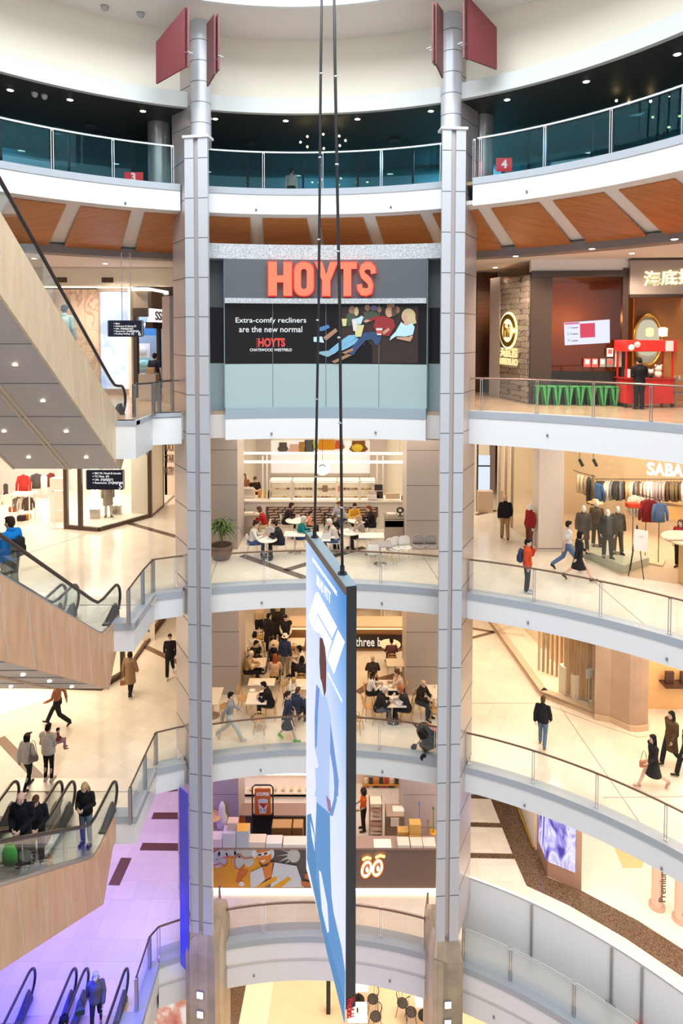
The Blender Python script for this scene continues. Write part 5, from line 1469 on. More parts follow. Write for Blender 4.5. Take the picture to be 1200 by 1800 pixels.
for num, x0, x1, y0, y1, Y in (('3', 219, 251, 303, 321, 20.5), ('4', 872, 899, 278, 301, 19.6)):
 a, c = aty(x0, y0, Y), aty(x1, y1, Y); t = thing('number_screen', ('small red number screen on the topmost gallery left of the left column' if num == '3' else 'small red number screen on the topmost gallery right of the right column'), 'screen', ((a.x+c.x)/2, Y, fA))
 b = MB(); b.box(((a.x+c.x)/2, Y, (a.z+c.z)/2), (c.x-a.x, .06, a.z-c.z)); b.build('screen_face', [emis('number_red', (.85, .06, .08), .75)], t)
 b = MB(); b.box(((a.x+c.x)/2, Y+.06, (a.z+fA)/2), (.08, .06, a.z-fA)); b.build('stand', [black], t)
 text('number', num, .34, ((a.x+c.x)/2, Y-.04, (a.z+c.z)/2), 0, emis('number_pale', (1, .75, .78), .9), t, .01, bold=.012)
p = aty(512, 320, 23.9); person('person in a white shirt standing behind the topmost glass balustrade', (p.x, 23.9, fA), PI*.9, 'stand', hair=('short', BLK), top=('shirt', (.8, .82, .84)), scale=.98)
for px in (280, 846):
 p = aty(px, 300, 21.3 if px < 500 else 20.6); b = MB(); b.cyl((p.x, p.y, fA), .37, 7.0-fA, 28); b.cyl((p.x, p.y, 6.6), .372, .01, 28)
 struct('column', b, [mat('column_silver', (.42, .42, .42), .3, metal=.6)], auto=True)
# dark red banner panels flanking the column heads: two thin boards on each side
redpan = mat('red_panel', (.165, .033, .038), .4)
def banner(label, near, far, t=.05):
 (x0, y0t, y0b, Y0), (x1, y1t, y1b, Y1) = near, far
 a, b_, c, d = aty(x0, y0t, Y0), aty(x0, y0b, Y0), aty(x1, y1b, Y1), aty(x1, y1t, Y1)
 th = thing('banner_panel', label, 'panel', tuple((a+b_)/2))
 m = MB(); n = (b_-a).cross(c-a).normalized()*t
 m.add([a, b_, c, d, a+n, b_+n, c+n, d+n], [(0, 1, 2, 3), (7, 6, 5, 4), (0, 4, 5, 1), (1, 5, 6, 2), (2, 6, 7, 3), (3, 7, 4, 0)])
 m.build('board', [redpan], th)
 q = (a+b_)/2*.98+(c+d)/2*.02; m = MB(); m.span(tuple((a*.25+b_*.75)), tuple((a*.25+b_*.75)+Vector((.3 if x0 < x1 and x0 < 600 or x0 > x1 else -.3, .3, 0))*(0.4)), .03, .03); m.build('bracket', [steel_matt], th)
 return th
banner('broad dark red panel on the outer side of the left column head', (325, 12, 118, 18.05), (274, 74, 147, 18.48))
banner('dark red panel edge close to the left column shaft, outer side', (329.5, 11, 117, 18.00), (322, 28, 120, 18.53))
banner('slim dark red panel on the inner side of the left column head', (376, 24, 130, 18.05), (363, 42, 152, 18.91))
banner('dark red panel edge on the inner side of the left column head', (383, 22, 122, 17.95), (377, 34, 130, 18.43))
banner('broad dark red panel on the outer side of the right column head', (820, -6, 104, 17.66), (871, 50, 123, 18.09))
banner('dark red panel edge close to the right column shaft, outer side', (813, -6, 101, 17.61), (819, 6, 106, 18.05))
banner('slim dark red panel on the inner side of the right column head', (764, 4, 112, 17.76), (776, 20, 138, 18.53))
banner('dark red panel edge on the inner side of the right column head', (758.5, 4, 108, 17.66), (763, 16, 116, 18.05))
# small fittings of the ceiling ring and sensors on the fascias
for px, py, r in ((184, 11, .1), (247, 23, .1)):
 p = atz(px, py, 9.5); b = MB(); b.lathe((p.x, p.y, 9.36), [(.03, 0), (r, .05), (r*1.2, .14)], 18); tag(b.build('ceiling_fitting', [mat('fit_grey', (.45, .45, .46), .4)], smooth=True), 'small grey cone fitting under the upper ring ceiling, left', 'fitting', 'grey fittings at the upper left')
for px, py, Y in ((220, 357, 18.3), (450, 369, 20.2), (687, 364, 19.9), (926, 337, 17.0), (477, 762, 19.9), (660, 760, 19.9), (962, 765, 18.9), (460, 1059, 20.0), (671, 1060, 19.9), (928, 1094, 18.8), (1172, 1158, 15.9), (458, 1353, 20), (672, 1356, 19.9), (922, 1415, 18.4), (1163, 1526, 15.5), (446, 1714, 20), (685, 1723, 19.9), (868, 1787, 18.6), (257, 797, 17.6), (260, 1109, 18)):
 p = aty(px, py, Y)
 lvl = min(('A', 'H', '5', '4', '3'), key=lambda k_: abs(LV[k_][3]-.4-p.z)); cxx, cyy, RR, _ = LV[lvl]
 if px > 300 or lvl == 'A':
  d = ray(px, py); r = RR+.0 if not (lvl == 'H' and 380 < px < 760) else Rb+.02
  if lvl == '3': r = RR+.06
  a = d.x*d.x+d.y*d.y; bq = -2*(d.x*cxx+d.y*cyy); cc = cxx*cxx+cyy*cyy-r*r; tt = (-bq+math.sqrt(bq*bq-4*a*cc))/(2*a); p = d*tt
  nrm = Vector((cxx-p.x, cyy-p.y, 0)).normalized()
 else:
  d = ray(px, py); p = d*(XL/d.x); nrm = Vector((1, 0, 0))
 b = MB(); q = p+nrm*.03; b.ell(tuple(q), (.035, .035, .045), 10, 8); b.span(tuple(p-nrm*.01), tuple(q), .05, .05)
 tag(b.build('wall_sensor', [mat('sensor_grey', (.22, .22, .23), .4)], smooth=False), 'tiny grey sensor on the white slab edges of the galleries', 'sensor', 'sensors on the slab edges')
# ================================================================== level with the white cafe and the clothing stores
f5 = ZF['5']
def F5(px, py): return atz(px, py, f5)
def strip(k, pts, w, m=dark_stone):
 b = MB(); q = [atz(x, y, ZF[k]+.004) for x, y in pts]
 for i in range(len(q)-1): b.span(tuple(q[i]), tuple(q[i+1]), w, .008)
 struct('trim_floor_inlay', b, [m])
line_m = mat('floor_line', (.42, .36, .30), .3)
strip('5', ((425, 976), (500, 1003), (545, 1019)), .30); strip('5', ((500, 1003), (536, 992), (640, 962)), .28)
strip('5', ((228, 920), (312, 944)), .26); strip('5', ((836, 905), (872, 897)), .22)
strip('5', ((1036, 1015), (1135, 1100)), .03, line_m); strip('5', ((370, 1020), (384, 978)), .03, line_m); strip('5', ((745, 980), (772, 1022)), .03, line_m); strip('5', ((50, 972), (150, 940)), .03, line_m)
# piers on both sides of the cafe bay, with panel joints
zc5 = -3.55
def pier(px0, px1, Y, z0, z1, side, deep=1.6, m=None, name='wall_pier'):
 a, c = PX(px0, Y), PX(px1, Y); b = MB(); b.box(((a.x+c.x)/2, Y+deep/2, (z0+z1)/2), (c.x-a.x, deep, z1-z0), k=0)
 z = z1-.9
 while z > z0+.2: b.box(((a.x+c.x)/2, Y, z), (c.x-a.x+.008, .012, .014), k=1); z -= 1.35
 struct(name, b, [m or taupe, joint])
pier(352, 416, 23.7, f5, zc5, -1); pier(716, 792, 23.7, f5, zc5, 1)
b = MB(); b.box((-.5, 31.6, (f5+zc5)/2), (16, .2, zc5-f5)); struct('wall_cafe_back', b, [cream])
b = MB()
for p0, p1 in ((452, 475), (651, 679)): a, c = PX(p0, 31.2), PX(p1, 31.2); b.box(((a.x+c.x)/2, 31.3, (f5+zc5)/2), (c.x-a.x, .5, zc5-f5))
struct('wall_cafe_pilaster', b, [taupe])
x0, x1 = PX(475, 31.2).x, PX(655, 31.2).x; zt, zb = zpx(776, 31.2), zpx(833, 31.2)
b = MB(); b.box(((x0+x1)/2, 31.42, (zt+zb)/2), (x1-x0, .1, zt-zb)); struct('window_6', b, [mat('pale_window', (.80, .76, .74), .3, emit=(1, .93, .88), es=.35)])
b = MB(); b.box(((x0+x1)/2, 31.3, zb-.06), (x1-x0+.1, .2, .12)); struct('trim_window_ledge', b, [taupe])
for i, (px, py, w, h, c, lab) in enumerate(((497, 786, .35, .45, (.12, .10, .08), 'black and white garment in the high window above the cafe counter'), (517, 790, .4, .5, (.70, .45, .38), 'pink patterned garment in the high window above the cafe counter'), (531, 787, .3, .55, (.40, .22, .06), 'brown garment in the high window above the cafe counter'), (543, 785, .4, .65, (.10, .10, .11), 'charcoal garment in the high window above the cafe counter'), (552, 782, .16, .4, (.45, .62, .10), 'lime green garment in the high window above the cafe counter'), (574, 782, .75, .5, (.62, .28, .02), 'orange garment in the high window above the cafe counter'), (596, 782, .35, .42, (.55, .10, .05), 'red garment in the high window above the cafe counter'), (630, 786, .6, .62, (.25, .11, .04), 'dark brown wall hanging in the high window above the cafe counter'))):
 p = aty(px, py, 31.25); b = MB(); b.box((p.x, 31.3, p.z), (w*1.1, .1, h)); b.add([(p.x-w*.3, 31.24, p.z+h*.5), (p.x+w*.3, 31.24, p.z+h*.5), (p.x+w*.8, 31.26, p.z-.1), (p.x+w*.62, 31.26, p.z-.2), (p.x-w*.62, 31.26, p.z-.2), (p.x-w*.8, 31.26, p.z-.1)], [(0, 1, 2, 3, 4, 5)])
 tag(b.build('garment', [cloth(c)]), lab, 'clothes')
b = MB(); p = aty(628, 787, 31.1); b.ell(tuple(p), (.3, .12, .2), 16, 8); tag(b.build('yellow_bowl', [mat('yel', (.65, .48, .02), .4)], smooth=True), 'yellow rounded bowl in the high window above the cafe counter', 'bowl')
# counter with its dark lettered panel
Yc = 26.3
white_lam = mat('counter_white', (.84, .78, .70), .3)
b = MB(); a, c = PX(414, Yc), PX(718, Yc); b.box(((a.x+c.x)/2, Yc+.45, f5+.57), (c.x-a.x, .9, 1.14)); b.box(((a.x+c.x)/2, Yc+.42, f5+1.16), (c.x-a.x, 1.0, .05))
struct('wall_cafe_counter', b, [white_lam])
pn = thing('lettered_panel', 'dark panel filled with rows of pale lettering on the cafe counter front', 'panel', (PX(565, Yc).x, Yc-.03, f5+.3))
a, c = PX(467, Yc), PX(665, Yc); zt, zb = zpx(891, Yc), zpx(920, Yc)
b = MB(); b.box(((a.x+c.x)/2, Yc-.03, (zt+zb)/2), (c.x-a.x, .04, zt-zb)); b.build('board', [mat('panel_brown', (.10, .055, .035), .5)], pn)
rnd = random.Random(3); b = MB()
for r in range(6):
 z = zb+(zt-zb)*(r+.6)/6.2; x = a.x+.06+rnd.random()*.1
 while x < c.x-.3:
  w = rnd.choice((.22, .3, .36)); b.span((x, Yc-.053, z), (min(x+w, c.x-.03), Yc-.053, z+w*.08), .004, .055); x += w+.07
o = b.build('lettering', [mat('panel_letter', (.62, .46, .36), .5)], pn); o['kind'] = 'stuff'
# glass display cases with pastries
case_e = emis('case_light', (1, .88, .66), 2.2)
warm_gl = glass('case_glass', (.98, .97, .95), 1.5, 0, .03)
def pastry(x, y, z, c, rx, lab, grp):
 b = MB(); b.ell((0, 0, 0), (rx, rx*.8, rx*.55), 10, 6); o = b.build('pastry', [mat('pastry_%s' % str(c), c, .6)], smooth=True); o.location = (x, y, z); return tag(o, lab, 'food', grp)
pp0 = {}
for i, (p0, p1) in enumerate(((474, 512), (514, 552), (555, 592), (594, 632), (634, 660))):
 a, c = PX(p0, Yc+.3), PX(p1, Yc+.3); t = thing('display_case', 'glowing glass pastry case on the cafe counter, %s' % ('leftmost of five', 'second of five', 'middle one of five', 'fourth of five', 'rightmost of five')[i], 'display case', ((a.x+c.x)/2, Yc+.4, f5+1.19))
 xm, w = (a.x+c.x)/2, c.x-a.x
 b = MB()
 for dx in (-w/2, w/2):
  for dy in (-.3, .3): b.box((xm+dx*.97, Yc+.4+dy, f5+1.19+.4), (.03, .03, .8))
 b.box((xm, Yc+.4, f5+1.99), (w, .66, .04)); b.box((xm, Yc+.4, f5+1.2), (w, .66, .04)); b.build('case_frame', [white_lam], t)
 b = MB(); b.box((xm, Yc+.09, f5+1.6), (w*.93, .01, .74)); b.build('glass', [warm_gl], t)
 b = MB(); b.box((xm, Yc+.4, f5+1.58), (w*.93, .5, .02)); b.build('shelf', [white_lam], t)
 b = MB(); b.box((xm, Yc+.14, f5+1.95), (w*.9, .04, .03)); b.box((xm, Yc+.14, f5+1.24), (w*.9, .04, .03)); b.build('light_strip', [case_e], t)
 for j in range(5):
  for zz_, h in ((1.27, .06), (1.63, .06)):
   k = rnd.choice(('golden', 'brown', 'cream')); cc = {'golden': (.62, .36, .10), 'brown': (.30, .13, .05), 'cream': (.80, .66, .42)}[k]
   x, z = xm+(j-2)*w*.17, f5+zz_
   if k not in pp0: pp0[k] = pastry(x, Yc+.3, z, cc, .075, '%s pastry in the glowing cases on the cafe counter' % k, '%s pastries in the cafe cases' % k)
   else: clone(pp0[k], (x, Yc+.3, z))
for lab, px, py, w, h, c in (('black tablet till on the right end of the cafe counter', 665, 857, .34, .25, (.03, .025, .02)), ('black card reader stand under the tablet till', 667, 870, .26, .3, (.04, .02, .015)), ('brown lattice board in the pastry cases', 571, 859, .22, .28, (.28, .18, .13)), ('salmon notice in the pastry cases', 597, 859, .18, .24, (.70, .28, .18)), ('white menu card on the right end of the cafe counter', 656, 874, .5, .2, (.85, .8, .72)), ('framed photo tray on the right end of the cafe counter', 690, 872, .6, .24, (.70, .52, .36)), ('wooden block on the right end of the cafe counter', 709, 875, .2, .18, (.30, .14, .05))):
 p = aty(px, py, Yc+.0); b = MB(); b.box((p.x, Yc+.02, p.z), (w, .06, h)); b.box((p.x, Yc+.08, p.z-h*.4), (w*.6, .12, h*.15)); tag(b.build(lab.split(' on ')[0].split(' in ')[0].split(' under ')[0].split(' ', 1)[1].replace(' ', '_') if False else 'counter_item', [mat('ci_'+str(px), c, .45)], bevel=.008), lab, 'counter item')
for lab, px, py, c in (('red coffee tin at the left end of the cafe counter', 433, 846, (.55, .08, .04)), ('orange bottle at the left end of the cafe counter', 456, 842, (.70, .22, .04)), ('yellow flower cup at the left end of the cafe counter', 464, 846, (.75, .50, .05)), ('white jug at the left end of the cafe counter', 441, 868, (.85, .82, .76)), ('dark bottle at the left end of the cafe counter', 473, 845, (.06, .04, .03))):
 p = aty(px, py, Yc+.5); b = MB(); b.lathe((p.x, p.y, f5+1.19), [(.07, 0), (.08, .06), (.08, .2), (.03, .28), (.03, .34)], 14); tag(b.build('counter_vessel', [mat('cv_'+str(px), c, .35)], smooth=True), lab, 'counter item')
b = MB(); b.box((PX(430, Yc+.5).x, Yc+.55, f5+1.36), (.8, .4, .34)); b.box((PX(430, Yc+.5).x, Yc+.5, f5+1.58), (.7, .3, .08)); tag(b.build('coffee_machine', [mat('coffee_machine', (.75, .66, .55), .25, metal=.5)], bevel=.03), 'pale espresso machine at the left end of the cafe counter', 'coffee machine')
# white tube frame, stadium shaped ring light and round hanging lamp
b = MB()
for px in (461, 467.5, 664, 674): p = PX(px, Yc+.2); b.box((p.x, p.y+(.2 if px in (467.5, 664) else 0), (f5+1.2+zpx(803, Yc))/2), (.05, .05, zpx(803, Yc)-f5-1.2))
tag(b.build('tube_stand', [mat('tube_cream', (.85, .80, .70), .4)]), 'thin cream tube frame standing on the cafe counter', 'frame')
rl = thing('ring_light', 'large oval double ring of light hanging over the cafe counter', 'light', (PX(566, 27).x, 27.2, -5.2))
pts = []; xa, xb = PX(424, 27).x, PX(708, 27).x; rr = .95; zr = zpx(805, 27.2)
for i in range(17): a = PI/2+PI*i/16; pts.append((xa+rr*math.cos(a), 27.3+rr*math.sin(a), zr))
for i in range(17): a = -PI/2+PI*i/16; pts.append((xb+rr*math.cos(a), 27.3+rr*math.sin(a), zr))
b = MB(); b.tube(pts, .055, 8, close=True); b.build('ring_tube', [emis('ring_glow', (1, .86, .62), 3.2)], rl, smooth=True)
for x in (xa, 0, xb):
 b = MB(); b.cyl((x, 28.15, zr), .012, zc5-zr, 6); b.build('cable', [steel_matt], rl)
gl_ = thing('round_lamp_sign', 'white glowing disc lamp with a grey arc hanging before the cafe counter', 'lamp', tuple(aty(566, 822, 25.6)))
p = aty(566.5, 822.5, 25.6); b = MB(); b.ell(tuple(p), (.31, .07, .31), 28, 14); b.build('disc', [emis('disc_glow', (1, .98, .95), 1.6)], gl_, smooth=True)
b = MB(); b.tube([(p.x+.13*math.cos(a), p.y-.08, p.z+.04+.11*math.sin(a)) for a in [PI*i/12 for i in range(13)]], [.012+.03*math.sin(PI*i/12) for i in range(13)], 6); b.build('arc_mark', [mat('arc_grey', (.35, .34, .34), .5)], gl_)
b = MB(); b.cyl((p.x, p.y, p.z+.3), .008, zc5-p.z-.3, 6); b.build('cable', [black], gl_)
# station trolleys
steel_warm = mat('steel_warm', (.50, .44, .38), .28, metal=.8)
for lab, px0, px1, py0, Y in (('stainless service station left of the cafe tables', 424, 454, 908, 25.32), ('stainless service station with a glass front right of the cafe tables', 678, 711, 909, 24.6)):
 a, c = PX(px0, Y), PX(px1, Y); zt = zpx(py0, Y); t = thing('service_station', lab, 'counter', ((a.x+c.x)/2, Y+.3, f5))
 xm, w = (a.x+c.x)/2, c.x-a.x
 b = MB(); b.box((xm, Y+.3, f5+.42), (w, .6, .84)); b.build('cabinet', [mat('cab_taupe', (.42, .35, .30), .4)], t)
 b = MB(); b.box((xm, Y+.3, zt-.04), (w+.04, .62, .06)); b.box((xm, Y+.02, zt-.25), (w+.02, .04, .3)); b.build('top', [steel_warm], t)
 b = MB(); b.box((xm-.1, Y+.25, zt+.04), (.36, .25, .1)); b.box((xm+.25, Y+.25, zt+.03), (.2, .2, .08)); b.build('tray_stack', [mat('napkin', (.78, .68, .58), .6)], t)
b = MB(); p = aty(703, 897, 24.7); b.tube([(p.x+.11*math.cos(2*PI*i/20), 24.7, p.z+.1*math.sin(2*PI*i/20)) for i in range(20)], .035, 8, close=True); b.span((p.x, 24.7, p.z-.1), (p.x, 24.7, zpx(908, 24.6)), .05, .05)
tag(b.build('table_fan', [black], smooth=True), 'small black ring fan on the right service station', 'fan')
# potted dracaena
def potted_plant(label, p, h):
 t = thing('potted_plant', label, 'plant', tuple(p))
 b = MB(); b.lathe(tuple(p), [(.28, 0), (.36, .12), (.42, .38), (.43, .52), (.38, .53), (.36, .46), (0.02, .45)], 28); b.build('pot', [mat('pot_brown', (.17, .105, .08), .45)], t, smooth=True)
 b = MB(); b.cyl((p.x, p.y, p.z+.455), .36, .03, 24); b.build('soil', [mat('soil', (.04, .025, .015), .9)], t)
 b = MB(); st = [V((p.x, p.y, p.z+.45)), V((p.x+.03, p.y, p.z+.9))]; b.tube(st, [.05, .035], 8)
 for s_ in (-1, 1): b.tube([st[1]-V((0, 0, .1)), st[1]+V((s_*.14, 0, .25))], [.03, .02], 6)
 b.build('stem', [mat('bark', (.20, .12, .06), .8)], t)
 rr_ = random.Random(5); b = MB()
 for k, c in enumerate((st[1]+V((-.14, 0, .25)), st[1]+V((.14, 0, .22)), st[1]+V((0, -.05, .42)), st[1]+V((0, .05, .05)))):
  for i in range(26):
   a = rr_.uniform(0, 2*PI); L = rr_.uniform(.35, .6); up = rr_.uniform(.15, .9)
   d = V((math.cos(a), math.sin(a), 0)); sd = V((-d.y, d.x, 0)); w = .03
   q = [c, c+d*L*.35+V((0, 0, L*.45*up)), c+d*L*.75+V((0, 0, L*.35*up-.05)), c+d*L+V((0, 0, -L*.35*(1-up*.4)))]
   vs = [];
   for j, pt in enumerate(q): ww = w*(.6, 1, .8, .08)[j]; vs += [pt-sd*ww, pt+V((0, 0, -.008)), pt+sd*ww]
   b.add(vs, [(3*j+m, 3*j+m+1, 3*j+m+4, 3*j+m+3) for j in range(3) for m in range(2)])
 b.build('leaves', [mat('leaf_green', (.10, .19, .035), .45, var=.3, vscale=8)], t)
 return t
potted_plant('leafy green plant in a broad brown pot beside the left column', F5(389, 982), 1.7)
# tables and chairs of the white cafe
tab_white = mat('table_white', (.85, .82, .77), .3)
def round_table(label, p, r=.36, h=.74, top=tab_white, leg=steel, group=None, sq=None):
 t = thing('cafe_table', label, 'table', (p[0], p[1], p[2]), 0, group)
 b = MB()
 if sq: b.box((0, 0, h-.015), (sq[0], sq[1], .035))
 else: b.lathe((0, 0, h-.035), [(r*.96, 0), (r, .012), (r, .03), (r*.98, .036)], 32)
 b.build('tabletop', [top], t, local=True, bevel=.008 if sq else 0)
 b = MB(); b.cyl((0, 0, .02), .03, h-.05, 12); b.build('pedestal', [leg], t, local=True)
 b = MB(); b.lathe((0, 0, 0), [(.24, 0), (.24, .012), (.03, .035)], 24); b.build('base', [leg], t, local=True)
 return t
def shell_chair(shell, legm, padded=False):
 """moulded chair facing -Y"""
 t = thing('shell_chair', 'x', 'chair')
 b = MB(); n = 9; prof = [(-.21, .455), (-.12, .44), (.0, .435), (.12, .445), (.18, .50), (.205, .60), (.22, .70), (.232, .79), (.235, .82)]
 hw = [.19, .22, .225, .22, .215, .22, .215, .185, .12]
 vs = []
 for (y, z), w in zip(prof, hw):
  for j in range(7):
   f = j/3-1; vs.append((f*w, y-abs(f)**2*.03*(1 if z > .5 else 0), z+abs(f)**2*.04*(1 if z < .5 else 0)))
 fs = [(i*7+j, i*7+j+1, (i+1)*7+j+1, (i+1)*7+j) for i in range(n-1) for j in range(6)]
 bs = MB(); bs.add(vs[:7*5], [f for f in fs if max(f) < 35]); bk = MB(); bk.add(vs[28:], [tuple(q-28 for q in f) for f in fs if min(f) >= 28])
 for nm, m_ in (('seat', bs), ('backrest', bk)):
  o = m_.build(nm, [shell], t, smooth=True, local=True); sm = o.modifiers.new('solid', 'SOLIDIFY'); sm.thickness = .05 if padded else .018
 for sx in (-1, 1):
  for sy in (-1, 1):
   b = MB(); b.tube([(sx*.13, sy*.12, .43), (sx*.21, sy*.22, 0)], .011, 8); b.build('leg', [legm], t, local=True)
 return t
chair_white = mat('shell_white', (.84, .82, .78), .4); chair_grey = mat('shell_grey', (.36, .33, .32), .7)
wch = shell_chair(chair_white, mat('leg_white', (.8, .78, .74), .4)); gch = shell_chair(chair_grey, MATS['leg_white'], True)
_used = set()
def put_chair(proto, p, rz, label, group=None, nm=None):
 if proto.name not in _used:
  _used.add(proto.name); proto.location = p; proto.rotation_euler = (0, 0, rz); proto['label'] = label
  if group: proto['group'] = group
  return proto
 return clone(proto, p, rz, label, group)
PH = PI/2
def seat5(label, px, py, rz, pose, chair=True, **kw):
 p = F5(px, py); o = person(label, tuple(p), rz, pose, **kw)
 if chair: put_chair(wch, tuple(p), rz, 'white moulded chair taken by a guest of the white cafe', 'white chairs taken by guests')
 return o
DARK = ('jacket', (.018, .018, .022)); JE = ('jeans', (.07, .11, .22)); BT = ('trousers', (.02, .02, .022))
seat5('woman with a bun in a white top at the table by the plant', 443, 978, PH, 'sit', hair=('bun', DBR), top=('shirt', (.80, .76, .70)), bottom=JE)
seat5('man in a dark padded jacket at the table by the plant', 494, 978, -PH, 'sit_lean', hair=('short', DBR), top=('jacket', (.028, .028, .034)), bottom=BT)
seat5('woman in a red cardigan with a beige coat over her chair', 466, 948, -PH, 'sit_lean', skin=LIGHT, hair=('bob', BRN), top=('shirt', (.40, .02, .015)), bottom=('trousers', (.6, .45, .28)))
seat5('woman in a dark top leaning on the tall table before the lettered panel', 502, 940, PH, 'sit_lean', hair=('bob', DBR), top=('shirt', (.03, .02, .02)), bottom=BT)
seat5('white haired woman in a teal jumper beside the hanging screen top', 527, 968, PH, 'sit', hair=('bob', (.66, .62, .56)), top=('shirt', (.01, .20, .22)), bottom=JE)
seat5('child in a salmon top at the table behind the teal jumper woman', 544, 944, PH, 'sit_back', hair=('short', BLK), top=('shirt', (.70, .32, .20)), bottom=BT, scale=.8)
seat5('woman in dark clothes with brown hair bending over her table near the queue post', 582, 962, .6, 'sit_lean', hair=('long', BRN), top=('shirt', (.03, .022, .018)), bottom=BT)
seat5('white haired man in a pale shirt reading at the middle cafe table', 590, 974, -PH, 'sit_lean', hair=('short', WHT), top=('shirt', (.66, .60, .54)), bottom=JE)
seat5('man in a grey blue hooded top before the lettered panel', 598, 936, -.6, 'sit', hair=('short', BRN), top=('jacket', (.42, .45, .52)), bottom=JE)
seat5('black haired person in a yellow top before the lettered panel', 620, 938, .3, 'sit_lean', hair=('short', BLK), top=('shirt', (.70, .36, .03)), bottom=BT)
seat5('blonde woman in a taupe jumper with her hand at her chin', 636, 966, -PH, 'sit_face', hair=('bob', BLD), top=('shirt', (.40, .32, .27)), bottom=('trousers', (.03, .02, .02)))
seat5('heavy man in a black top on the right of the lettered panel', 654, 946, -PH, 'sit', hair=('short', RED), top=('jacket', (.02, .016, .016)), bottom=BT)
p = aty(425, 910, 25.97); person('long haired woman behind the left service station', (p.x, 25.97, f5), PH, 'stand', hair=('long', BLK), top=('shirt', (.16, .19, .26)), bottom=BT, scale=.93)
p = PX(447, 28.3); person('barista in black bending behind the left end of the cafe counter', (p.x, 28.3, f5), .3, 'phone', hair=('short', BRN), top=('tee', (.03, .015, .01)), bottom=BT, scale=1.02)
p = PX(428, 29.0); person('red haired barista at the coffee machine', (p.x, 29.0, f5), 0, 'hold', hair=('long', RED), top=('tee', (.3, .12, .06)), bottom=BT)
round_table('round white table between the bun woman and the man in the padded jacket', F5(470, 983))
round_table('white table behind the teal jumper woman', F5(518, 972), sq=(.8, .6))
round_table('tall white tabled set before the lettered panel, by the dark top woman', F5(521, 946), r=.45)
round_table('white table with a laptop in the middle of the cafe', F5(572, 974), sq=(.7, .7))
round_table('round white table before the blonde woman in taupe', F5(615, 968), r=.42)
round_table('round white table before the lettered panel, by the yellow top', F5(628, 946), r=.4)
round_table('empty white square table in front of the right service station', F5(652, 975), sq=(.95, .6))
round_table('low empty grey square table before the stacked white chairs', F5(668, 992), sq=(.75, .6), top=mat('table_grey', (.30, .30, .30), .4))
put_chair(wch, tuple(F5(655, 994)), PI, 'white moulded chair pushed under the grey square table')
put_chair(wch, tuple(F5(478, 960)), PI*.9, 'empty white chair behind the round table by the plant')
for i, (px, py, a) in enumerate(((691, 988, .4), (700, 985, .2), (712, 984, -.3))):
 put_chair(wch, tuple(F5(px, py)), a+PI*.15, ('white moulded chair standing before the right service station, left one', 'white moulded chair standing before the right service station, middle one', 'white moulded chair standing before the right service station, right one')[i])
put_chair(gch, tuple(F5(736, 981)), 0, 'grey padded chair against the right pier, nearer the service station'); put_chair(gch, tuple(F5(758, 981)), 0, 'grey padded chair against the right pier, nearer the right column')
def table_item(label, px, py, k, h, kind, c, cat, sz=(.1, .1)):
 p = atz(px, py, ZF[k]+h); b = MB()
 if kind == 'cup': b.lathe(tuple(p), [(.028, 0), (.04, .08), (.034, .08), (.026, .012)], 14)
 elif kind == 'plate': b.lathe(tuple(p), [(.05, 0), (.12, .018), (.118, .024), (.02, .01)], 20)
 elif kind == 'laptop':
  b.box((p.x, p.y, p.z+.01), (.32, .22, .016)); b.box((p.x, p.y+.12, p.z+.12), (.32, .012, .22))
 else: b.box((p.x, p.y, p.z+.01), (sz[0], sz[1], .012))
 return tag(b.build(kind, [mat('ti_'+str(c), c, .4)], smooth=kind in ('cup', 'plate')), label, cat)
table_item('white open laptop in front of the white haired man', 573, 950, '5', .74, 'laptop', (.80, .78, .76), 'laptop')
table_item('plate on the round table by the plant', 474, 946, '5', .74, 'plate', (.82, .8, .76), 'plate')
table_item('plate on the round table of the blonde woman in taupe', 612, 934, '5', .74, 'plate', (.82, .8, .76), 'plate')
table_item('white cup on the round table of the blonde woman in taupe', 619, 932, '5', .74, 'cup', (.82, .8, .76), 'cup')
table_item('white cup on the tall table before the lettered panel', 525, 909, '5', .74, 'cup', (.82, .8, .76), 'cup')
p = F5(570, 942); qp = thing('queue_post', 'slim black queue post before the lettered panel', 'post', tuple(p))
b = MB(); b.lathe(tuple(p), [(.17, 0), (.17, .02), (.03, .05)], 20); b.build('base', [black], qp); b = MB(); b.cyl((p.x, p.y, p.z+.04), .03, .95, 12); b.build('pole', [black], qp)
b = MB(); b.span((p.x, p.y, p.z+.9), (p.x+1.0, p.y+.3, p.z+.55), .008, .05); b.build('belt', [black], qp)
# ------------------------------------------------------------------ left clothing store
P1, P2, P3, P4 = F5(117, 929), F5(174, 934), F5(264, 909), F5(287, 890)
zt5 = -3.7
store_cream = mat('store_cream', (.84, .74, .62), .5)
b = MB()
for a, c in ((P1, P2), (P2, P3)): b.wall(a, c, f5, f5+.16, .12)
for p in (P1, P1.lerp(P2, .44), P3): b.box((p.x, p.y, (f5+zt5)/2), (.16, .16, zt5-f5))
b.wall(P3, P4, f5, f5+.08, .1); b.box((P4.x, P4.y, (f5+zt5)/2), (.05, .05, zt5-f5))
struct('trim_shopfront_frame', b, [mat('frame_brown', (.07, .035, .02), .3)])
for a, c in ((P1, P2), (P2, P3), (P3, P4)):
 b = MB(); b.wall(a, c, f5+.1, zt5, .02); struct('window_7', b, [gl])
b = MB(); b.wall(P2.lerp(P3, .52)+V((-.2, 1.3, 0)), P3+V((0, .2, 0)), f5, zt5, .1); b.wall(P3+V((0, .15, 0)), P4+V((-.05, .2, 0)), f5, zt5, .1); struct('wall_shop_lining', b, [store_cream])
b = MB(); b.wall((P1.x-.4, 31.5), (P4.x-.3, 31.5), f5, zt5, .2); struct('wall_display_back', b, [store_cream])
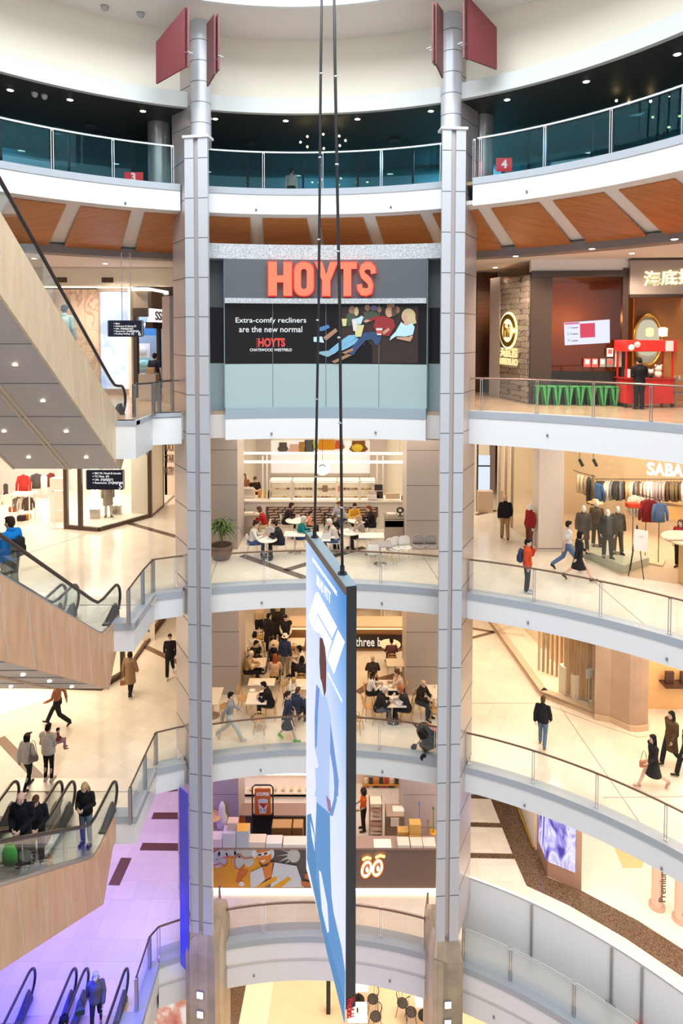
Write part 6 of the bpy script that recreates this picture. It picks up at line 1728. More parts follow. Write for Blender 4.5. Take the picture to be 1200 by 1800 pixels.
b = MB(); b.prism([(p.x, p.y) for p in (P1, P2, P3, P4)]+[(P4.x, 31.4), (P1.x, 31.4)], f5+.02, f5+.1); struct('floor_display', b, [white_lam])
glow_tube = emis('tube_warm', (1, .9, .74), 4)
for i, px in enumerate((163, 171, 201, 209)):
 Y = 27.4 if i < 2 else 28.0; p = aty(px, 900, Y); t = thing('light_column', 'tall lit white tube in the corner display window, %s' % ('first from the left', 'second from the left', 'third from the left', 'fourth from the left')[i], 'light', (p.x, Y, f5+.1))
 b = MB(); b.cyl((p.x, Y, f5+.5), .06, 3.6, 12); b.build('tube', [glow_tube], t); b = MB(); b.box((p.x, Y, f5+.3), (.2, .2, .4)); b.build('plinth', [steel_warm], t)
def mannequin(label, p, rz, top, bottom, coat=None, head=True, pose='stand', shoes=(.05, .04, .03)):
 t = thing('mannequin', label, 'mannequin', tuple(p), rz)
 o = link('figure', fig('body', pose), t, True); slotset(o, [mat('mannequin_white', (.80, .77, .72), .4)]*4)
 for kind, c in ((top[0], top[1]), (bottom[0], bottom[1]), ('shoe_l', shoes), ('shoe_r', shoes)):
  c_ = link({'shoe_l': 'shoe', 'shoe_r': 'shoe'}.get(kind, kind), fig(kind, pose), t, True); slotset(c_, [cloth(c)])
 b = MB(); b.lathe((0, 0, -.01), [(.2, 0), (.2, .015)], 20); b.build('base', [steel], t, local=True)
 return t
mannequin('mannequin in a long grey brown coat and boots in the corner display window', aty(190, 906, 27.6).xy.to_3d()+V((0, 0, f5+.12)), .3, ('coat', (.30, .24, .19)), ('leggings', (.62, .50, .40)), shoes=(.20, .11, .06))
b = MB(); a, c = PX(83, 27.2), PX(108, 27.2); b.box(((a.x+c.x)/2, 27.35, (f5+zpx(842, 27.2))/2), (c.x-a.x, .3, zpx(842, 27.2)-f5)); struct('wall_entrance_block', b, [store_cream])
t = thing('security_gate', 'white anti theft gate at the entrance of the left clothing store', 'gate', tuple(F5(104, 927)))
p = F5(104, 928); b = MB()
for dx in (-.22, .22): b.box((p.x+dx, p.y, p.z+.8), (.05, .12, 1.6))
b.box((p.x, p.y, p.z+1.58), (.48, .12, .05)); b.box((p.x, p.y, p.z+.75), (.44, .05, .04)); b.build('gate_frame', [mat('gate_white', (.85, .80, .74), .35)], t)
b = MB(); b.box((p.x, p.y, p.z+.03), (.56, .3, .05)); b.build('foot', [MATS['gate_white']], t)
b = MB(); b.wall((-20, 33), (P1.x+.3, 33), f5, zt5, .2); struct('wall_left_store_back', b, [mat('store_white', (.86, .80, .74), .5)])
b = MB(); b.wall((-14.7, 32.1), (-14.4, 32.9), f5, zt5, .1); struct('wall_store_partition', b, [MATS['store_white']])
# hanging garments: body on a hanger, facing -Y
def garment(kind):
 t = thing('garment', 'x', 'clothes')
 b = MB(); w, L, th = {'jacket': (.22, .74, .065), 'coat': (.22, 1.05, .07), 'shirt': (.21, .70, .045), 'dress': (.18, 1.05, .05)}[kind]
 loft(b, [((0, 0, -L), w*(1.25 if kind == 'dress' else .98), th, 0), ((0, 0, -L*.55), w*.9, th*1.1, 0), ((0, 0, -.17), w*.97, th, 0), ((0, 0, -.08), w*.86, th*.9, 0), ((0, 0, -.02), .07, th*.8, 0)], 14)
 if kind != 'dress':
  for s_ in (-1, 1): limb(b, [V((s_*w*.88, 0, -.12)), V((s_*(w+.05), -.01, -.38)), V((s_*(w+.06), -.02, -.62))], [.06, .052, .042], 8)
 o = b.build('cloth', [black], t, smooth=True, local=True); slotset(o, [cloth((.1, .1, .1))])
 b = MB(); b.tube([(-.18, 0, -.07), (0, 0, .0), (.18, 0, -.07)], .008, 6); b.tube([(0, 0, 0), (0, 0, .07), (.02, 0, .09), (.03, 0, .07)], .004, 6); b.build('hanger', [black], t, local=True)
 return t
_gp = {}
def hang(kind, p, rz, c, label, group=None, scale=1.0):
 if kind not in _gp: g = garment(kind); _gp[kind] = g; g.location = p; g.rotation_euler = (0, 0, rz); g['label'] = label; g.scale = (scale,)*3
 else: g = clone(_gp[kind], p, rz, label, None, scale)
 if 'group' in g: del g['group']
 if group: g['group'] = group
 for ch in g.children:
  if ch.name.startswith('cloth'): slotset(ch, [cloth(c)])
 return g
def HP(px, py, Y): p = aty(px, py, Y); return (p.x, p.y, p.z)
hang('shirt', HP(41, 834, 30.8), 0, (.55, .045, .035), 'red jumper hanging facing us in the left clothing store', scale=1.25)
hang('shirt', HP(64, 832, 31), .2, (.10, .085, .08), 'argyle patterned dark jumper hanging in the left clothing store', scale=1.1)
hang('dress', HP(77, 834, 31), 0, (.86, .80, .72), 'white dress hanging in the left clothing store')
hang('shirt', HP(88, 831, 31.4), 1.2, (.22, .05, .03), 'dark red top hanging at the partition of the left clothing store')
hang('dress', HP(10, 850, 31.2), 0, (.10, .08, .07), 'charcoal halter top hanging in the left clothing store', scale=.7)
hang('shirt', HP(2, 868, 30), 0, (.72, .58, .42), 'sand coloured top on the rack by the left margin', scale=1.1); hang('coat', HP(12, 868, 30), .4, (.80, .70, .54), 'cream coat on the rack by the left margin')
# central stand with folded and hung clothes
st = thing('clothes_stand', 'white table stand with garments inside the left clothing store entrance', 'stand', tuple(F5(42, 918)))
p = F5(42, 916); b = MB()
for dx in (-.38, .38):
 for dy in (-.25, .25): b.box((p.x+dx, p.y+dy, p.z+.6), (.04, .04, 1.2))
b.build('stand_frame', [MATS['gate_white']], st)
b = MB(); b.box((p.x, p.y, p.z+1.22), (.9, .62, .05)); b.build('top', [MATS['gate_white']], st)
for lab, dx, c, kd in (('grey brown top under the white stand in the left clothing store', -.2, (.25, .2, .17), 'shirt'), ('dark brown jacket under the white stand in the left clothing store', .25, (.12, .08, .06), 'jacket'), ('cream top under the white stand in the left clothing store', .02, (.78, .7, .58), 'shirt')):
 hang(kd, (p.x+dx, p.y-.1, p.z+1.1), .5, c, lab, scale=.8)
for lab, px, py, c in (('orange bag under the white clothes stand', 47, 912, (.62, .26, .05)), ('black folded pile under the white clothes stand', 38, 914, (.05, .03, .03)), ('red bag beside the white clothes stand', 23, 898, (.45, .10, .04))):
 q = F5(px, py+1); b = MB(); b.box((q.x, q.y, q.z+.12), (.34, .24, .22)); tag(b.build('folded_bag', [cloth(c)], bevel=.04), lab, 'bag')
sh = thing('shoe_shelf', 'white wall shelves with shoes in the left clothing store', 'shelf', tuple(aty(70, 880, 31.6)))
for i, py in enumerate((882, 893, 899)):
 q = aty(70, py, 31.8); b = MB(); b.box((q.x, 31.9, q.z), (1.5, .4, .05 if i < 2 else .1)); b.build('shelf_board', [MATS['store_white'] if i < 2 else esc_wood], sh)
for lab, px, py in (('grey boots on the upper shoe shelf', 77, 879), ('dark shoes on the lower shoe shelf', 62, 888)):
 q = aty(px, py, 31.7); b = MB(); b.box((q.x-.12, 31.75, q.z), (.14, .2, .14)); b.box((q.x+.12, 31.75, q.z), (.14, .2, .14)); tag(b.build('shoes', [cloth((.2, .19, .19))], bevel=.03), lab, 'shoes')
area('left_store_light', (-14, 29.5, zt5), 6, 4, 330, (1, .9, .78))
direction_sign('dark hanging direction sign numbered 5 under the topmost escalator end', 152, 216, 826, 861, 21.2, ['+ BIG W, Hotel & Lincoln', '+ TC Plaza  [P]', '+ Lifts  [P][&][i][T]', '+ Restrooms  [W][M][P][B]'], '5', (172, 192), -3.5)
# pastry shop lettering
b = MB(); a, c = PX(288, 31.5), PX(330, 31.5); b.wall(a, c, f5, zc5, .2); struct('wall_pastry', b, [mat('pastry_pink', (.80, .62, .50), .6)])
pl_ = thing('wall_lettering', 'dark three line lettering on the pale wall beside the left column', 'sign', (PX(297, 31.3).x, 31.35, -5))
for wd, py in (('BLACK', 786), ('STAR', 806), ('PASTRY', 828)):
 q = aty(297, py, 31.35); text('wall_word', wd, .4, (q.x, 31.36, q.z), 0, mat('letter_brown', (.10, .05, .03), .6), pl_, .01, bold=.004, fit=(.5, .42))
# the man on the escalator
xm_ = (XR+XM)/2; yy = 13.35; zz_ = f5+.73*(16.65-yy)+.08
person('man in a bright blue jacket standing on the escalator', (xm_+.05, yy, zz_), -PH*1.2, 'stand', skin=MID, hair=('short', DBR), top=('jacket', (.005, .19, .56)), bottom=('trousers', (.16, .15, .13)), scale=1.06)
backpack('black backpack worn by the man in the bright blue jacket', (xm_+.05+.21, yy-.07, zz_+.98), -PH*1.2, (.02, .02, .026), .95)
# ------------------------------------------------------------------ right side: corridor, mirrored glazing, clothing store
b = MB(); b.wall(F5(832, 893)+V((0, 2, 0)), F5(880, 880)+V((0, 1.5, 0)), f5, zc5, .2); struct('wall_corridor_end', b, [mat('corridor_taupe', (.52, .42, .36), .5)])
cb = thing('lit_shop_window', 'bluish white lit shop window at the end of the right corridor', 'window display', (PX(852, 29).x, 29, f5))
b = MB(); a, c = PX(842, 29), PX(863, 29); b.box(((a.x+c.x)/2, 29, (zpx(800, 29)+zpx(870, 29))/2), (c.x-a.x, .1, zpx(800, 29)-zpx(870, 29))); b.build('lit_face', [emis('shop_blue_white', (.80, .87, 1), 1.0)], cb)
b = MB(); b.box((a.x-.03, 28.95, -6.2), (.06, .1, 4.2)); b.box(((a.x+c.x)/2, 28.93, zpx(818, 29)), (c.x-a.x, .06, .06)); b.box(((a.x+c.x)/2, 28.9, zpx(876, 29)), (c.x-a.x, .1, .12)); b.build('frame', [black], cb)
b = MB(); q = F5(856, 905); b.box((q.x, q.y+.5, q.z+.5), (.7, .4, 1.0)); tag(b.build('shop_plinth', [mat('plinth_sand', (.6, .45, .33), .5)], bevel=.01), 'sand coloured plinth before the lit window at the corridor end', 'plinth')
M0, M1 = F5(876, 910), F5(952, 966)
b = MB(); b.wall(M0, M1, f5, zc5, .06);
struct('window_8', b, [mat('mirror_glazing', (.80, .68, .52), .05, metal=.85)])
b = MB()
for f in (0, .17, .33, 1): q = M0.lerp(M1, f); b.box((q.x-.02, q.y-.05, (f5+zc5)/2), (.12, .12, zc5-f5))
b.wall(M0, M1, zc5-.5, zc5, .2); struct('trim_mirror_frame', b, [mat('frame_cream', (.80, .66, .52), .45)])
q0, q1 = PX(951, 23.5), PX(995, 23.5)
b = MB(); b.box(((q0.x+q1.x)/2, 23.9, (f5+zc5)/2), (q1.x-q0.x, .8, zc5-f5)); struct('column_clad_square', b, [mat('pillar_cream', (.80, .70, .62), .45)])
b = MB(); b.box(((q0.x+q1.x)/2, 23.49, f5+.12), (q1.x-q0.x+.01, .02, .02)); struct('baseboard_pillar', b, [joint])
G0, G1 = F5(996, 972), F5(1093, 1013)
b = MB(); b.wall(G0, G1, f5, zc5-.15, .02); struct('window_9', b, [gl])
b = MB(); b.wall(G0, G1+V((3.0, -1.6, 0)), zc5-.2, zc5+.1, .2); struct('trim_store_head', b, [MATS['frame_cream']])
b = MB(); gd = (G1-G0).normalized(); gn = V((-gd.y, gd.x, 0))
b.prism([(p.x, p.y) for p in (G0+gn*.2, G1+gn*.2-gd*.1, G1+gn*1.7-gd*.3, G0+gn*1.7)], f5, f5+.3); struct('floor_display_plinth', b, [mat('plinth_sage', (.52, .52, .40), .5)])
saba_wall = mat('store_sand', (.60, .44, .28), .55)
b = MB(); b.wall((8.4, 29.2), (17.5, 26.5), f5, zc5, .2); b.wall((8.3, 24.4), (8.5, 29.3), f5, zc5, .1); struct('wall_store_right_back', b, [saba_wall])
b = MB(); b.prism([(G1.x, G1.y+.05), (G1.x+6, G1.y-2.6), (20, 27), (8.5, 29), (8.5, 24.5)], f5+.002, f5+.008); struct('floor_store', b, [mat('store_floor', (.60, .45, .31), .35, var=.06)])
area('right_store_light', (11.8, 24.6, zc5-.05), 5, 4, 240, (1, .82, .60))
# glowing letters
sl = thing('store_lettering', 'white glowing letters hung over the entrance of the right clothing store', 'sign', HP(1165, 838, 20.6))
for chx, x0, x1 in (('S', 1137, 1149.5), ('A', 1151, 1167), ('B', 1169.5, 1182), ('A', 1183, 1199)):
 q = aty((x0+x1)/2, 824+(x0-1137)*.06, 20.6); text('letter', chx, .5, (q.x, 20.6, q.z), -.3, emis('letter_white', (1, 1, 1), 3.2), sl, .06, bold=.012, fit=((x1-x0)/1101*20.6, .42))
for px in (1151, 1183): q = aty(px, 815, 20.6); b = MB(); b.cyl((q.x, 20.6, q.z), .006, zc5-q.z, 5); b.build('cable', [steel_matt], sl)
# rails and garments
def rail(label, a, c, drop=None):
 t = thing('clothes_rail', label, 'rail', tuple(a)); b = MB(); b.tube([a, c], .015, 8); b.build('bar', [black], t)
 for q in (a, c):
  b = MB()
  if drop is not None: b.cyl((q[0], q[1], drop), .014, q[2]-drop, 8)
  else: b.tube([q, (q[0], q[1]+.35, q[2])], .012, 6)
  b.build('upright' if drop is not None else 'bracket', [black], t)
 return t
ra, rc_ = V(HP(1046, 842, 26.6)), V(HP(1215, 842.5, 24.6))
rail('long black wall rail of the right clothing store', ra, rc_)
cols = [('charcoal', (.06, .055, .055)), ('charcoal', (.06, .055, .055)), ('charcoal', (.07, .06, .06)), ('ivory', (.78, .70, .58)), ('ivory', (.78, .70, .58)), ('slate', (.22, .22, .24)), ('charcoal', (.06, .055, .055)), ('charcoal', (.06, .055, .055)), ('slate', (.2, .2, .22)), ('charcoal', (.07, .06, .06)), ('tan', (.55, .38, .22)), ('tan', (.60, .42, .26)), ('ivory', (.8, .7, .6)), ('slate', (.22, .21, .2)), ('brown', (.14, .08, .05)), ('rosy', (.62, .42, .36)), ('rosy', (.6, .45, .4)), ('ivory', (.80, .74, .66)), ('ivory', (.82, .78, .72)), ('mauve', (.40, .32, .32)), ('mauve', (.42, .34, .34)), ('mauve', (.40, .33, .34)), ('mauve', (.44, .36, .36)), ('brown', (.12, .07, .04)), ('olive', (.16, .12, .06)), ('olive', (.18, .13, .07)), ('olive', (.16, .12, .06)), ('brown', (.14, .08, .05)), ('ivory', (.75, .68, .6)), ('brown', (.12, .07, .05))]
raz = math.atan2(rc_.y-ra.y, rc_.x-ra.x)
for i, (nm, c) in enumerate(cols):
 f = (i+.7)/(len(cols)+1); q = ra.lerp(rc_, f); hang('jacket' if i % 3 else 'shirt', (q.x, q.y, q.z-.075), raz+PI/2+rnd.uniform(-.15, .15), c, '%s garment on the long wall rail of the right clothing store' % nm, '%s garments on the long wall rail' % nm, 1.08)
hang('shirt', HP(1047, 848, 25.2), -.2, (.06, .13, .30), 'blue denim jacket hung facing us at the left end of the long rail', scale=1.2)
rb, rd = V(HP(1013, 829, 25.6)), V(HP(1046, 838, 24.3)); rail('short dark side rail at the left of the right clothing store', rb, rd)
for i, (nm, c) in enumerate((('ivory', (.72, .62, .48)), ('ivory', (.75, .64, .5)), ('sand', (.5, .38, .25)), ('black', (.05, .04, .04)), ('brown', (.13, .09, .06)))):
 q = rb.lerp(rd, (i+.5)/5.2); hang('coat' if i > 2 else 'jacket', (q.x, q.y, q.z-.075), 1.2, c, '%s garment on the short side rail of the right clothing store' % nm, ('%s garments on the short side rail' % nm) if nm == 'ivory' else None)
# free standing rack
rk = thing('clothes_rack', 'free standing black rack on a wooden base in the right clothing store', 'rack', tuple(F5(1138, 940)))
ka, kc = V(HP(1110, 865, 22.9)), V(HP(1162, 879, 22.2))
b = MB(); b.tube([ka, kc], .015, 8); b.build('bar', [black], rk)
for q in (ka.lerp(kc, .06), ka.lerp(kc, .5), ka.lerp(kc, .94)): b = MB(); b.cyl((q.x, q.y, f5+.06), .014, q.z-f5-.06, 8); b.build('upright', [black], rk)
b = MB(); b.span((ka.x-.1, ka.y, f5+.04), (kc.x+.15, kc.y, f5+.04), .7, .06); b.build('wooden_base', [mat('birch', (.66, .50, .32), .5)], rk)
for i, (c, kd, lab) in enumerate((((.75, .66, .5), 'jacket', 'cream knit on the free standing rack, leftmost'), ((.78, .68, .56), 'jacket', 'cream knit on the free standing rack, second from the left'), ((.66, .55, .46), 'jacket', 'beige knit on the free standing rack'), ((.60, .50, .42), 'jacket', 'greyish beige knit next to the red cardigan'))):
 q = ka.lerp(kc, .08+.11*i); hang(kd, (q.x, q.y, q.z-.075), raz+.9, c, lab)
q = ka.lerp(kc, .57); hang('shirt', (q.x, q.y-.05, q.z-.075), -.1, (.24, .02, .025), 'dark red cardigan facing us on the free standing rack', scale=1.2)
q = ka.lerp(kc, .93); hang('shirt', (q.x, q.y-.05, q.z-.075), .1, (.10, .16, .30), 'blue short shirt facing us on the free standing rack', scale=1.05)
b = MB(); b.box((q.x-.95, q.y, q.z-.2), (.45, .3, .18)); tag(b.build('folded_scarf', [cloth((.62, .07, .03))], bevel=.04), 'bright red folded scarf laid over the free standing rack', 'scarf')
# display dolls behind the glass
for lab, px, py, Y, tp, bt in (('mannequin in a grey brown suit, leftmost behind the store glass', 1024, 984, 22.6, ('coat', (.12, .10, .085)), ('trousers', (.11, .095, .08))), ('mannequin in a brown waistcoat suit, second behind the store glass', 1047, 978, 23.3, ('jacket', (.12, .08, .05)), ('trousers', (.07, .05, .04))), ('mannequin in a black jacket and white shirt, third behind the store glass', 1066, 990, 22.1, ('jacket', (.035, .035, .042)), ('trousers', (.03, .03, .035))), ('mannequin in an olive jacket, rightmost behind the store glass', 1084, 984, 22.5, ('jacket', (.07, .055, .035)), ('trousers', (.10, .075, .04)))):
 q = aty(px, py, Y); mannequin(lab, V((q.x, Y, f5+.3)), -.2, tp, bt)
b = MB(); q = HP(1046, 884, 23.6); b.lathe((q[0], 23.6, q[2]), [(.28, 0), (.285, .015), (.13, .04), (.11, .13), (.02, .15)], 24); o = tag(b.build('straw_hat', [mat('straw', (.68, .46, .22), .7)], smooth=True), 'broad straw hat on the brown suited mannequin', 'hat')
for lab, px in (('black spot lamp under the right store ceiling, left one', 1020.5), ('black spot lamp under the right store ceiling, right one', 1045)):
 q = aty(px, 813, 23.5); t = thing('spot_lamp', lab, 'lamp', tuple(q)); b = MB(); b.span(tuple(q+V((-.06, 0, .13))), tuple(q+V((.06, -.05, -.13))), .11, .11); b.build('lamp_body', [black], t); b = MB(); b.cyl((q.x-.05, q.y, q.z+.1), .012, zc5-q.z-.1, 6); b.build('stem', [black], t)
b = MB(); q0, q1 = HP(1165, 912, 24.8), HP(1210, 893, 24.8); b.box(((q0[0]+q1[0])/2, 25.1, (q0[2]+q1[2])/2), (q1[0]-q0[0], .6, q1[2]-q0[2]+.1)); tag(b.build('sales_counter', [mat('counter_birch', (.68, .42, .16), .45)], bevel=.01), 'warm wooden sales counter at the back of the right clothing store', 'counter')
tb = thing('display_table', 'oval wooden display table with shoes in the right margin', 'table', HP(1194, 990, 20.4)); q = aty(1196, 946, 20.4)
b = MB(); b.lathe((q.x+.25, 20.4, q.z-.05), [(.80, 0), (.82, .03), (.80, .06)], 32); b.build('tabletop', [MATS['birch']], tb); b = MB(); b.box((q.x+.25, 20.4, (q.z+f5)/2), (.4, .4, q.z-f5-.05)); b.build('trunk', [MATS['counter_birch']], tb)
for i, (px, py) in enumerate(((1172, 941), (1181, 938), (1190, 943))):
 q2 = aty(px, py, 20.2); b = MB(); limb(b, [V((q2.x-.1, 20.2, q.z+.06)), V((q2.x+.02, 20.15, q.z+.05)), V((q2.x+.14, 20.1, q.z+.045))], [.045, .04, .03], 8); tag(b.build('shoe', [cloth((.72, .62, .5))], smooth=True), 'pale shoe on the oval display table', 'shoe', 'pale shoes on the oval display table')
q = aty(1199, 935, 21.6); person('person in a dark red top in the right margin of the clothing store', (q.x+.1, 21.9, f5), -.8, 'stand', hair=('long', BRN), top=('shirt', (.32, .03, .04)), bottom=BT)
es = thing('easel_sign', 'white poster on a black tripod easel at the store entrance', 'sign', tuple(F5(1122, 1014)))
e0, e1 = F5(1104, 1013), F5(1131, 1019); em = (e0+e1)/2; ztop = aty(1128, 930, em.y).z
for nm, q in (('leg', e0), ('leg', e1), ('leg', em+V((.05, .55, 0)))): b = MB(); b.tube([q, V((em.x+.06, em.y+.12, ztop+.1))], .016, 8); b.build(nm, [black], es)
pa, pb = aty(1113, 966, em.y-.03), aty(1141, 935, em.y-.03); b = MB(); b.plate([V((pa.x, em.y-.05, pa.z)), V((pb.x-.06, em.y-.05, pa.z-.1)), V((pb.x, em.y+.06, pb.z)), V((pa.x+.06, em.y+.06, pb.z+.08))], .02); b.build('poster_sheet', [mat('poster_white', (.86, .85, .84), .5)], es)
text('poster_text', 'SABA', .08, ((pa.x+pb.x)/2, em.y+.0, pb.z-.18), 0, mat('poster_grey', (.55, .54, .53), .6), es, .004)
# walkers
p = F5(887, 948); person('bald man in a black jumper and tan trousers walking away', tuple(p), PI*.95, 'walk_back', skin=(.70, .36, .24), hair=('thin', GRY), top=('jacket', (.016, .014, .015)), bottom=('trousers', (.42, .24, .10)), scale=1.04)
p = F5(926, 1041); person('man in an orange red jacket standing at the balustrade, hand at his face', tuple(p), PH*.75, 'hand_face', hair=('short', BLK), top=('jacket', (.62, .075, .02)), bottom=('trousers', (.025, .022, .022)), shoes=(.5, .55, .6))
backpack('navy blue backpack worn by the man in the orange red jacket', (p.x-.20, p.y+.085, p.z+.95), PH*.75, (.04, .06, .14), .95)
p = F5(996, 1004); person('man in a white tee shirt and jeans walking past the store glass', tuple(p), PH, 'stride', hair=('short', DBR), top=('tee', (.76, .76, .78)), bottom=('jeans', (.12, .19, .36)), scale=1.05)
p = F5(1016, 1022); person('woman in a black dress striding past the store glass', tuple(p), PH, 'stride', hair=('bob', BLK), top=('shirt', (.02, .02, .022)), bottom=('skirt', (.02, .02, .022)), shoes=(.02, .02, .02), scale=1.0)
mannequin('red clad figure in place of a garment reflection before the mirrored glazing', F5(936, 962)+V((-.15, -.1, 0)), -1.2, ('jacket', (.30, .02, .02)), ('trousers', (.16, .05, .03)))  # solid figure added for the red garment reflected in the glazing
# ================================================================== level with the wooden chairs cafe
f4 = ZF['4']; zc4 = -9.18
def F4(px, py): return atz(px, py, f4)
brown_line = mat('brown_inlay', (.22, .13, .08), .2)
strip('4', ((290, 1078), (228, 1172)), .22, brown_line); strip('4', ((256, 1137), (316, 1166)), .26, brown_line); strip('4', ((0, 1297), (92, 1392)), .30, brown_line)
strip('4', ((826, 1122), (868, 1111), (826, 1104)), .2, brown_line); strip('4', ((738, 1176), (660, 1196), (628, 1218)), .3, brown_line)
strip('4', ((985, 1244), (1130, 1455)), .03, line_m); strip('4', ((826, 1236), (952, 1236)), .02, line_m); strip('4', ((1060, 1402), (1200, 1400)), .02, line_m); strip('4', ((385, 1300), (398, 1240)), .03, line_m)
pier(352, 417, 23.55, f4, zc4, -1); pier(717, 792, 23.55, f4, zc4, 1)
b = MB(); b.box((-.5, 31.6, (f4+zc4)/2), (16, .2, zc4-f4)); struct('wall_wooden_cafe_back', b, [mat('cafe_wall', (.62, .46, .32), .6)])
Yb = 26.9
b = MB(); a, c = PX(508, Yb), PX(713, Yb); zt = zpx(1100, Yb)
b.box(((a.x+c.x)/2, Yb+.4, (f4+zt)/2), (c.x-a.x, .8, zt-f4)); struct('wall_beans_counter', b, [wood('counter_brown', (.20, .09, .03), (.42, .21, .09), (.6, .6, 9), .4)])
b = MB(); b.box(((a.x+c.x)/2, Yb+.35, zt+.02), (c.x-a.x+.1, .95, .06)); struct('trim_counter_top', b, [mat('counter_pale', (.80, .62, .42), .3)])
b = MB(); b.box(((a.x+c.x)/2, Yb-.03, zt-.12), (c.x-a.x, .03, .04)); tag(b.build('counter_light', [emis('amber_strip', (1, .62, .22), 4)]), 'amber strip light under the edge of the wooden cafe counter', 'light')
bs = thing('counter_sign', 'dark sign board with cream lettering on the wooden cafe counter', 'sign', (PX(664, Yb).x, Yb-.05, zpx(1138, Yb)))
a, c = PX(540, Yb), PX(712, Yb); z0, z1 = zpx(1138, Yb), zpx(1115, Yb)
b = MB(); b.box(((a.x+c.x)/2, Yb-.05, (z0+z1)/2), (c.x-a.x, .05, z1-z0)); b.build('board', [mat('sign_black_brown', (.025, .014, .01), .4)], bs)
a, c = PX(626, Yb), PX(700, Yb); text('sign_lettering', 'three beans', .4, ((a.x+c.x)/2, Yb-.085, (z0+z1)/2), 0, emis('sign_cream', (1, .88, .72), .9), bs, .02, bold=.004, fit=(c.x-a.x, .40))
# shelves with crockery behind that counter
for p0, p1, lab in ((626, 672, 'left half'), (677, 710, 'right half')):
 a, c = PX(p0, 29.2), PX(p1, 29.2); t = thing('crockery_shelf', 'bright shelf unit with crockery behind the cream lettered sign, %s' % lab, 'shelf', ((a.x+c.x)/2, 29.4, f4)); b = MB()
 for i in range(4): b.box(((a.x+c.x)/2, 29.4, f4+.9+.36*i), (c.x-a.x, .4, .03))
 for x in (a.x, c.x): b.box((x, 29.4, f4+1.1), (.04, .42, 2.2))
 b.box(((a.x+c.x)/2, 29.62, f4+1.2), (c.x-a.x, .02, 2.0)); b.build('shelf_frame', [mat('shelf_pale', (.85, .76, .64), .4)], t)
 for i in range(3):
  for j in range(3 if p0 > 650 else 4):
   k = rnd.choice(('cup', 'box', 'box')); x = a.x+.15+(c.x-a.x-.3)*(j+.5)/(3 if p0 > 650 else 4); cc = rnd.choice(((.8, .74, .66), (.12, .08, .06), (.55, .40, .28), (.75, .7, .62)))
   b = MB(); b.box((x, 29.3, f4+.93+.36*i+.1), (.16, .14, .18)) if k == 'box' else b.lathe((x, 29.3, f4+.917+.36*i), [(.05, 0), (.08, .12), (.07, .13), (.04, .02)], 12)
   tag(b.build('crockery', [mat('cr'+str(cc), cc, .4)]), '%s crockery piece on the shelves behind the cream lettered sign' % {.8: 'cream', .12: 'dark', .55: 'tan', .75: 'pale'}[cc[0]], 'crockery', '%s crockery behind the cream lettered sign' % {.8: 'cream', .12: 'dark', .55: 'tan', .75: 'pale'}[cc[0]])
b = MB(); a, c = PX(474, 30), PX(500, 30); b.box(((a.x+c.x)/2, 30, f4+1.4), (c.x-a.x, .1, 2.4)); tag(b.build('menu_board', [mat('menu_black', (.03, .025, .022), .5)]), 'tall black menu board behind the standing cafe guests', 'board')
for x in (9.5, -12): area('l4_fill_%d' % x, (x, 23, zc4), 3, 3, 120, WARM)
# bentwood chairs
oak = wood('chair_oak', (.50, .28, .10), (.66, .40, .17), (4, 4, 1), .4)
def wood_chair():
 t = thing('wooden_chair', 'x', 'chair'); b = MB(); b.lathe((0, 0, .43), [(.20, 0), (.215, .015), (.20, .03)], 18); b.build('seat', [oak], t, local=True)
 b = MB(); b.tube([(-.17, .17, .44), (-.18, .20, .66), (-.15, .235, .82), (0, .25, .87), (.15, .235, .82), (.18, .20, .66), (.17, .17, .44)], .016, 6)
 b.tube([(-.06, .19, .45), (-.08, .225, .68), (0, .247, .86)], .01, 6); b.tube([(.06, .19, .45), (.08, .225, .68), (0, .247, .86)], .01, 6); b.box((0, .235, .70), (.30, .016, .09)); b.build('backrest', [oak], t, local=True)
 for sx in (-1, 1):
  for sy in (-1, 1): b = MB(); b.tube([(sx*.14, sy*.14, .43), (sx*.19, sy*.20, 0)], [.018, .013], 6); b.build('leg', [oak], t, local=True)
 return t
och = wood_chair()
def seat4(label, px, py, rz, pose, chair=True, **kw):
 p = F4(px, py); o = person(label, tuple(p), rz, pose, **kw)
 if chair: put_chair(och, tuple(p), rz, 'oak chair taken by a guest of the wooden cafe', 'oak chairs taken by guests')
 return o
for px, py, rz, lab in ((396, 1262, -PH*.8, 'empty oak chair by the left pier behind the walking plaid shirt'), (429, 1248, PH*.8, 'empty oak chair at the left side of the littered table'), (456, 1286, PI, 'empty oak chair at the front of the littered table, back towards us'), (627, 1285, PI*.9, 'empty oak chair beside the black edge of the hanging screen'), (768, 1270, PI*.75, 'empty oak chair by the pram at the right column'), (686, 1168, -PH, 'empty oak chair at the round table under the cream lettered sign'), (515, 1172, 0, 'empty oak chair at the upper table beside the hanging screen'), (648, 1262, PI*.6, 'empty oak chair left of the grey haired guest in black')):
 put_chair(och, tuple(F4(px, py)), rz, lab)
cream_top = mat('table_cream', (.82, .72, .58), .35)
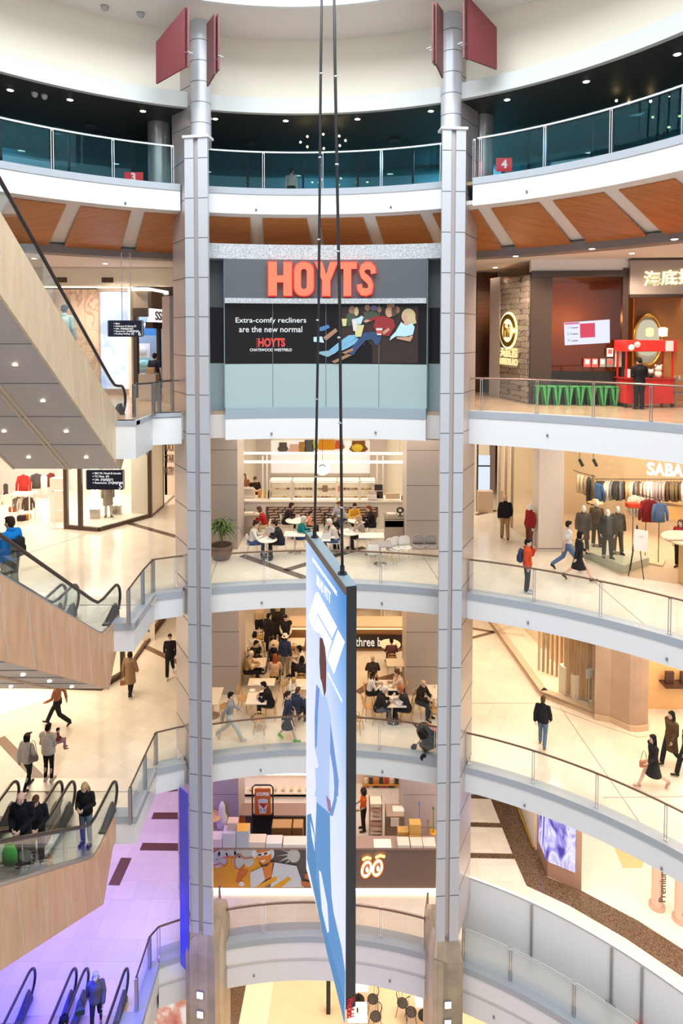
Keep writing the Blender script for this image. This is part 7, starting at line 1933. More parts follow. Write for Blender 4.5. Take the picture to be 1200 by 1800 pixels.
for lab, px, py, sq, r in (('square cream table of the white capped guest by the left pier', 452, 1196, (.7, .7), 0), ('littered square table before the man in black', 452, 1262, (.75, .75), 0), ('long cream table beyond the littered table', 460, 1232, (1.0, .5), 0), ('cream table beside the hanging screen, blond child at it', 527, 1236, (.8, .7), 0), ('upper cream table beside the hanging screen', 519, 1158, (.8, .7), 0), ('cream table by the left pier edge behind the plaid shirt walker', 374, 1258, (.6, 1.1), 0), ('round cream table under the cream lettered sign', 685, 1162, None, .45), ('square cream table behind the cream top woman', 694, 1196, (.7, .6), 0), ('laden table of the cream top woman', 682, 1238, (.7, .7), 0), ('laden front table between the grey haired guest and the red haired woman', 694, 1268, (.75, .7), 0), ('white table at the right pier before the man in leather', 762, 1250, (.7, .9), 0)):
 round_table(lab, F4(px, py), r or .4, .74, cream_top, steel_warm, None, sq)
K = dict
for a_ in (
 ('dark haired guest in a white top, back to us, near the left pier', 445, 1168, PI*.9, 'sit', K(hair=('bob', BLK), top=('shirt', (.8, .74, .66)), bottom=BT)),
 ('man in a black shirt near the left pier, facing right', 440, 1182, PH, 'sit_lean', K(hair=('short', BLK), top=('shirt', (.02, .018, .018)), bottom=BT)),
 ('guest in a cream hat and tan top beside the left pier', 435, 1202, PH, 'sit', K(hair=('beanie', (.82, .70, .52)), top=('shirt', (.52, .33, .16)), bottom=BT)),
 ('red haired woman with her back to us in the wooden cafe', 483, 1212, PI, 'sit', K(hair=('long', (.34, .075, .02)), top=('shirt', (.70, .45, .30)), bottom=BT)),
 ('black haired woman in a white top beside the upper part of the hanging screen', 532, 1192, -PH, 'sit', K(hair=('bob', BLK), top=('shirt', (.8, .74, .68)), bottom=BT)),
 ('black haired guest in dark clothes with the back to the blond child', 530, 1216, PI, 'sit', K(hair=('bob', BLK), top=('jacket', (.03, .025, .025)), bottom=BT)),
 ('man in black clothes sitting at the littered table', 475, 1262, -PH, 'sit_lean', K(hair=('short', BLK), top=('jacket', (.014, .013, .014)), bottom=BT)),
 ('blond child in a white top bending over the table beside the hanging screen', 509, 1240, PH*.6, 'sit_lean', K(hair=('bob', (.62, .36, .14)), top=('shirt', (.8, .76, .7)), bottom=JE, scale=.85)),
 ('guest in a dark navy top at the front table beside the hanging screen', 519, 1276, PI*.8, 'sit', K(hair=('short', BRN), top=('jacket', (.03, .04, .08)), bottom=BT)),
 ('grey haired man in dark jacket, back to us, right of the hanging screen', 655, 1214, PI, 'sit', K(hair=('thin', GRY), top=('jacket', (.05, .035, .03)), bottom=BT)),
 ('dark haired woman in a white top right of the hanging screen', 650, 1240, PH, 'sit', K(hair=('long', DBR), top=('shirt', (.82, .78, .72)), bottom=BT)),
 ('woman in a cream top resting her chin on her hand', 704, 1238, -PH, 'sit_face', K(hair=('bun', BRN), top=('shirt', (.74, .55, .42)), bottom=BT)),
 ('grey haired guest in a black jacket at the laden front table', 664, 1270, PH, 'sit_lean', K(hair=('short', WHT), top=('jacket', (.025, .02, .02)), bottom=('trousers', (.12, .12, .15)))),
 ('red haired woman in a black vest and white sleeves at the laden front table', 714, 1270, -PH, 'sit_lean', K(hair=('bob', (.42, .13, .04)), top=('vest', (.02, .02, .02), (.74, .74, .8)), bottom=BT)),
 ('balding man in a black leather jacket by the right pier', 738, 1256, PH*.5, 'sit', K(hair=('thin', GRY), top=('jacket', (.03, .022, .018)), bottom=('trousers', (.05, .06, .08)))),
 ('guest in a dark plaid shirt with the back to us at the round table', 688, 1180, PI, 'sit', K(hair=('short', BLK), top=('shirt', (.12, .05, .05)), bottom=BT))):
 seat4(*a_[:5], **a_[5])
def walk(k, lab, px, py, rz, pose, **kw): p = atz(px, py, ZF[k]); return person(lab, tuple(p), rz, pose, **kw), p
walk('4', 'blonde woman in a beige top standing behind the stacked high chairs', 455, 1126, PI*.1, 'stand', hair=('bun', BLD), top=('shirt', (.66, .46, .28)), bottom=BT)
walk('4', 'person in a long dark coat standing beside the high chairs', 472, 1147, PI*.8, 'stand', hair=('short', BLK), top=('coat', (.025, .02, .02)), bottom=BT)
walk('4', 'blond person in a black coat before the menu board', 488, 1132, PI, 'stand', hair=('bob', BLD), top=('coat', (.03, .022, .02)), bottom=BT)
walk('4', 'man in a black vest over a white tee facing the pram', 502, 1150, 0, 'hold', hair=('short', BLK), top=('vest', (.02, .018, .018), (.75, .68, .6)), bottom=BT)
walk('4', 'person in a white bucket hat and navy jacket in the wooden cafe', 501, 1188, PI*.9, 'stand', hair=('bucket', (.82, .78, .7), DBR), top=('jacket', (.04, .05, .10)), bottom=('trousers', (.45, .36, .28)))
walk('4', 'walker in a grey plaid shirt and pale trousers behind the left glass pane', 404, 1302, PH, 'stride', hair=('short', BLK), top=('shirt', (.30, .30, .30)), bottom=('trousers', (.60, .55, .48)), shoes=(.7, .7, .68))
walk('4', 'walker in a black skirt and green shoes beside the hanging screen', 506, 1302, PH, 'walk', hair=('pony', DBR), top=('shirt', (.03, .04, .07)), bottom=('skirt', (.025, .022, .022)), shoes=(.15, .55, .05))
def pram(label, p, rz, hood, seatc, child=False):
 t = thing('pram', label, 'pram', tuple(p), rz)
 b = MB()
 for s in (-1, 1): b.tube([(s*.25, .42, .12), (s*.24, -.05, .52), (s*.23, -.42, 1.0), (s*.22, -.5, 1.02)], .018, 6); b.tube([(s*.25, -.38, .12), (s*.24, .15, .5)], .016, 6)
 b.tube([(-.22, -.5, 1.02), (.22, -.5, 1.02)], .022, 6); b.build('frame', [dark_frame], t, local=True)
 for s in (-1, 1):
  for y in (.42, -.38): b = MB(); b.tube([(s*.27-.02, y, .12), (s*.27+.02, y, .12)], .11, 14); b.build('wheel', [black], t, local=True)
 b = MB(); loft(b, [((0, .05, .42), .17, .28, 0), ((0, .02, .52), .21, .34, 0), ((0, -.02, .64), .22, .36, 0)]); b.build('seat', [cloth(seatc)], t, smooth=True, local=True)
 b = MB(); b.ell((0, -.18, .78), (.24, .24, .26), 16, 10); b.build('hood', [cloth(hood)], t, smooth=True, local=True)
 b = MB(); b.box((0, 0, .24), (.36, .5, .14)); b.build('basket', [cloth((.10, .085, .06))], t, local=True, bevel=.03)
 return t
pr = pram('dark pram with a patterned hood among the standing cafe guests', F4(481, 1172), PI, (.68, .55, .38), (.02, .018, .02))
p = F4(481, 1172); person('small child in black sitting in the dark pram', (p.x, p.y-.1, f4+.28), 0, 'sit_back', hair=('short', RED), top=('shirt', (.02, .02, .03)), bottom=BT, scale=.55)
p = F4(752, 1322); pr2 = pram('black pram with a red and white lettered cover beside the right column', p, -PH*.7, (.025, .022, .022), (.03, .03, .03))
b = MB(); b.plate([V((-.25, -.02, .92)), V((.25, -.02, .92)), V((.25, .46, .58)), V((-.25, .46, .58))], .03); b.build('cover', [cloth((.66, .05, .02))], pr2, local=True)
b = MB(); b.plate([V((-.255, -.06, .952)), V((.255, -.06, .952)), V((.255, .08, .855)), V((-.255, .08, .855))], .01); b.build('cover_band', [cloth((.8, .78, .76))], pr2, local=True)
me = text_mesh('AFWR', .15, .006, 'CENTER', .008); me.transform(Matrix.Translation((0, .0, .918)) @ Matrix.Rotation(PI, 4, 'Z') @ Matrix.Rotation(.62, 4, 'X')); me.materials.clear(); me.materials.append(black); link('cover_lettering', me, pr2, True)
for lab, px, py in (('wooden high chair in the stack of two by the standing blonde woman, upper one', 454, 1150), ('wooden high chair in the stack of two by the standing blonde woman, lower one', 455, 1154)):
 p = F4(px, py); z = .22 if 'upper' in lab else 0; t = thing('high_chair', lab, 'chair', (p.x, p.y, f4), .2)
 for sx in (-1, 1):
  for sy in (-1, 1): b = MB(); b.tube([(sx*.25, sy*.25, z), (sx*.18, sy*.18, .8+z)], .022, 6); b.build('leg', [MATS['chair_oak']], t, local=True)
 b = MB(); b.box((0, 0, .55+z), (.36, .36, .03)); b.build('seat', [oak], t, local=True); b = MB(); b.box((0, .17, .72+z), (.36, .03, .1)); b.box((0, -.17, .76+z), (.36, .03, .04)); b.build('rail', [cream_top], t, local=True)
for k, px, py, lab in (('plate', 443, 1214, 'plate on the littered table of the man in black, left'), ('plate', 462, 1217, 'plate on the littered table of the man in black, right'), ('paper', 451, 1200, 'white paper on the long cream table'), ('plate', 676, 1207, 'plate on the laden table, left'), ('plate', 688, 1206, 'plate on the laden table, right'), ('cup', 681, 1200, 'cup on the laden table'), ('plate', 690, 1232, 'long plate of food on the laden front table'), ('cup', 693, 1222, 'white cup on the laden front table'), ('cup', 764, 1208, 'glass on the white table at the right pier'), ('paper', 440, 1160, 'paper on the table of the white capped guest'), ('plate', 527, 1206, 'plate on the blond child table')):
 table_item(lab, px, py, '4', .745, k, (.85, .82, .78) if k != 'cup' else (.7, .75, .76), k, (.22, .3))
# left of level four
walk('4', 'woman in a black shirt dress wearing a white mask, walking towards us', 299, 1188, .15, 'walk', hair=('pony', DBR), top=('shirt', (.022, .016, .016)), bottom=('trousers', (.022, .018, .018)), shoes=(.75, .7, .62), mask=True)
walk('4', 'person in a tan jacket walking away under the escalator end', 229, 1222, PI*.95, 'walk_back', hair=('bob', DBR), top=('coat', (.34, .21, .11)), bottom=BT)
o, p = walk('4', 'person in a rust top and dark trousers half hidden by the escalator soffit', 102, 1276, -PH, 'stride', hair=('long', BLK), top=('shirt', (.40, .15, .07)), bottom=BT)
shoulder_bag('tan bag carried by the person in the tan jacket', tuple(F4(219, 1222)+V((0, -.1, .45))), .3, (.45, .20, .08), .35)
o, p = walk('4', 'woman in a cap and cream jacket with a slung bag at the escalator head', 49, 1386, PI*.9, 'walk_back', hair=('cap', (.10, .07, .05), BLK), top=('jacket', (.72, .62, .52)), bottom=('leggings', (.02, .018, .02)))
shoulder_bag('grey brown bag slung over the cream jacket', (p.x+.24, p.y-.12, f4+.92), .4, (.32, .25, .2), .48)
o, p = walk('4', 'man in a cream padded vest carrying a child at the escalator head', 86, 1371, PI*.95, 'hold', hair=('short', BLK), top=('vest', (.74, .66, .56), (.6, .5, .42)), bottom=('leggings', (.02, .018, .02)), shoes=(.8, .76, .7), scale=1.03)
person('small child in a dark red top carried by the man in the padded vest', (p.x+.24, p.y+.10, f4+.90), PI*.6, 'sit_back', hair=('short', BLK), top=('shirt', (.25, .05, .05)), bottom=('trousers', (.5, .3, .3)), scale=.52)
b = MB(); b.prism([(-22, 22.6), (-13.2, 21.6), (-10.6, 23.6), (-11.5, 28), (-22, 30)], f4+.002, f4+.006); struct('floor_store_pale', b, [mat('floor_white', (.88, .84, .78), .2)])
b = MB(); a, c = F4(176, 1212), F4(216, 1188); b.wall(a, c, f4, f4+.2, .15); b.wall(c, F4(290, 1090), f4, f4+.1, .08); struct('trim_shopfront_base', b, [MATS['frame_brown']])
b = MB(); b.wall(a, c, f4+.2, zc4, .02); struct('window_10', b, [gl])
b = MB(); b.wall(a+V((-6, .3, 0)), a, f4, f4+.2, .15); b.box((a.x, a.y, (f4+zc4)/2), (.16, .16, zc4-f4)); b.box((c.x, c.y, (f4+zc4)/2), (.16, .16, zc4-f4)); struct('trim_shopfront_post', b, [MATS['frame_brown']])
b = MB(); b.wall((a.x-8, a.y+2.6), (c.x+.4, c.y+3), f4, zc4, .1); struct('wall_left_shop', b, [store_cream])
# right of level four: slatted display window and curved pier
Q0, Q1, Q2, Q3 = F4(850, 1084), F4(949, 1224), F4(1052, 1265), F4(1141, 1278)
sill = mat('sill_peach', (.66, .46, .30), .45)
b = MB(); b.wall(Q0, Q1, f4, f4+.22, .3, side=-1); b.wall(Q1, Q2, f4, f4+.22, .3, side=-1); struct('trim_display_sill', b, [sill])
b = MB(); b.wall(Q0, Q1, f4+.22, zc4, .02); struct('window_11', b, [gl]); b = MB(); b.wall(Q1, Q2, f4+.22, zc4, .02); struct('window_12', b, [gl])
pe_ = (Q0.x+1.8, Q0.y+4)
area('display_light', ((Q1.x+Q2.x)/2+.6, Q1.y+.9, zc4-.05), 2, 1.4, 240, WARM)
b = MB(); b.prism([(p.x, p.y) for p in (Q0, Q1, Q2)]+[(Q2.x+.3, Q2.y+2.6), pe_], f4+.1, f4+.21); struct('floor_display', b, [mat('display_floor', (.85, .74, .58), .3)])
b = MB(); b.wall(Q0+V((1.2, 0, 0)), Q0.lerp(Q1, .62)+V((1.4, .6, 0)), f4, zc4, .1); b.wall(Q1+V((1.2, 2.4, 0)), Q2+V((.4, 2.0, 0)), f4, zc4, .1); struct('wall_display_back', b, [mat('display_warm', (.80, .60, .38), .5)])
oak2 = wood('slat_wood', (.42, .22, .09), (.60, .35, .16), (5, 5, .5), .4)
t = thing('slat_screen', 'screen of close vertical wooden slats at the left of the display window', 'screen', tuple(Q1+V((.5, .9, 0))))
for i in range(7): q = Q1+V((.42+.14*i, 1.5-.12*i, 0)); b = MB(); b.box((q.x, q.y, (f4+zc4)/2), (.10, .05, zc4-f4-.2), rz=.6); b.build('slat', [oak2], t)
for i, px in enumerate((1000, 1010, 1021, 1032)):
 q = aty(px, 1200, Q2.y+1.2-.12*i); b = MB(); b.box((q.x, q.y, (f4+zc4)/2+.1), (.17, .3, zc4-f4-.4), rz=.3); b.box((q.x-.11, q.y-.02, (f4+zc4)/2+.1), (.04, .3, zc4-f4-.4), rz=.3); tag(b.build('wooden_board', [oak2]), 'tall upright wooden board in the display window, %s' % ('first from the left', 'second from the left', 'third from the left', 'fourth from the left')[i], 'board')
for px, py, h, lab in ((998, 1222, 1.05, 'pale pedestal in the display window, taller left one'), (1015, 1230, .9, 'pale pedestal in the display window, shorter right one')):
 q = atz(px, py, f4+.22); b = MB(); b.box((q.x, q.y+.2, q.z+h/2), (.42, .36, h), rz=.3); tag(b.build('pedestal', [mat('pedestal_cream', (.80, .66, .52), .4)], bevel=.008), lab, 'pedestal')
q = aty(1036, 1184, Q2.y+.5); b = MB(); b.box(tuple(q), (.3, .03, .34), rz=.3); b.span((q.x, q.y+.05, f4+.22), (q.x, q.y+.05, q.z), .03, .03); tag(b.build('display_card', [mat('card_grey', (.55, .52, .48), .4)]), 'grey card on a stick before the wooden boards of the display window', 'sign')
ct_ = (Q2+Q3)/2+V((.15, 1.6, 0)); clay = mat('clay_plaster', (.50, .335, .235), .6, var=.12, vscale=1.2)
b = MB(); n = 16; pts = [Q2+V((-.15, .02, 0)), Q2+V((.35, -.12, 0))]+[Q2.lerp(Q3, f)+V((0, -.30*math.sin(PI*f)-.1, 0)) for f in (.5, .62, .74, .84, .92)]+[Q3+V((.02, .2, 0)), Q3+V((.1, 1.4, 0)), Q2+V((.3, 1.6, 0))]
b.prism([(p.x, p.y) for p in pts], f4+.2, zc4); struct('wall_curved_pier', b, [clay]); b = MB(); cpt = sum(((p-ct_)*0 for p in pts), V((0, 0, 0))); b.prism([(ct_.x+(p.x-ct_.x)*1.015, ct_.y+(p.y-ct_.y)*1.03) for p in pts], f4, f4+.2); struct('baseboard_curved_pier', b, [sill])
b = MB(); b.wall(Q3+V((.05, 1.2, 0)), Q3+V((6, 1.0, 0)), f4, zc4, .2); struct('wall_orange', b, [mat('orange_wall', (.78, .48, .22), .5)])
q = aty(1190, 1200, Q3.y+.9); b = MB(); b.box((q.x, q.y-.1, q.z), (1.2, .5, .06)); b.box((q.x-.35, q.y-.1, q.z+.25), (.3, .1, .45)); b.box((q.x+.2, q.y-.1, q.z+.25), (.3, .1, .45)); tag(b.build('wall_shelf', [mat('shelf_dark', (.06, .025, .015), .4)]), 'lit wall shelf with dark boots at the right margin', 'shelf')
point('shelf_lamp', (q.x, q.y-.6, q.z+1.6), 60, (1, .62, .28))
b = MB(); pp_ = [Q1+V((-.1, -.45, 0)), Q2+V((.2, -.5, 0)), Q2.lerp(Q3, .6)+V((0, -.75, 0)), Q3+V((.1, -.4, 0))]
b.tube([(p.x, p.y, f4+.02) for p in pp_], .012, 5); struct('trim_floor_light', b, [mat('floor_light_line', (.9, .7, .45), .3)])
walk('4', 'man in a black jacket and jeans with his hands low, near the curved glass balustrade', 953, 1312, PI*.85, 'walk_back', hair=('short', BRN), top=('jacket', (.02, .018, .022)), bottom=('jeans', (.13, .19, .30)), shoes=(.2, .1, .06))
o, p = walk('4', 'long haired woman in black striding near the right margin, bag on her arm', 1147, 1386, -PH*.9, 'stride', hair=('long', BLK), top=('shirt', (.025, .02, .02)), bottom=('skirt', (.02, .02, .02)), shoes=(.5, .3, .24))
shoulder_bag('tan bag on the arm of the striding woman in black', (p.x-.35, p.y-.1, f4+.75), .2, (.50, .22, .13), .3)
walk('4', 'taller dark haired person in an olive brown coat walking behind the woman in black', 1178, 1345, -PH*.8, 'walk', hair=('long', BLK), top=('coat', (.10, .06, .03)), bottom=BT, scale=1.03)
walk('4', 'person in dark clothes cut by the right margin', 1206, 1368, -PH, 'walk', hair=('long', DBR), top=('jacket', (.04, .045, .06)), bottom=BT)
# riders of the third escalator
def ez(y): return f4+.74*max(0, 16.05-y)+.02
y1, y2, y3 = 13.9, 14.75, 16.5
person('bald man in a black jumper looking at his phone on the escalator', (aty(38, 1394, y1).x, y1, ez(y1)), PI*.02, 'phone_low', skin=(.74, .46, .37), hair=None, top=('jacket', (.008, .009, .013)), bottom=BT, scale=1.06)
person('brown haired man in black behind the bald man', (aty(63, 1397, y2).x, y2, ez(y2)), .3, 'phone_low', hair=('short', BRN), top=('jacket', (.010, .011, .013)), bottom=BT)
person('blonde woman in black with a phone at the escalator head', (aty(150, 1385, y3).x, y3, ez(y3)), -.1, 'phone', hair=('long', BLD), top=('jacket', (.012, .012, .013)), bottom=('jeans', (.16, .22, .28)))
b = MB(); b.box((aty(38, 1394, y1).x, y1-.34, ez(y1)+1.10), (.08, .012, .15), rot=Matrix.Rotation(.9, 3, 'X')); tag(b.build('phone', [black]), 'phone in the hands of the bald man', 'phone')
def carrier(label, p, c, w=.3, h=.36):
 t = thing('carrier_bag', label, 'bag', tuple(p)); b = MB(); loft(b, [((0, 0, 0), w*.5, .10, 0), ((0, 0, h*.5), w*.52, .09, 0), ((0, 0, h), w*.3, .04, 0)], 12); b.build('bag_body', [cloth(c, .4)], t, smooth=True, local=True)
 b = MB(); b.tube([(-.08, 0, h), (-.05, 0, h+.16), (.05, 0, h+.16), (.08, 0, h)], .01, 6); b.build('handle', [cloth(c, .4)], t, local=True); return t
carrier('bright green carrier bag hanging beside the bald man', (aty(18, 1500, y1-.3).x, y1-.32, ez(y1)+.42), (.07, .52, .08), .34, .42)
carrier('grey paper carrier bag beside the brown haired man', (aty(46, 1520, y2-.3).x, y2-.36, ez(y2)+.30), (.36, .36, .36), .36, .34)
yc = 19.5
while aty(168, 1706, yc).z < ZF['3']+1.78: yc -= .02
p = (aty(168, 1706, yc).x, yc, ZF['3']+.03); person('man in a pale cap and grey jacket stepping onto the lowest escalator', p, .25, 'walk', hair=('cap', (.66, .62, .62), GRY), top=('jacket', (.13, .125, .13)), bottom=('leggings', (.03, .03, .05)), shoes=(.05, .05, .06))
shoulder_bag('green and black bag held by the man in the pale cap', (p[0]-.42, p[1]-.12, p[2]+.55), .3, (.10, .14, .07), .3)
person('curly black haired woman at the bottom edge on the lowest escalator', (aty(130, 1786, 16.9).x, yc-1.25, ZF['3']+.05), PI*.1, 'stand', hair=('curly', BLK), top=('jacket', (.03, .03, .04)), bottom=BT)
# ================================================================== level three: coffee counter
f3 = ZF['3']; zc3 = -14.8
def F3(px, py): return atz(px, py, f3)
Yk = F3(570, 1568).y
pier(352, 415, 24.3, f3, zc3, -1, m=mat('pier_mauve', (.44, .36, .36), .45)); pier(712, 792, 24.3, f3, zc3, 1, m=MATS['pier_mauve'])
kx0, kx1 = PX(362, Yk).x, PX(774, Yk).x; ztk = zpx(1489, Yk)-.07
b = MB(); b.box(((kx0+kx1)/2, Yk+.24, (f3+.14+ztk)/2), (kx1-kx0, .48, ztk-f3-.14)); struct('wall_coffee_counter', b, [mat('kiosk_brown', (.175, .115, .095), .4)])
b = MB(); b.box(((kx0+kx1)/2, Yk+.23, ztk+.04), (kx1-kx0+.04, .56, .07)); struct('trim_kiosk_top', b, [mat('kiosk_top', (.34, .22, .18), .35)])
b = MB(); b.box(((kx0+kx1)/2, Yk-.0, f3+.09), (kx1-kx0, .06, .05)); tag(b.build('plinth_light', [emis('plinth_glow', (1, .80, .50), 7)]), 'glowing strip light under the coffee counter front', 'light')
b = MB(); b.box(((kx0+kx1)/2, Yk+.26, f3+.07), (kx1-kx0, .4, .14)); struct('baseboard_kiosk', b, [MATS['kiosk_top']])
# painted mural
mu = thing('counter_mural', 'orange and grey painted mural of a laughing man in white sunglasses', 'mural', (PX(455, Yk).x, Yk-.02, f3+.2))
def mp_(x, y, dr): px, py = 365+x/6.154, 1480+y/6.15; p = aty(px, py, Yk-.02-dr); return p
ML = [('ground', (.78, .34, .01), [[(-20, 62), (560, 62), (600, 490), (-20, 490)]]), ('dark_ground', (.10, .075, .07), [[(690, 62), (1120, 62), (1145, 490), (690, 490)]]),
 ('cloud', (.55, .55, .50), [ellp(80, 130, 56, 62), ellp(160, 170, 60, 90), ellp(250, 120, 60, 40), ellp(400, 120, 120, 60), ellp(330, 210, 62, 88), ellp(440, 210, 60, 60), ellp(100, 230, 50, 50)]),
 ('hand', (.60, .15, .02), [[(300, 430), (320, 350), (350, 290), (385, 250), (400, 300), (440, 290), (420, 360), (370, 400), (345, 450)]]),
 ('burst', (.55, .55, .48), [ellp(930, 150, 70, 75), [(860, 130), (750, 150), (860, 145)], [(860, 160), (760, 220), (870, 180)], [(880, 100), (790, 85), (870, 115)], [(880, 190), (830, 240), (900, 205)]]),
 ('cap', (.72, .74, .78), [ellp(505, 130, 30, 46), ellp(680, 125, 40, 60)]), ('hair', (.04, .025, .02), [[(540, 200), (600, 265), (720, 190), (720, 370), (660, 400), (600, 300)]]),
 ('neck', (.74, .22, .025), [[(590, 230), (705, 220), (690, 380), (620, 410)]]), ('face', (.74, .23, .03), [ellp(610, 155, 82, 92)]),
 ('beard', (.06, .03, .02), [[(550, 215), (600, 250), (680, 215), (640, 262), (590, 266)]]), ('smile', (.82, .80, .76), [[(575, 200), (625, 192), (610, 218), (585, 220)]]),
 ('sunglasses', (.84, .82, .84), [[(525, 128), (675, 95), (680, 125), (640, 150), (605, 140), (590, 150), (545, 162)]]), ('lens', (.025, .02, .03), [[(540, 133), (582, 125), (580, 148), (545, 154)], [(605, 120), (645, 110), (640, 136), (612, 140)]]),
 ('shirt', (.66, .68, .74), [[(460, 330), (590, 270), (620, 410), (520, 490), (460, 490)], [(720, 220), (960, 260), (1040, 490), (680, 490), (690, 380)]]),
 ('stripe', (.80, .38, .01), [[(510, 490), (720, 375), (755, 380), (740, 420), (600, 490)], [(690, 490), (870, 375), (905, 400), (800, 490)]]),
 ('fingers', (.55, .16, .06), [[(1005, 420), (1120, 440), (1125, 490), (1020, 480)], [(1050, 340), (1110, 350), (1110, 420), (1050, 390)]]), ('line', (.60, .10, .01), [[(30, 110), (120, 75), (125, 85), (40, 125)], [(200, 150), (290, 165), (350, 130), (400, 175), (495, 165), (495, 175), (400, 186), (345, 145), (290, 176), (205, 165)], [(120, 180), (210, 160), (220, 220), (180, 270), (140, 240), (60, 260), (60, 248), (140, 228), (180, 255), (208, 215), (205, 175)], [(280, 200), (310, 150), (318, 156), (292, 205), (300, 270), (350, 300), (395, 240), (404, 246), (355, 314), (290, 280)]]), ('white_sleeve', (.8, .78, .8), [ellp(365, 455, 30, 26)])]
for i, (nm, c, ps) in enumerate(ML):
 for p in ps: flat('mural_'+nm, [p], mat('mural_'+nm, c, .5), mu, mp_, .003*i, .002)
# neon pair of eyes
ne = thing('neon_sign', 'orange haloed white neon pair of eyes with brows on the coffee counter', 'sign', (PX(655, Yk).x, Yk-.06, f3+.6)); neon = emis('neon_white', (1, .80, .58), 4.5); halo = emis('neon_orange', (1, .16, .02), 2.6)
for cx_, cy_ in ((644, 1528), (663, 1526)):
 for r_, m_, dy in ((.038, neon, .06), (.062, halo, .03)):
  pts = [aty(cx_+7.5*math.cos(a)+4*math.sin(a)*-.6, cy_+12.5*math.sin(a), Yk-dy) for a in [2*PI*i/24 for i in range(24)]]
  b = MB(); b.tube(pts, r_, 6, close=True); b.build('eye' if r_ < .05 else 'eye_halo', [m_], ne, smooth=True)
 p = aty(cx_+1, cy_+1, Yk-.07); b = MB(); b.ell(tuple(p), (.05, .03, .09), 12, 8); b.build('pupil', [neon], ne, smooth=True)
for x0, x1, y in ((637, 652, 1509), (660, 676, 1505.5)):
 b = MB(); b.tube([aty(x0, y+2.5, Yk-.06), aty((x0+x1)/2, y-1.5, Yk-.06), aty(x1, y+.5, Yk-.06)], .042, 6); b.build('brow', [emis('neon_amber', (1, .50, .12), 4)], ne, smooth=True)
# goods on and behind the counter
def bxs(lab, x0, x1, y0, y1, Y, c, cat='box', dep=.35, nm=None, base=None, lid=None):
 a, d = aty(x0, y1, Y), aty(x1, y0, Y); z0 = a.z if base is None else base
 t = thing(nm or 'carton', lab, cat, ((a.x+d.x)/2, Y+dep/2, z0)); b = MB(); b.box(((a.x+d.x)/2, Y+dep/2, (z0+d.z)/2), (d.x-a.x, dep, d.z-z0)); b.build('body', [mat('bx'+str(c), c, .55)], t, bevel=.008)
 if lid: b = MB(); b.box(((a.x+d.x)/2, Y+dep/2, d.z+.006), ((d.x-a.x)*.94, dep*.94, .012)); b.build('lid', [mat('bx'+str(lid), lid, .5)], t)
 return t
zk = ztk+.075
for lab, x0, x1, y0, c, lid in (('white stacked cartons on the coffee counter, left of the doughnut box', 391, 414, 1466, (.62, .60, .62), (.7, .68, .68)), ('grey box with orange stripes on the coffee counter', 415, 437, 1462, (.50, .52, .56), (.75, .38, .06)), ('white cup tray at the left end of the coffee counter', 370, 390, 1476, (.75, .62, .56), None), ('white low tray on the coffee counter, left of the middle', 437, 466, 1481, (.74, .62, .52), None), ('pale small tray on the coffee counter near the yellow pads', 467, 495, 1483, (.72, .66, .66), None), ('long white tray on the coffee counter beside the hanging screen', 497, 538, 1485, (.76, .68, .6), None), ('white folded paper on the right of the coffee counter', 657, 688, 1490, (.82, .78, .74), None)):
 bxs(lab, x0, x1, y0, 1489, Yk-.05, c, 'tray' if 'tray' in lab else 'box', .4, None, zk, lid)
for i, (x0, x1, y0) in enumerate(((699, 720, 1486), (722, 743, 1486.5), (744, 766, 1487))): bxs('flat white ribbed tray on the right end of the coffee counter, %s' % ('left one', 'middle one', 'right one')[i], x0, x1, y0, 1492, Yk-.05, (.74, .66, .6), 'tray', .4, 'tray', zk)
for lab, px, c in (('lime yellow dome pad on the coffee counter, left one', 441, (.62, .70, .02)), ('lime yellow dome pad on the coffee counter, right one', 481, (.60, .66, .04))): p = aty(px, 1480, Yk+.1); b = MB(); b.ell((p.x, p.y, zk+.08), (.1, .1, .07), 14, 8); tag(b.build('dome_pad', [mat('lime'+str(px), c, .5)], smooth=True), lab, 'pad')
for lab, px, c, h in (('dark cup on the tray at the left end of the coffee counter', 374, (.10, .06, .05), .22), ('green bottle at the left end of the coffee counter', 387, (.14, .18, .05), .2), ('pink cup at the left end of the coffee counter', 380, (.72, .52, .46), .14)): p = aty(px, 1480, Yk+.15); b = MB(); b.lathe((p.x, p.y, zk+.05), [(.06, 0), (.075, h*.6), (.04, h)], 14); tag(b.build('cup', [mat('cup'+str(px), c, .4)], smooth=True), lab, 'cup')
bxs('pinkish carton lying on the white cartons of the coffee counter', 399, 417, 1447, 1468, Yk+.1, (.70, .50, .38), 'box', .3)
bc = wood('kiosk_back', (.035, .02, .014), (.075, .04, .028), (1, 1, 6), .35)
Yq = 24.6
b = MB(); a, c = PX(415, Yq), PX(548, Yq); zq = zpx(1434, Yq); b.box(((a.x+c.x)/2, Yq+.3, (f3+zq)/2), (c.x-a.x, .6, zq-f3)); struct('wall_kiosk_back_counter', b, [bc]); b = MB(); b.box(((a.x+c.x)/2, Yq+.28, zq+.03), (c.x-a.x+.04, .66, .05)); struct('trim_back_counter', b, [MATS['kiosk_top']])
bxs('large brown carton behind the coffee counter, left one', 477, 512, 1456, 1486, Yk+1.05, (.30, .14, .045), 'box', .45, None, f3+.6, (.45, .24, .09)); bxs('large brown carton behind the coffee counter, right one', 514, 532, 1456, 1486, Yk+1.05, (.30, .14, .045), 'box', .45, None, f3+.6, (.45, .24, .09))
b = MB(); b.box((-2.1, Yk+1.2, f3+.3), (4.4, .6, .6)); struct('wall_kiosk_bench', b, [bc])
bxs('orange notice box under the back counter of the coffee stand', 420, 431, 1436, 1451, Yq-.04, (.62, .16, .03), 'notice', .03, 'notice')
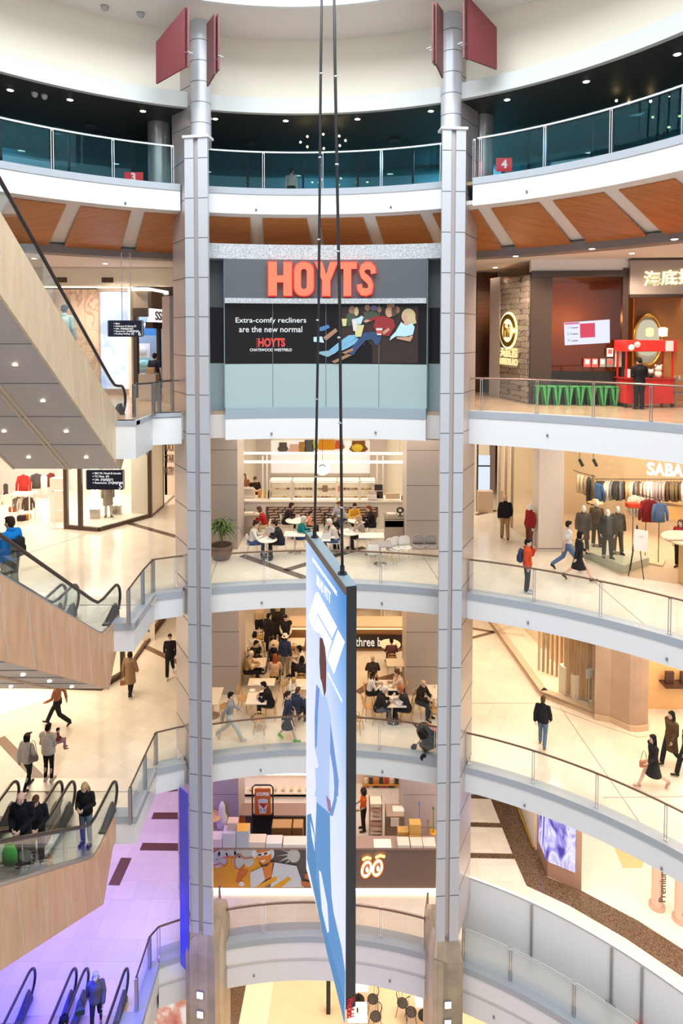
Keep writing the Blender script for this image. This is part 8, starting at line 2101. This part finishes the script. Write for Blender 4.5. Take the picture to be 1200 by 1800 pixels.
Yr = 26.6; b = MB(); a, c = PX(415, Yr), PX(548, Yr); b.box(((a.x+c.x)/2, Yr+1.4, (f3+zc3)/2), (c.x-a.x+3, .2, zc3-f3)); struct('wall_kiosk_back', b, [mat('kiosk_cream', (.82, .68, .58), .5)])
cs = thing('cup_shelf', 'lit cup shelves with black cabinets behind the coffee stand', 'shelf', ((a.x+c.x)/2, Yr, f3)); b = MB()
for py in (1396, 1410): z = zpx(py, Yr); b.box(((a.x+c.x)/2, Yr+.2, z), (c.x-a.x, .4, .05))
b.build('shelf_board', [MATS['shelf_pale']], cs); b = MB(); b.box(((a.x+c.x)/2, Yr+.3, (zpx(1413, Yr)+f3)/2), (c.x-a.x, .3, zpx(1413, Yr)-f3)); b.build('cabinet', [mat('cab_black', (.03, .022, .02), .35)], cs)
b = MB(); b.box(((a.x+c.x)/2, Yr+.38, zpx(1372, Yr)), (c.x-a.x, .05, .05)); b.build('light_strip', [emis('kiosk_strip', (1, .84, .62), 6)], cs)
for i in range(9): x = a.x+.2+(c.x-a.x-.4)*i/8; b = MB(); b.lathe((x, Yr+.15, zpx(1396, Yr)+.03), [(.06, 0), (.1, .14), (.09, .15), (.05, .02)], 12); tag(b.build('bowl', [mat('bowl_cream', (.8, .66, .5), .4)], smooth=True), 'cream bowl on the lit cup shelf behind the coffee stand', 'bowl', 'cream bowls on the lit cup shelf')
for i in range(4): x = a.x+.15+.32*i; b = MB(); b.box((x, Yr+.12, zpx(1420, Yr)-.1), (.26, .04, .34)); tag(b.build('cup_stack', [mat('stack_grey', (.5, .48, .47), .4)], bevel=.01), 'grey cup stack in the black cabinet left of the orange cup board', 'cups', 'grey cup stacks in the black cabinet')
cbd = thing('coffee_board', 'framed orange board with a painted cup behind the coffee counter', 'sign', tuple(aty(461, 1436, 24.0))); Yf = 24.0
b = MB(); a, c = aty(447.5, 1432, Yf), aty(475.5, 1386, Yf); b.box(((a.x+c.x)/2, Yf, (a.z+c.z)/2), (c.x-a.x, .04, c.z-a.z)); b.build('board', [mat('coffee_orange', (.58, .14, .03), .45)], cbd)
b = MB(); q0, q1 = aty(443.5, 1434, Yf), aty(479.5, 1380, Yf); b.tube([(q0.x, Yf, q0.z), (q0.x, Yf, q1.z-.1), (q0.x+.1, Yf, q1.z), (q1.x-.1, Yf, q1.z), (q1.x, Yf, q1.z-.1), (q1.x, Yf, q0.z)], .03, 8); b.box(((q0.x+q1.x)/2, Yf+.1, (q0.z+f3)/2), (q1.x-q0.x, .06, q0.z-f3)); b.build('frame', [black], cbd)
q = aty(461.5, 1396, Yf-.03); text('board_text', '3COFFEE', .2, tuple(q), 0, mat('board_white', (.85, .78, .74), .5), cbd, .01, bold=.01, fit=(.5, .14))
def fb(x, y, dr): return aty(x, y, Yf-.03-dr)
for i, (p, c) in enumerate((([(453, 1407), (471, 1407), (467, 1430), (456, 1430)], (.74, .70, .72)), ([(454, 1412), (470, 1412), (463, 1421)], (.5, .03, .02)), (ellp(462, 1407, 9.2, 3), (.60, .68, .74)), (ellp(458, 1424, 1.6, 3), (.45, .35, .6)), (ellp(465, 1424, 1.6, 3), (.45, .35, .6)))): flat('painted_cup', [p], mat('pcup%d' % i, c, .5), cbd, fb, .004*i, .002)
# right half of the stand
p = aty(640, 1460, 24.9); person('worker in an orange shirt and black apron behind the coffee counter', (PX(641, 24.9).x, 24.9, f3), -PH*.9, 'hold', skin=TAN, hair=('curly', DBR), top=('tee', (.70, .12, .012)), bottom=('trousers', (.03, .018, .015)))
tr = thing('tray_trolley', 'tall trolley of stacked trays behind the coffee counter', 'trolley', (PX(664, 24.0).x, 24.2, f3)); a, c = PX(653, 24.0), PX(675, 24.0); b = MB()
for x in (a.x, c.x):
 for y in (24.0, 24.45): b.box((x, y, f3+.9), (.035, .035, 1.8))
b.build('frame', [mat('trolley_rose', (.42, .28, .22), .35, metal=.5)], tr)
for i in range(9): b = MB(); b.box(((a.x+c.x)/2, 24.22, f3+.2+i*.19), (c.x-a.x-.04, .42, .05 if i not in (3, 4, 8) else .14)); b.build('tray', [mat('tray_%d' % (i % 3), ((.70, .50, .40), (.55, .32, .24), (.78, .62, .50))[i % 3], .5)], tr)
bxs('brown stand with papers behind the coffee counter, right of the tray trolley', 678, 711, 1436, 1490, 23.9, (.20, .13, .10), 'counter', .7, 'stand_cabinet', f3, (.40, .28, .22)); bxs('white notice on the brown stand behind the coffee counter', 686, 701, 1438, 1453, 23.86, (.72, .62, .56), 'notice', .02, 'notice'); bxs('pile of white papers on the brown stand', 690, 710, 1426, 1435, 24.1, (.80, .72, .66), 'papers', .3, 'paper_pile')
for lab, x0, x1, y0, y1, Y in (('yellow brown box leaning on the coffee counter, lower left one', 699, 718, 1463, 1483, Yk+.5), ('yellow brown box on the coffee counter, upper right one', 720, 740, 1450, 1470, Yk+.45), ('brown box under the upper right yellow brown box', 719, 738, 1470, 1484, Yk+.4)): bxs(lab, x0, x1, y0, y1, Y, (.62, .36, .10) if 'yellow' in lab else (.40, .20, .06), 'box', .3)
for lab, px, y0, c in (('thin mop with a blue top leaning at the right pier', 737, 1415, (.15, .2, .5)), ('brown broom handle leaning at the right pier', 752, 1447, (.3, .16, .08)), ('green and black pole leaning beside the right column', 762, 1424, (.05, .16, .05)), ('yellow crate edge leaning beside the right column', 761, 1466, (.75, .36, .03))):
 p = aty(px, y0, 23.95); w = .03 if 'crate' not in lab else .12; b = MB(); b.span((p.x, 23.9, f3), (p.x, 24.05, p.z), w, w); b.ell((p.x, 24.05, p.z), (w*1.4, w*1.4, .06), 8, 6); tag(b.build('leaning_pole', [mat('pole%d' % px, c, .5)]), lab, 'pole')
Yg = 27.4; b = MB(); a, c = PX(625, Yg), PX(712, Yg); b.box(((a.x+c.x)/2, Yg+.2, (f3+zc3)/2), (c.x-a.x, .1, zc3-f3)); struct('wall_goods_back', b, [MATS['kiosk_cream']])
gs = thing('goods_shelf', 'crowded red and orange goods shelf at the back right of the coffee stand', 'shelf', ((a.x+c.x)/2, Yg, f3)); b = MB()
for py in (1376, 1388, 1402): b.box(((a.x+c.x)/2+.15, Yg, zpx(py, Yg)), (c.x-a.x-.4, .35, .03))
b.build('shelf_board', [mat('shelf_orange', (.62, .28, .05), .5)], gs)
for r_, py in enumerate((1376, 1388, 1402)):
 for i in range(7):
  k = rnd.choice(('red', 'black', 'cream', 'orange')); cc = {'red': (.50, .05, .03), 'black': (.04, .03, .03), 'cream': (.78, .66, .5), 'orange': (.68, .25, .04)}[k]; x = a.x+.5+(c.x-a.x-.7)*i/6.3
  b = MB(); b.box((x, Yg-.05, zpx(py, Yg)+.14), (.17, .12, .22)); tag(b.build('packet', [mat('pk_'+k, cc, .5)], bevel=.01), '%s packet on the crowded goods shelf of the coffee stand' % k, 'packet', '%s packets on the goods shelf' % k)
b = MB(); b.ell((PX(703, 26.8).x, 26.9, zpx(1422, 26.8)), (.3, .2, .4), 14, 10); tag(b.build('black_sack', [cloth((.02, .018, .018))], smooth=True), 'black sack hanging right of the crowded goods shelf', 'sack')
b = MB(); p = aty(390, 1420, 24.1); b.lathe((p.x, 24.1, zq), [(.2, 0), (.22, .3), (.14, .5), (.12, .8), (.05, .95)], 16); tag(b.build('plush_figure', [mat('plush_white', (.75, .66, .66), .7)], smooth=True), 'white stacked plush ornament at the left end of the coffee stand', 'ornament')
b = MB(); p = aty(375, 1436, 24.0); b.lathe((p.x, 24.0, p.z), [(.3, 0), (.32, .03), (.3, .05)], 20); b.cyl((p.x, 24.0, f3), .03, p.z-f3, 8); tag(b.build('small_table', [mat('tab_yel', (.75, .45, .18), .4)]), 'small round yellow table at the left end of the coffee stand', 'table')
# left violet floor: dark bands and the blue panel beside the column
violet_band = mat('band_brown', (.16, .075, .055), .25)
for pts, w in ((((285, 1387), (322, 1385)), .35), (((268, 1434), (322, 1434)), .36), (((248, 1488), (322, 1489)), .36), (((200, 1556), (222, 1508)), .42)): strip('3', pts, w, violet_band)
b = MB(); q0, q1 = aty(316.5, 1500, 19.45), aty(330.5, 1500, 19.15); b.wall(q0, q1, f3, zc3+.3, .05); struct('wall_blue_panel', b, [mat('blue_panel_lit', (.07, .075, .62), .3)])  # panel's blue also holds the blue light on the column side
# right side: terrazzo band, screen pillar, white store floor, text pillars
def poly3(pts, m, z, nm='trim_floor_inlay'):
 b = MB(); b.prism([(atz(x, y, f3).x, atz(x, y, f3).y) for x, y in pts], f3+z-.004, f3+z); struct(nm, b, [m])
poly3(((858, 1394), (903, 1408), (946, 1492), (962, 1542), (1022, 1566), (1120, 1618), (1330, 1752), (1330, 1806), (1100, 1650), (1000, 1592), (925, 1557), (900, 1500)), terra, .006)
for y0, y1, x1 in ((1396, 1403, 866), (1445, 1453, 880), (1499, 1508, 906)): poly3(((815, y0), (x1, y0+2), (x1+2, y1+2), (815, y1)), terra, .005)
poly3(((1020, 1455), (1022, 1566), (1120, 1618), (1230, 1680), (1230, 1500)), mat('store_floor_white', (.88, .84, .74), .25), .008, 'floor_store_white')
poly3(((1078, 1488), (1094, 1526), (1128, 1526), (1140, 1480)), mat('floor_pad_yellow', (.78, .60, .30), .5), .014, 'floor_pad')
S0, S1, S2 = F3(943, 1494), F3(962, 1541), F3(1021, 1566); zs = zc3+.1
b = MB(); b.prism([(S0.x, S0.y), (S1.x, S1.y), (S2.x, S2.y), (S2.x+.1, S2.y+.5), (S0.x+.4, S0.y+.3)], f3, zs); struct('wall_screen_pillar', b, [mat('pillar_copper', (.40, .235, .17), .4)])
scr = thing('pillar_screen', 'tall violet and white picture screen wrapping the copper pillar', 'screen', tuple((S1+S2)/2+V((0, 0, 1.2))))
def violet():
 m = bpy.data.materials.new('violet_picture'); m.use_nodes = True; n, l = m.node_tree.nodes, m.node_tree.links; n.clear()
 o = n.new('ShaderNodeOutputMaterial'); e = n.new('ShaderNodeEmission'); mp = mapping(n, l, (1.2, 1.2, .5)); t = n.new('ShaderNodeTexNoise'); t.inputs['Scale'].default_value = 1.5; t.inputs['Detail'].default_value = 3; t.inputs['Distortion'].default_value = 1.5
 l.new(mp.outputs[0], t.inputs['Vector']); r = ramp(n, ((.34, (.10, .07, .38)), (.46, (.42, .36, .85)), (.56, (.86, .84, 1)), (.66, (.45, .34, .72)))); l.new(t.outputs[0], r.inputs[0]); l.new(r.outputs[0], e.inputs[0]); e.inputs[1].default_value = 1.1; l.new(e.outputs[0], o.inputs[0]); return m
vm = violet(); d1 = (S2-S1).normalized(); n1 = V((d1.y, -d1.x, 0))*.03
b = MB(); b.wall(S1+n1, S1.lerp(S2, .82)+n1, f3+.62, zs-.05, .03); b.build('screen_face', [vm], scr); d0 = (S1-S0).normalized(); n0 = V((d0.y, -d0.x, 0))*.03; b = MB(); b.wall(S0.lerp(S1, .25)+n0, S1+n0, f3+.62, zs-.05, .03); b.build('screen_side', [vm], scr)
b = MB(); b.wall(F3(900, 1405)+V((.3, .8, 0)), S0, f3, zs, .2); struct('wall_beside_pillar', b, [cream]); b = MB(); b.wall(F3(900, 1405)+V((.05, .8, 0)), S0+V((-.12, 0, 0)), f3, f3+.12, .1); struct('baseboard_pillar_wall', b, [gold])
b = MB(); b.wall(S2+V((.1, 4.5, 0)), S2+V((9, 3.4, 0)), f3, zs, .2); struct('wall_white_store', b, [white])
for wd, px, py in (('Premium.', 1154, 1594), ('Limited.', 1195, 1617)):
 p = F3(px, py); t = thing('text_pillar', 'blush pillar with upright lettering %s' % wd.strip('.'), 'pillar', tuple(p)); h = 2.3
 b = MB(); b.cyl((p.x, p.y, f3), .19, h, 24); b.build('shaft', [mat('blush', (.74, .52, .42), .4)], t, auto=True); b = MB(); b.cyl((p.x, p.y, f3), .27, .09, 24); b.build('base', [mat('blush_base', (.62, .42, .32), .35)], t, auto=True)
 me = text_mesh(wd, .34, .02, 'LEFT'); me.transform(Matrix.Translation((p.x+.09, p.y-.21, f3+.35)) @ Matrix.Rotation(PI/2, 4, 'X') @ Matrix.Rotation(PI/2, 4, 'Z')); me.materials.clear(); me.materials.append(mat('pillar_ink', (.14, .08, .06), .6)); me.name = 'lettering'; link('lettering', me, t)
area('white_store_light', (12.2, 20.5, zc3-.05), 5, 4, 420, (1, .93, .82))
# hoarding panels and frosted balustrade on the right of level three
cx, cy, R, z3 = LV['3']; hg = thing('hoarding', 'curved white hoarding of tall panels behind the frosted balustrade', 'hoarding', (*circ('3', .9, .9), f3))
ha = [pxa('3', x, y) for x, y in ((812, 1695), (862, 1700), (967, 1765))]; ang_l = [eR['3']+.02, eR['3']-.14, eR['3']-.31, eR['3']-.37, eR['3']-.62, eR['3']-.87, eR['3']-1.12]
for i in range(len(ang_l)-1):
 b = MB(); b.arc(cx, cy, R+.9, R+.94, ang_l[i], ang_l[i+1], f3, f3+2.25, 8); b.build('panel', [mat('hoarding_white', (.90, .90, .91), .45)], hg, auto=True); b = MB(); b.arc(cx, cy, R+.88, R+.96, ang_l[i], ang_l[i+1], f3+2.25, f3+2.29, 8); b.build('top_rail', [steel_matt], hg)
 p = circ('3', ang_l[i+1], .86); b = MB(); b.box((*p, f3+1.1), (.05, .07, 2.2), rz=ang_l[i+1]); b.build('post', [mat('post_zinc', (.42, .41, .41), .35, metal=.6)], hg)
 if i in (1, 2, 4): p = circ('3', ang_l[i+1], .72); b = MB(); b.box((*p, f3+.5), (.22, .3, .1), rz=ang_l[i+1]); b.build('ballast', [mat('ballast_%d' % i, (.70, .16, .12) if i == 2 else (.2, .22, .26), .5)], hg)
bal_arc('frosted unrailed glass balustrade in front of the white hoarding', '3', [pxa('3', x, y) for x, y in ((815, 1681), (897, 1720), (1008, 1785))]+[pxa('3', 1008, 1785)-.22, pxa('3', 1008, 1785)-.45], eR['3']+.01, -.1, steel_matt, h=1.0, dr=.22, gm=frosted('frosted_balustrade', (.88, .91, .90), .45), rail_r=.008)
for px, lab in ((376, 'left'), (757, 'right')):
 s = 1 if lab == 'right' else -1; p = circ('3', pxa('3', 388 if s < 0 else 747, 1652 if s < 0 else 1660), .22); t = thing('return_gate', 'short stainless return rail of the coffee counter balustrade at the %s column' % lab, 'rail', (*p, z3+.2)); b = MB()
 b.tube([(p[0], p[1], z3+1.2), (p[0]+s*.22, p[1]+.9, z3+1.2)], .035, 8); b.build('handrail', [bronze], t)
 for f in (.35, .95): b = MB(); b.box((p[0]+s*.22*f, p[1]+.9*f, z3+.7), (.05, .08, 1.0)); b.build('post', [steel], t)
# ================================================================== ground level seen below
fG = ZF['G']
def FG(px, py): return atz(px, py, fG)
for x0, x1, y0, m in ((-4.6, -3.7, 21, terra), (-3.7, -2.6, 21, mat('g_cream', (.84, .74, .56), .3))): b = MB(); b.prism([(x0-.3, y0), (x1-.3, y0), (x1, 28), (x0, 28)], fG, fG+.004); struct('trim_floor_inlay', b, [m])
b = MB(); q = FG(400, 1730); b.box((q.x+.2, q.y+.6, fG+.003), (1.6, .6, .008)); struct('trim_floor_inlay', b, [violet_band])
b = MB(); q = aty(577, 1760, 23.6); b.box((q.x, 23.6, (fG-22)/2), (.16, .3, -22-fG)); struct('column_black', b, [black])
bchm = mat('black_spindle', (.03, .022, .02), .4)
def spindle():
 t = thing('spindle_chair', 'x', 'chair'); b = MB(); b.lathe((0, 0, .43), [(.2, 0), (.22, .015), (.2, .035)], 18); b.build('seat', [bchm], t, local=True); b = MB()
 arcs = [(.24*math.cos(a), .24*math.sin(a), .80) for a in [PI*i/10 for i in range(11)]]; b.tube(arcs, .016, 6)
 for p in arcs[1:-1:2]: b.tube([p, (p[0]*.75, p[1]*.75, .45)], .007, 5)
 b.build('backrest', [bchm], t, local=True)
 for sx in (-1, 1):
  for sy in (-1, 1): b = MB(); b.tube([(sx*.14, sy*.14, .43), (sx*.22, sy*.22, 0)], .012, 6); b.build('leg', [bchm], t, local=True)
 return t
sch = spindle()
for px, py, rz, lab in ((655, 1775, -PH, 'dark spindle chair on the ground floor beside the cloth draped table'), (660, 1806, -PH*.8, 'dark spindle chair on the ground floor beside the lowest white table'), (707, 1782, PH*.8, 'dark spindle chair on the ground floor, rear one left of the right table'), (722, 1798, PH, 'dark spindle chair on the ground floor, front one left of the right table')): put_chair(sch, tuple(FG(px, py)), rz, lab)
for px, py, lab in ((630, 1758, 'white square table on the ground floor, nearest the screen edge'), (628, 1812, 'white square table on the ground floor at the bottom edge'), (745, 1785, 'white square table on the ground floor left of the right stone pier')):
 p = FG(px, py); round_table(lab, p, .4, .74, tab_white, black, None, (.75, .75)); b = MB(); b.lathe((p.x, p.y, fG+.752), [(.03, 0), (.035, .12), (.02, .16)], 10); tag(b.build('condiment', [bchm], smooth=True), 'dark condiment bottle on the '+lab[6:].replace(' on the ground floor', ''), 'bottle')
p = FG(868, 1850); person('dark haired head of a guest on the ground floor under the right balustrade', tuple(p+V((0, 0, 0))), .5, 'stand', hair=('bob', DBR), top=('shirt', (.7, .55, .4)), bottom=BT)
ps = thing('picture_wall', 'bright pink and white picture panel below the left landing edge', 'poster', tuple(aty(300, 1800, 21.2)))
def pink():
 m, n, l, b = _new('pink_picture'); mp = mapping(n, l, (.9, .9, .9)); t = n.new('ShaderNodeTexNoise'); t.inputs['Scale'].default_value = 1.3; t.inputs['Detail'].default_value = 4; l.new(mp.outputs[0], t.inputs['Vector']); r = ramp(n, ((.36, (.55, .16, .12)), (.47, (.76, .38, .30)), (.55, (.95, .92, .92)))); l.new(t.outputs[0], r.inputs[0]); l.new(r.outputs[0], b.inputs['Base Color']); l.new(r.outputs[0], b.inputs['Emission Color']); b.inputs['Emission Strength'].default_value = .5; return m
a, c = aty(262, 1770, 20.9), aty(330, 1770, 20.9); b = MB(); b.box(((a.x+c.x)/2, 21.0, -24.2), (c.x-a.x, .06, 4.6)); b.build('picture', [pink()], ps); b = MB(); b.box((c.x+.08, 20.98, -24.2), (.14, .1, 4.6)); b.build('frame', [cream], ps)
for (m_, d_, nb_), ys, s in ((COL_L, (1748, 1782), 'left'), (COL_R, (1765, 1797), 'right')):
 for i, py in enumerate(ys):
  q = m_-nb_*.13; z = zpx(py, q.y, 360 if s == 'left' else 776); t = thing('square_lamp', 'square white lamp on the %s stone pier, %s one' % (s, ('upper', 'lower')[i]), 'lamp', (q.x, q.y, z)); rz = math.atan2(d_.y, d_.x)
  b = MB(); b.box((q.x, q.y-.01, z), (.22, .05, .22), rz=rz); b.build('housing', [steel_matt], t); b = MB(); q2 = q-nb_*.04; b.box((q2.x, q2.y, z), (.18, .02, .18), rz=rz); b.build('lens', [emis('lens_white', (1, .97, .9), 6)], t)
# ================================================================== hanging screen
Yn, Yfar = 12.6, 16.05
nT, fT = aty(607, 1031, Yn), aty(538, 937, Yfar); zT = (nT.z+fT.z)/2; zB = (aty(607, 1795, Yn).z+aty(539, 1512, Yfar).z)/2
N, Fp = V((nT.x, Yn, 0)), V((fT.x, Yfar, 0)); du = (N-Fp).normalized(); dn = V((-du.y, du.x, 0)); dn = dn if dn.x > 0 else -dn; TH = .24
hs = thing('hanging_screen', 'huge black hanging screen showing a blue white racing film picture', 'screen', tuple((N+Fp)/2+V((0, 0, zB))))
b = MB(); pl_ = [N+dn*.02, N+dn*TH, Fp+dn*TH, Fp+dn*.02]; b.prism([(p.x, p.y) for p in pl_], zB, zT-.004); b.build('casing', [mat('screen_case', (.018, .016, .017), .4)], hs)
b = MB(); b.prism([(p.x, p.y) for p in (N-dn*.0, N+dn*TH, Fp+dn*TH, Fp)], zT-.004, zT+.01); b.build('top_plate', [mat('screen_top', (.26, .36, .44), .4, metal=.3)], hs)
b = MB(); b.prism([(p.x, p.y) for p in (N-dn*.012, N+dn*.02, Fp+dn*.02, Fp-dn*.012)], zT-.17, zT); b.build('upper_bezel', [mat('bezel_brown', (.15, .11, .095), .4)], hs)
def led():
 m = bpy.data.materials.new('led_picture'); m.use_nodes = True; n, l = m.node_tree.nodes, m.node_tree.links; n.clear(); o = n.new('ShaderNodeOutputMaterial'); e = n.new('ShaderNodeEmission'); tc = n.new('ShaderNodeTexCoord'); s = n.new('ShaderNodeSeparateXYZ'); l.new(tc.outputs['Object'], s.inputs[0])
 t = n.new('ShaderNodeTexNoise'); t.inputs['Scale'].default_value = .5; l.new(tc.outputs['Object'], t.inputs['Vector']); a1 = n.new('ShaderNodeMath'); a1.operation = 'MULTIPLY_ADD'; a1.inputs[1].default_value = 2.0; l.new(t.outputs[0], a1.inputs[0]); l.new(s.outputs['Z'], a1.inputs[2])
 a2 = n.new('ShaderNodeMath'); a2.operation = 'MULTIPLY_ADD'; a2.inputs[1].default_value = -1.15; l.new(s.outputs['Y'], a2.inputs[0]); l.new(a1.outputs[0], a2.inputs[2])
 mr = n.new('ShaderNodeMapRange'); mr.inputs[1].default_value = zB-13.5; mr.inputs[2].default_value = zT-13.6; l.new(a2.outputs[0], mr.inputs[0])
 r = ramp(n, ((.0, (.88, .90, 1.0)), (.45, (.74, .82, 1.0)), (.72, (.36, .58, .95)), (1.0, (.10, .30, .70)))); l.new(mr.outputs[0], r.inputs[0]); l.new(r.outputs[0], e.inputs[0]); e.inputs[1].default_value = 1.0; l.new(e.outputs[0], o.inputs[0]); return m
b = MB(); b.prism([(p.x, p.y) for p in (N-dn*.004, N+dn*.021, Fp+dn*.021, Fp-dn*.004)], zB+.02, zT-.16); b.build('picture_face', [led()], hs)
def sc(x, y, dr):
 d = ray(x, y); p0 = N-dn*(.006+dr); t = p0.dot(dn)/d.dot(dn); return d*t
def s7(pts): return [(500+x/3.6, 900+y/3.6) for x, y in pts]
def s8(pts): return [(500+x/4, 1350+y/4) for x, y in pts]
SL = [('picture_logo', (.93, .96, 1), 1.15, [s7([(150, 665), (196, 510), (212, 506), (332, 728), (300, 800), (208, 636), (176, 738)]), s7([(180, 745), (207, 655), (300, 815), (268, 925), (240, 800), (222, 770)]), s7([(336, 742), (381, 822), (312, 1028), (270, 932)])]),
 ('picture_suit', (.50, .64, .95), 1.0, [s7([(200, 1090), (240, 1165), (265, 1170), (292, 1290), (300, 1420), (285, 1560), (282, 1800), (190, 1800), (215, 1600), (192, 1500), (190, 1300)]), s8([(215, 0), (300, 0), (316, 190), (322, 330), (225, 330)])]),
 ('picture_arm', (.22, .38, .78), .9, [s7([(290, 1330), (306, 1440), (322, 1560), (342, 1700), (338, 1800), (318, 1800), (308, 1640), (288, 1520)]), s8([(355, 0), (372, 90), (366, 230), (338, 340), (316, 330), (345, 220), (352, 110)]), s7([(200, 1090), (190, 1300), (192, 1500), (204, 1480), (212, 1250), (222, 1120)])]),
 ('picture_head', (.17, .075, .07), 1.0, [s7([(222, 795), (240, 800), (256, 860), (264, 960), (262, 1130), (252, 1172), (236, 1080), (226, 1050), (220, 950)])]),
 ('picture_hand', (.40, .26, .42), .9, [s8([(290, 190), (322, 230), (330, 320), (306, 300)])]),
 ('picture_legs', (.16, .34, .66), 1.0, [s8([(225, 240), (318, 320), (322, 700), (330, 900), (345, 1020), (400, 1260), (426, 1440), (420, 1800), (300, 1300), (215, 700), (218, 420)])]),
 ('picture_car', (.13, .30, .56), 1.0, [s8([(158, 330), (185, 320), (215, 480), (222, 760), (300, 1180), (420, 1620), (424, 1790), (300, 1310), (212, 900), (157, 640)])]),
 ('picture_highlight', (.85, .91, 1), 1.0, [s8([(240, 720), (255, 730), (300, 960), (312, 1150), (300, 1160), (262, 1000)]), s8([(180, 370), (210, 480), (212, 590), (190, 480)])])]
for i, (nm, c, st_, ps_) in enumerate(SL):
 for p in ps_: flat(nm, [p], emis(nm, c, st_), hs, sc, .002+.002*i, .0015)
def sctext(s_, x0, y0, x1, y1, m, h):
 a, c = sc(x0, y0, .012), sc(x1, y1, .012); me = text_mesh(s_, 1, .01, 'LEFT', .01); xs = [v.co.x for v in me.vertices]; ys = [v.co.y for v in me.vertices]
 for v in me.vertices: f = (v.co.x-min(xs))/(max(xs)-min(xs)); v.co = a.lerp(c, f)*1.0+V((0, 0, (v.co.y-min(ys))/(max(ys)-min(ys))*h))-dn*v.co.z
 me.materials.clear(); me.materials.append(m); me.name = 'picture_text'; link('picture_text', me, hs)
sctext('BRAD PITT', 556.5, 1028, 580.5, 1062, MATS['picture_logo'], .26); sctext('FROM THE DIRECTOR OF TOP GUN MAVERICK', 549, 986, 592, 1048, MATS['picture_logo'], .10); sctext('ONLY IN THEATRES', 576, 1186, 601, 1236, MATS['picture_logo'], .07)
q = N+dn*TH*.5; en = V((du.x, du.y, 0)); me = text_mesh('Westfield', .22, .01, 'CENTER', .006)
zt_ = zpx(1774, Yn); rzt = math.atan2(dn.y, dn.x); me.transform(Matrix.Translation((q.x+en.x*.006, q.y+en.y*.006, zt_)) @ Matrix.Rotation(rzt, 4, 'Z') @ Matrix.Rotation(PI/2, 4, 'X') @ Matrix.Rotation(-PI/2, 4, 'Z') @ Matrix.Scale(.5, 4, (1, 0, 0))); me.materials.clear(); me.materials.append(mat('westfield_red', (.70, .02, .03), .4)); link('edge_lettering', me, hs)
for lab, lo, hi, Ya, Yc_ in (('far black steel cable holding the hanging screen', (548, 937), (566, 0), Yfar-.45, 15.2), ('near black steel cable holding the hanging screen', (606, 1014), (588, 0), Yn+.75, 13.3)):
 p0 = V((0, 0, zT))+Fp.lerp(N, .12 if Ya > 14 else .82)+dn*TH*.5; p1 = aty(*hi, Yc_); p2 = p0.lerp(p1, 1.5); t = thing('screen_cable', lab, 'cable', tuple(p0)); b = MB(); b.tube([p0, p0.lerp(p2, .3)+V((.02, 0, 0)), p0.lerp(p2, .6)-V((.012, 0, 0)), p2], .032, 8); b.build('cable', [mat('cable_grey', (.045, .045, .05), .35, metal=.6)], t, smooth=True)
 b = MB(); b.cyl((p0.x, p0.y, zT+.01), .10, .03, 14); b.cyl((p0.x, p0.y, zT+.03), .05, .16, 10); b.build('anchor', [black], t)
 b = MB()
 for i in range(9): q = p0.lerp(p2, .08+.1*i); b.ell(tuple(q), (.045, .045, .03), 8, 6)
 b.build('clips', [steel_matt], t)
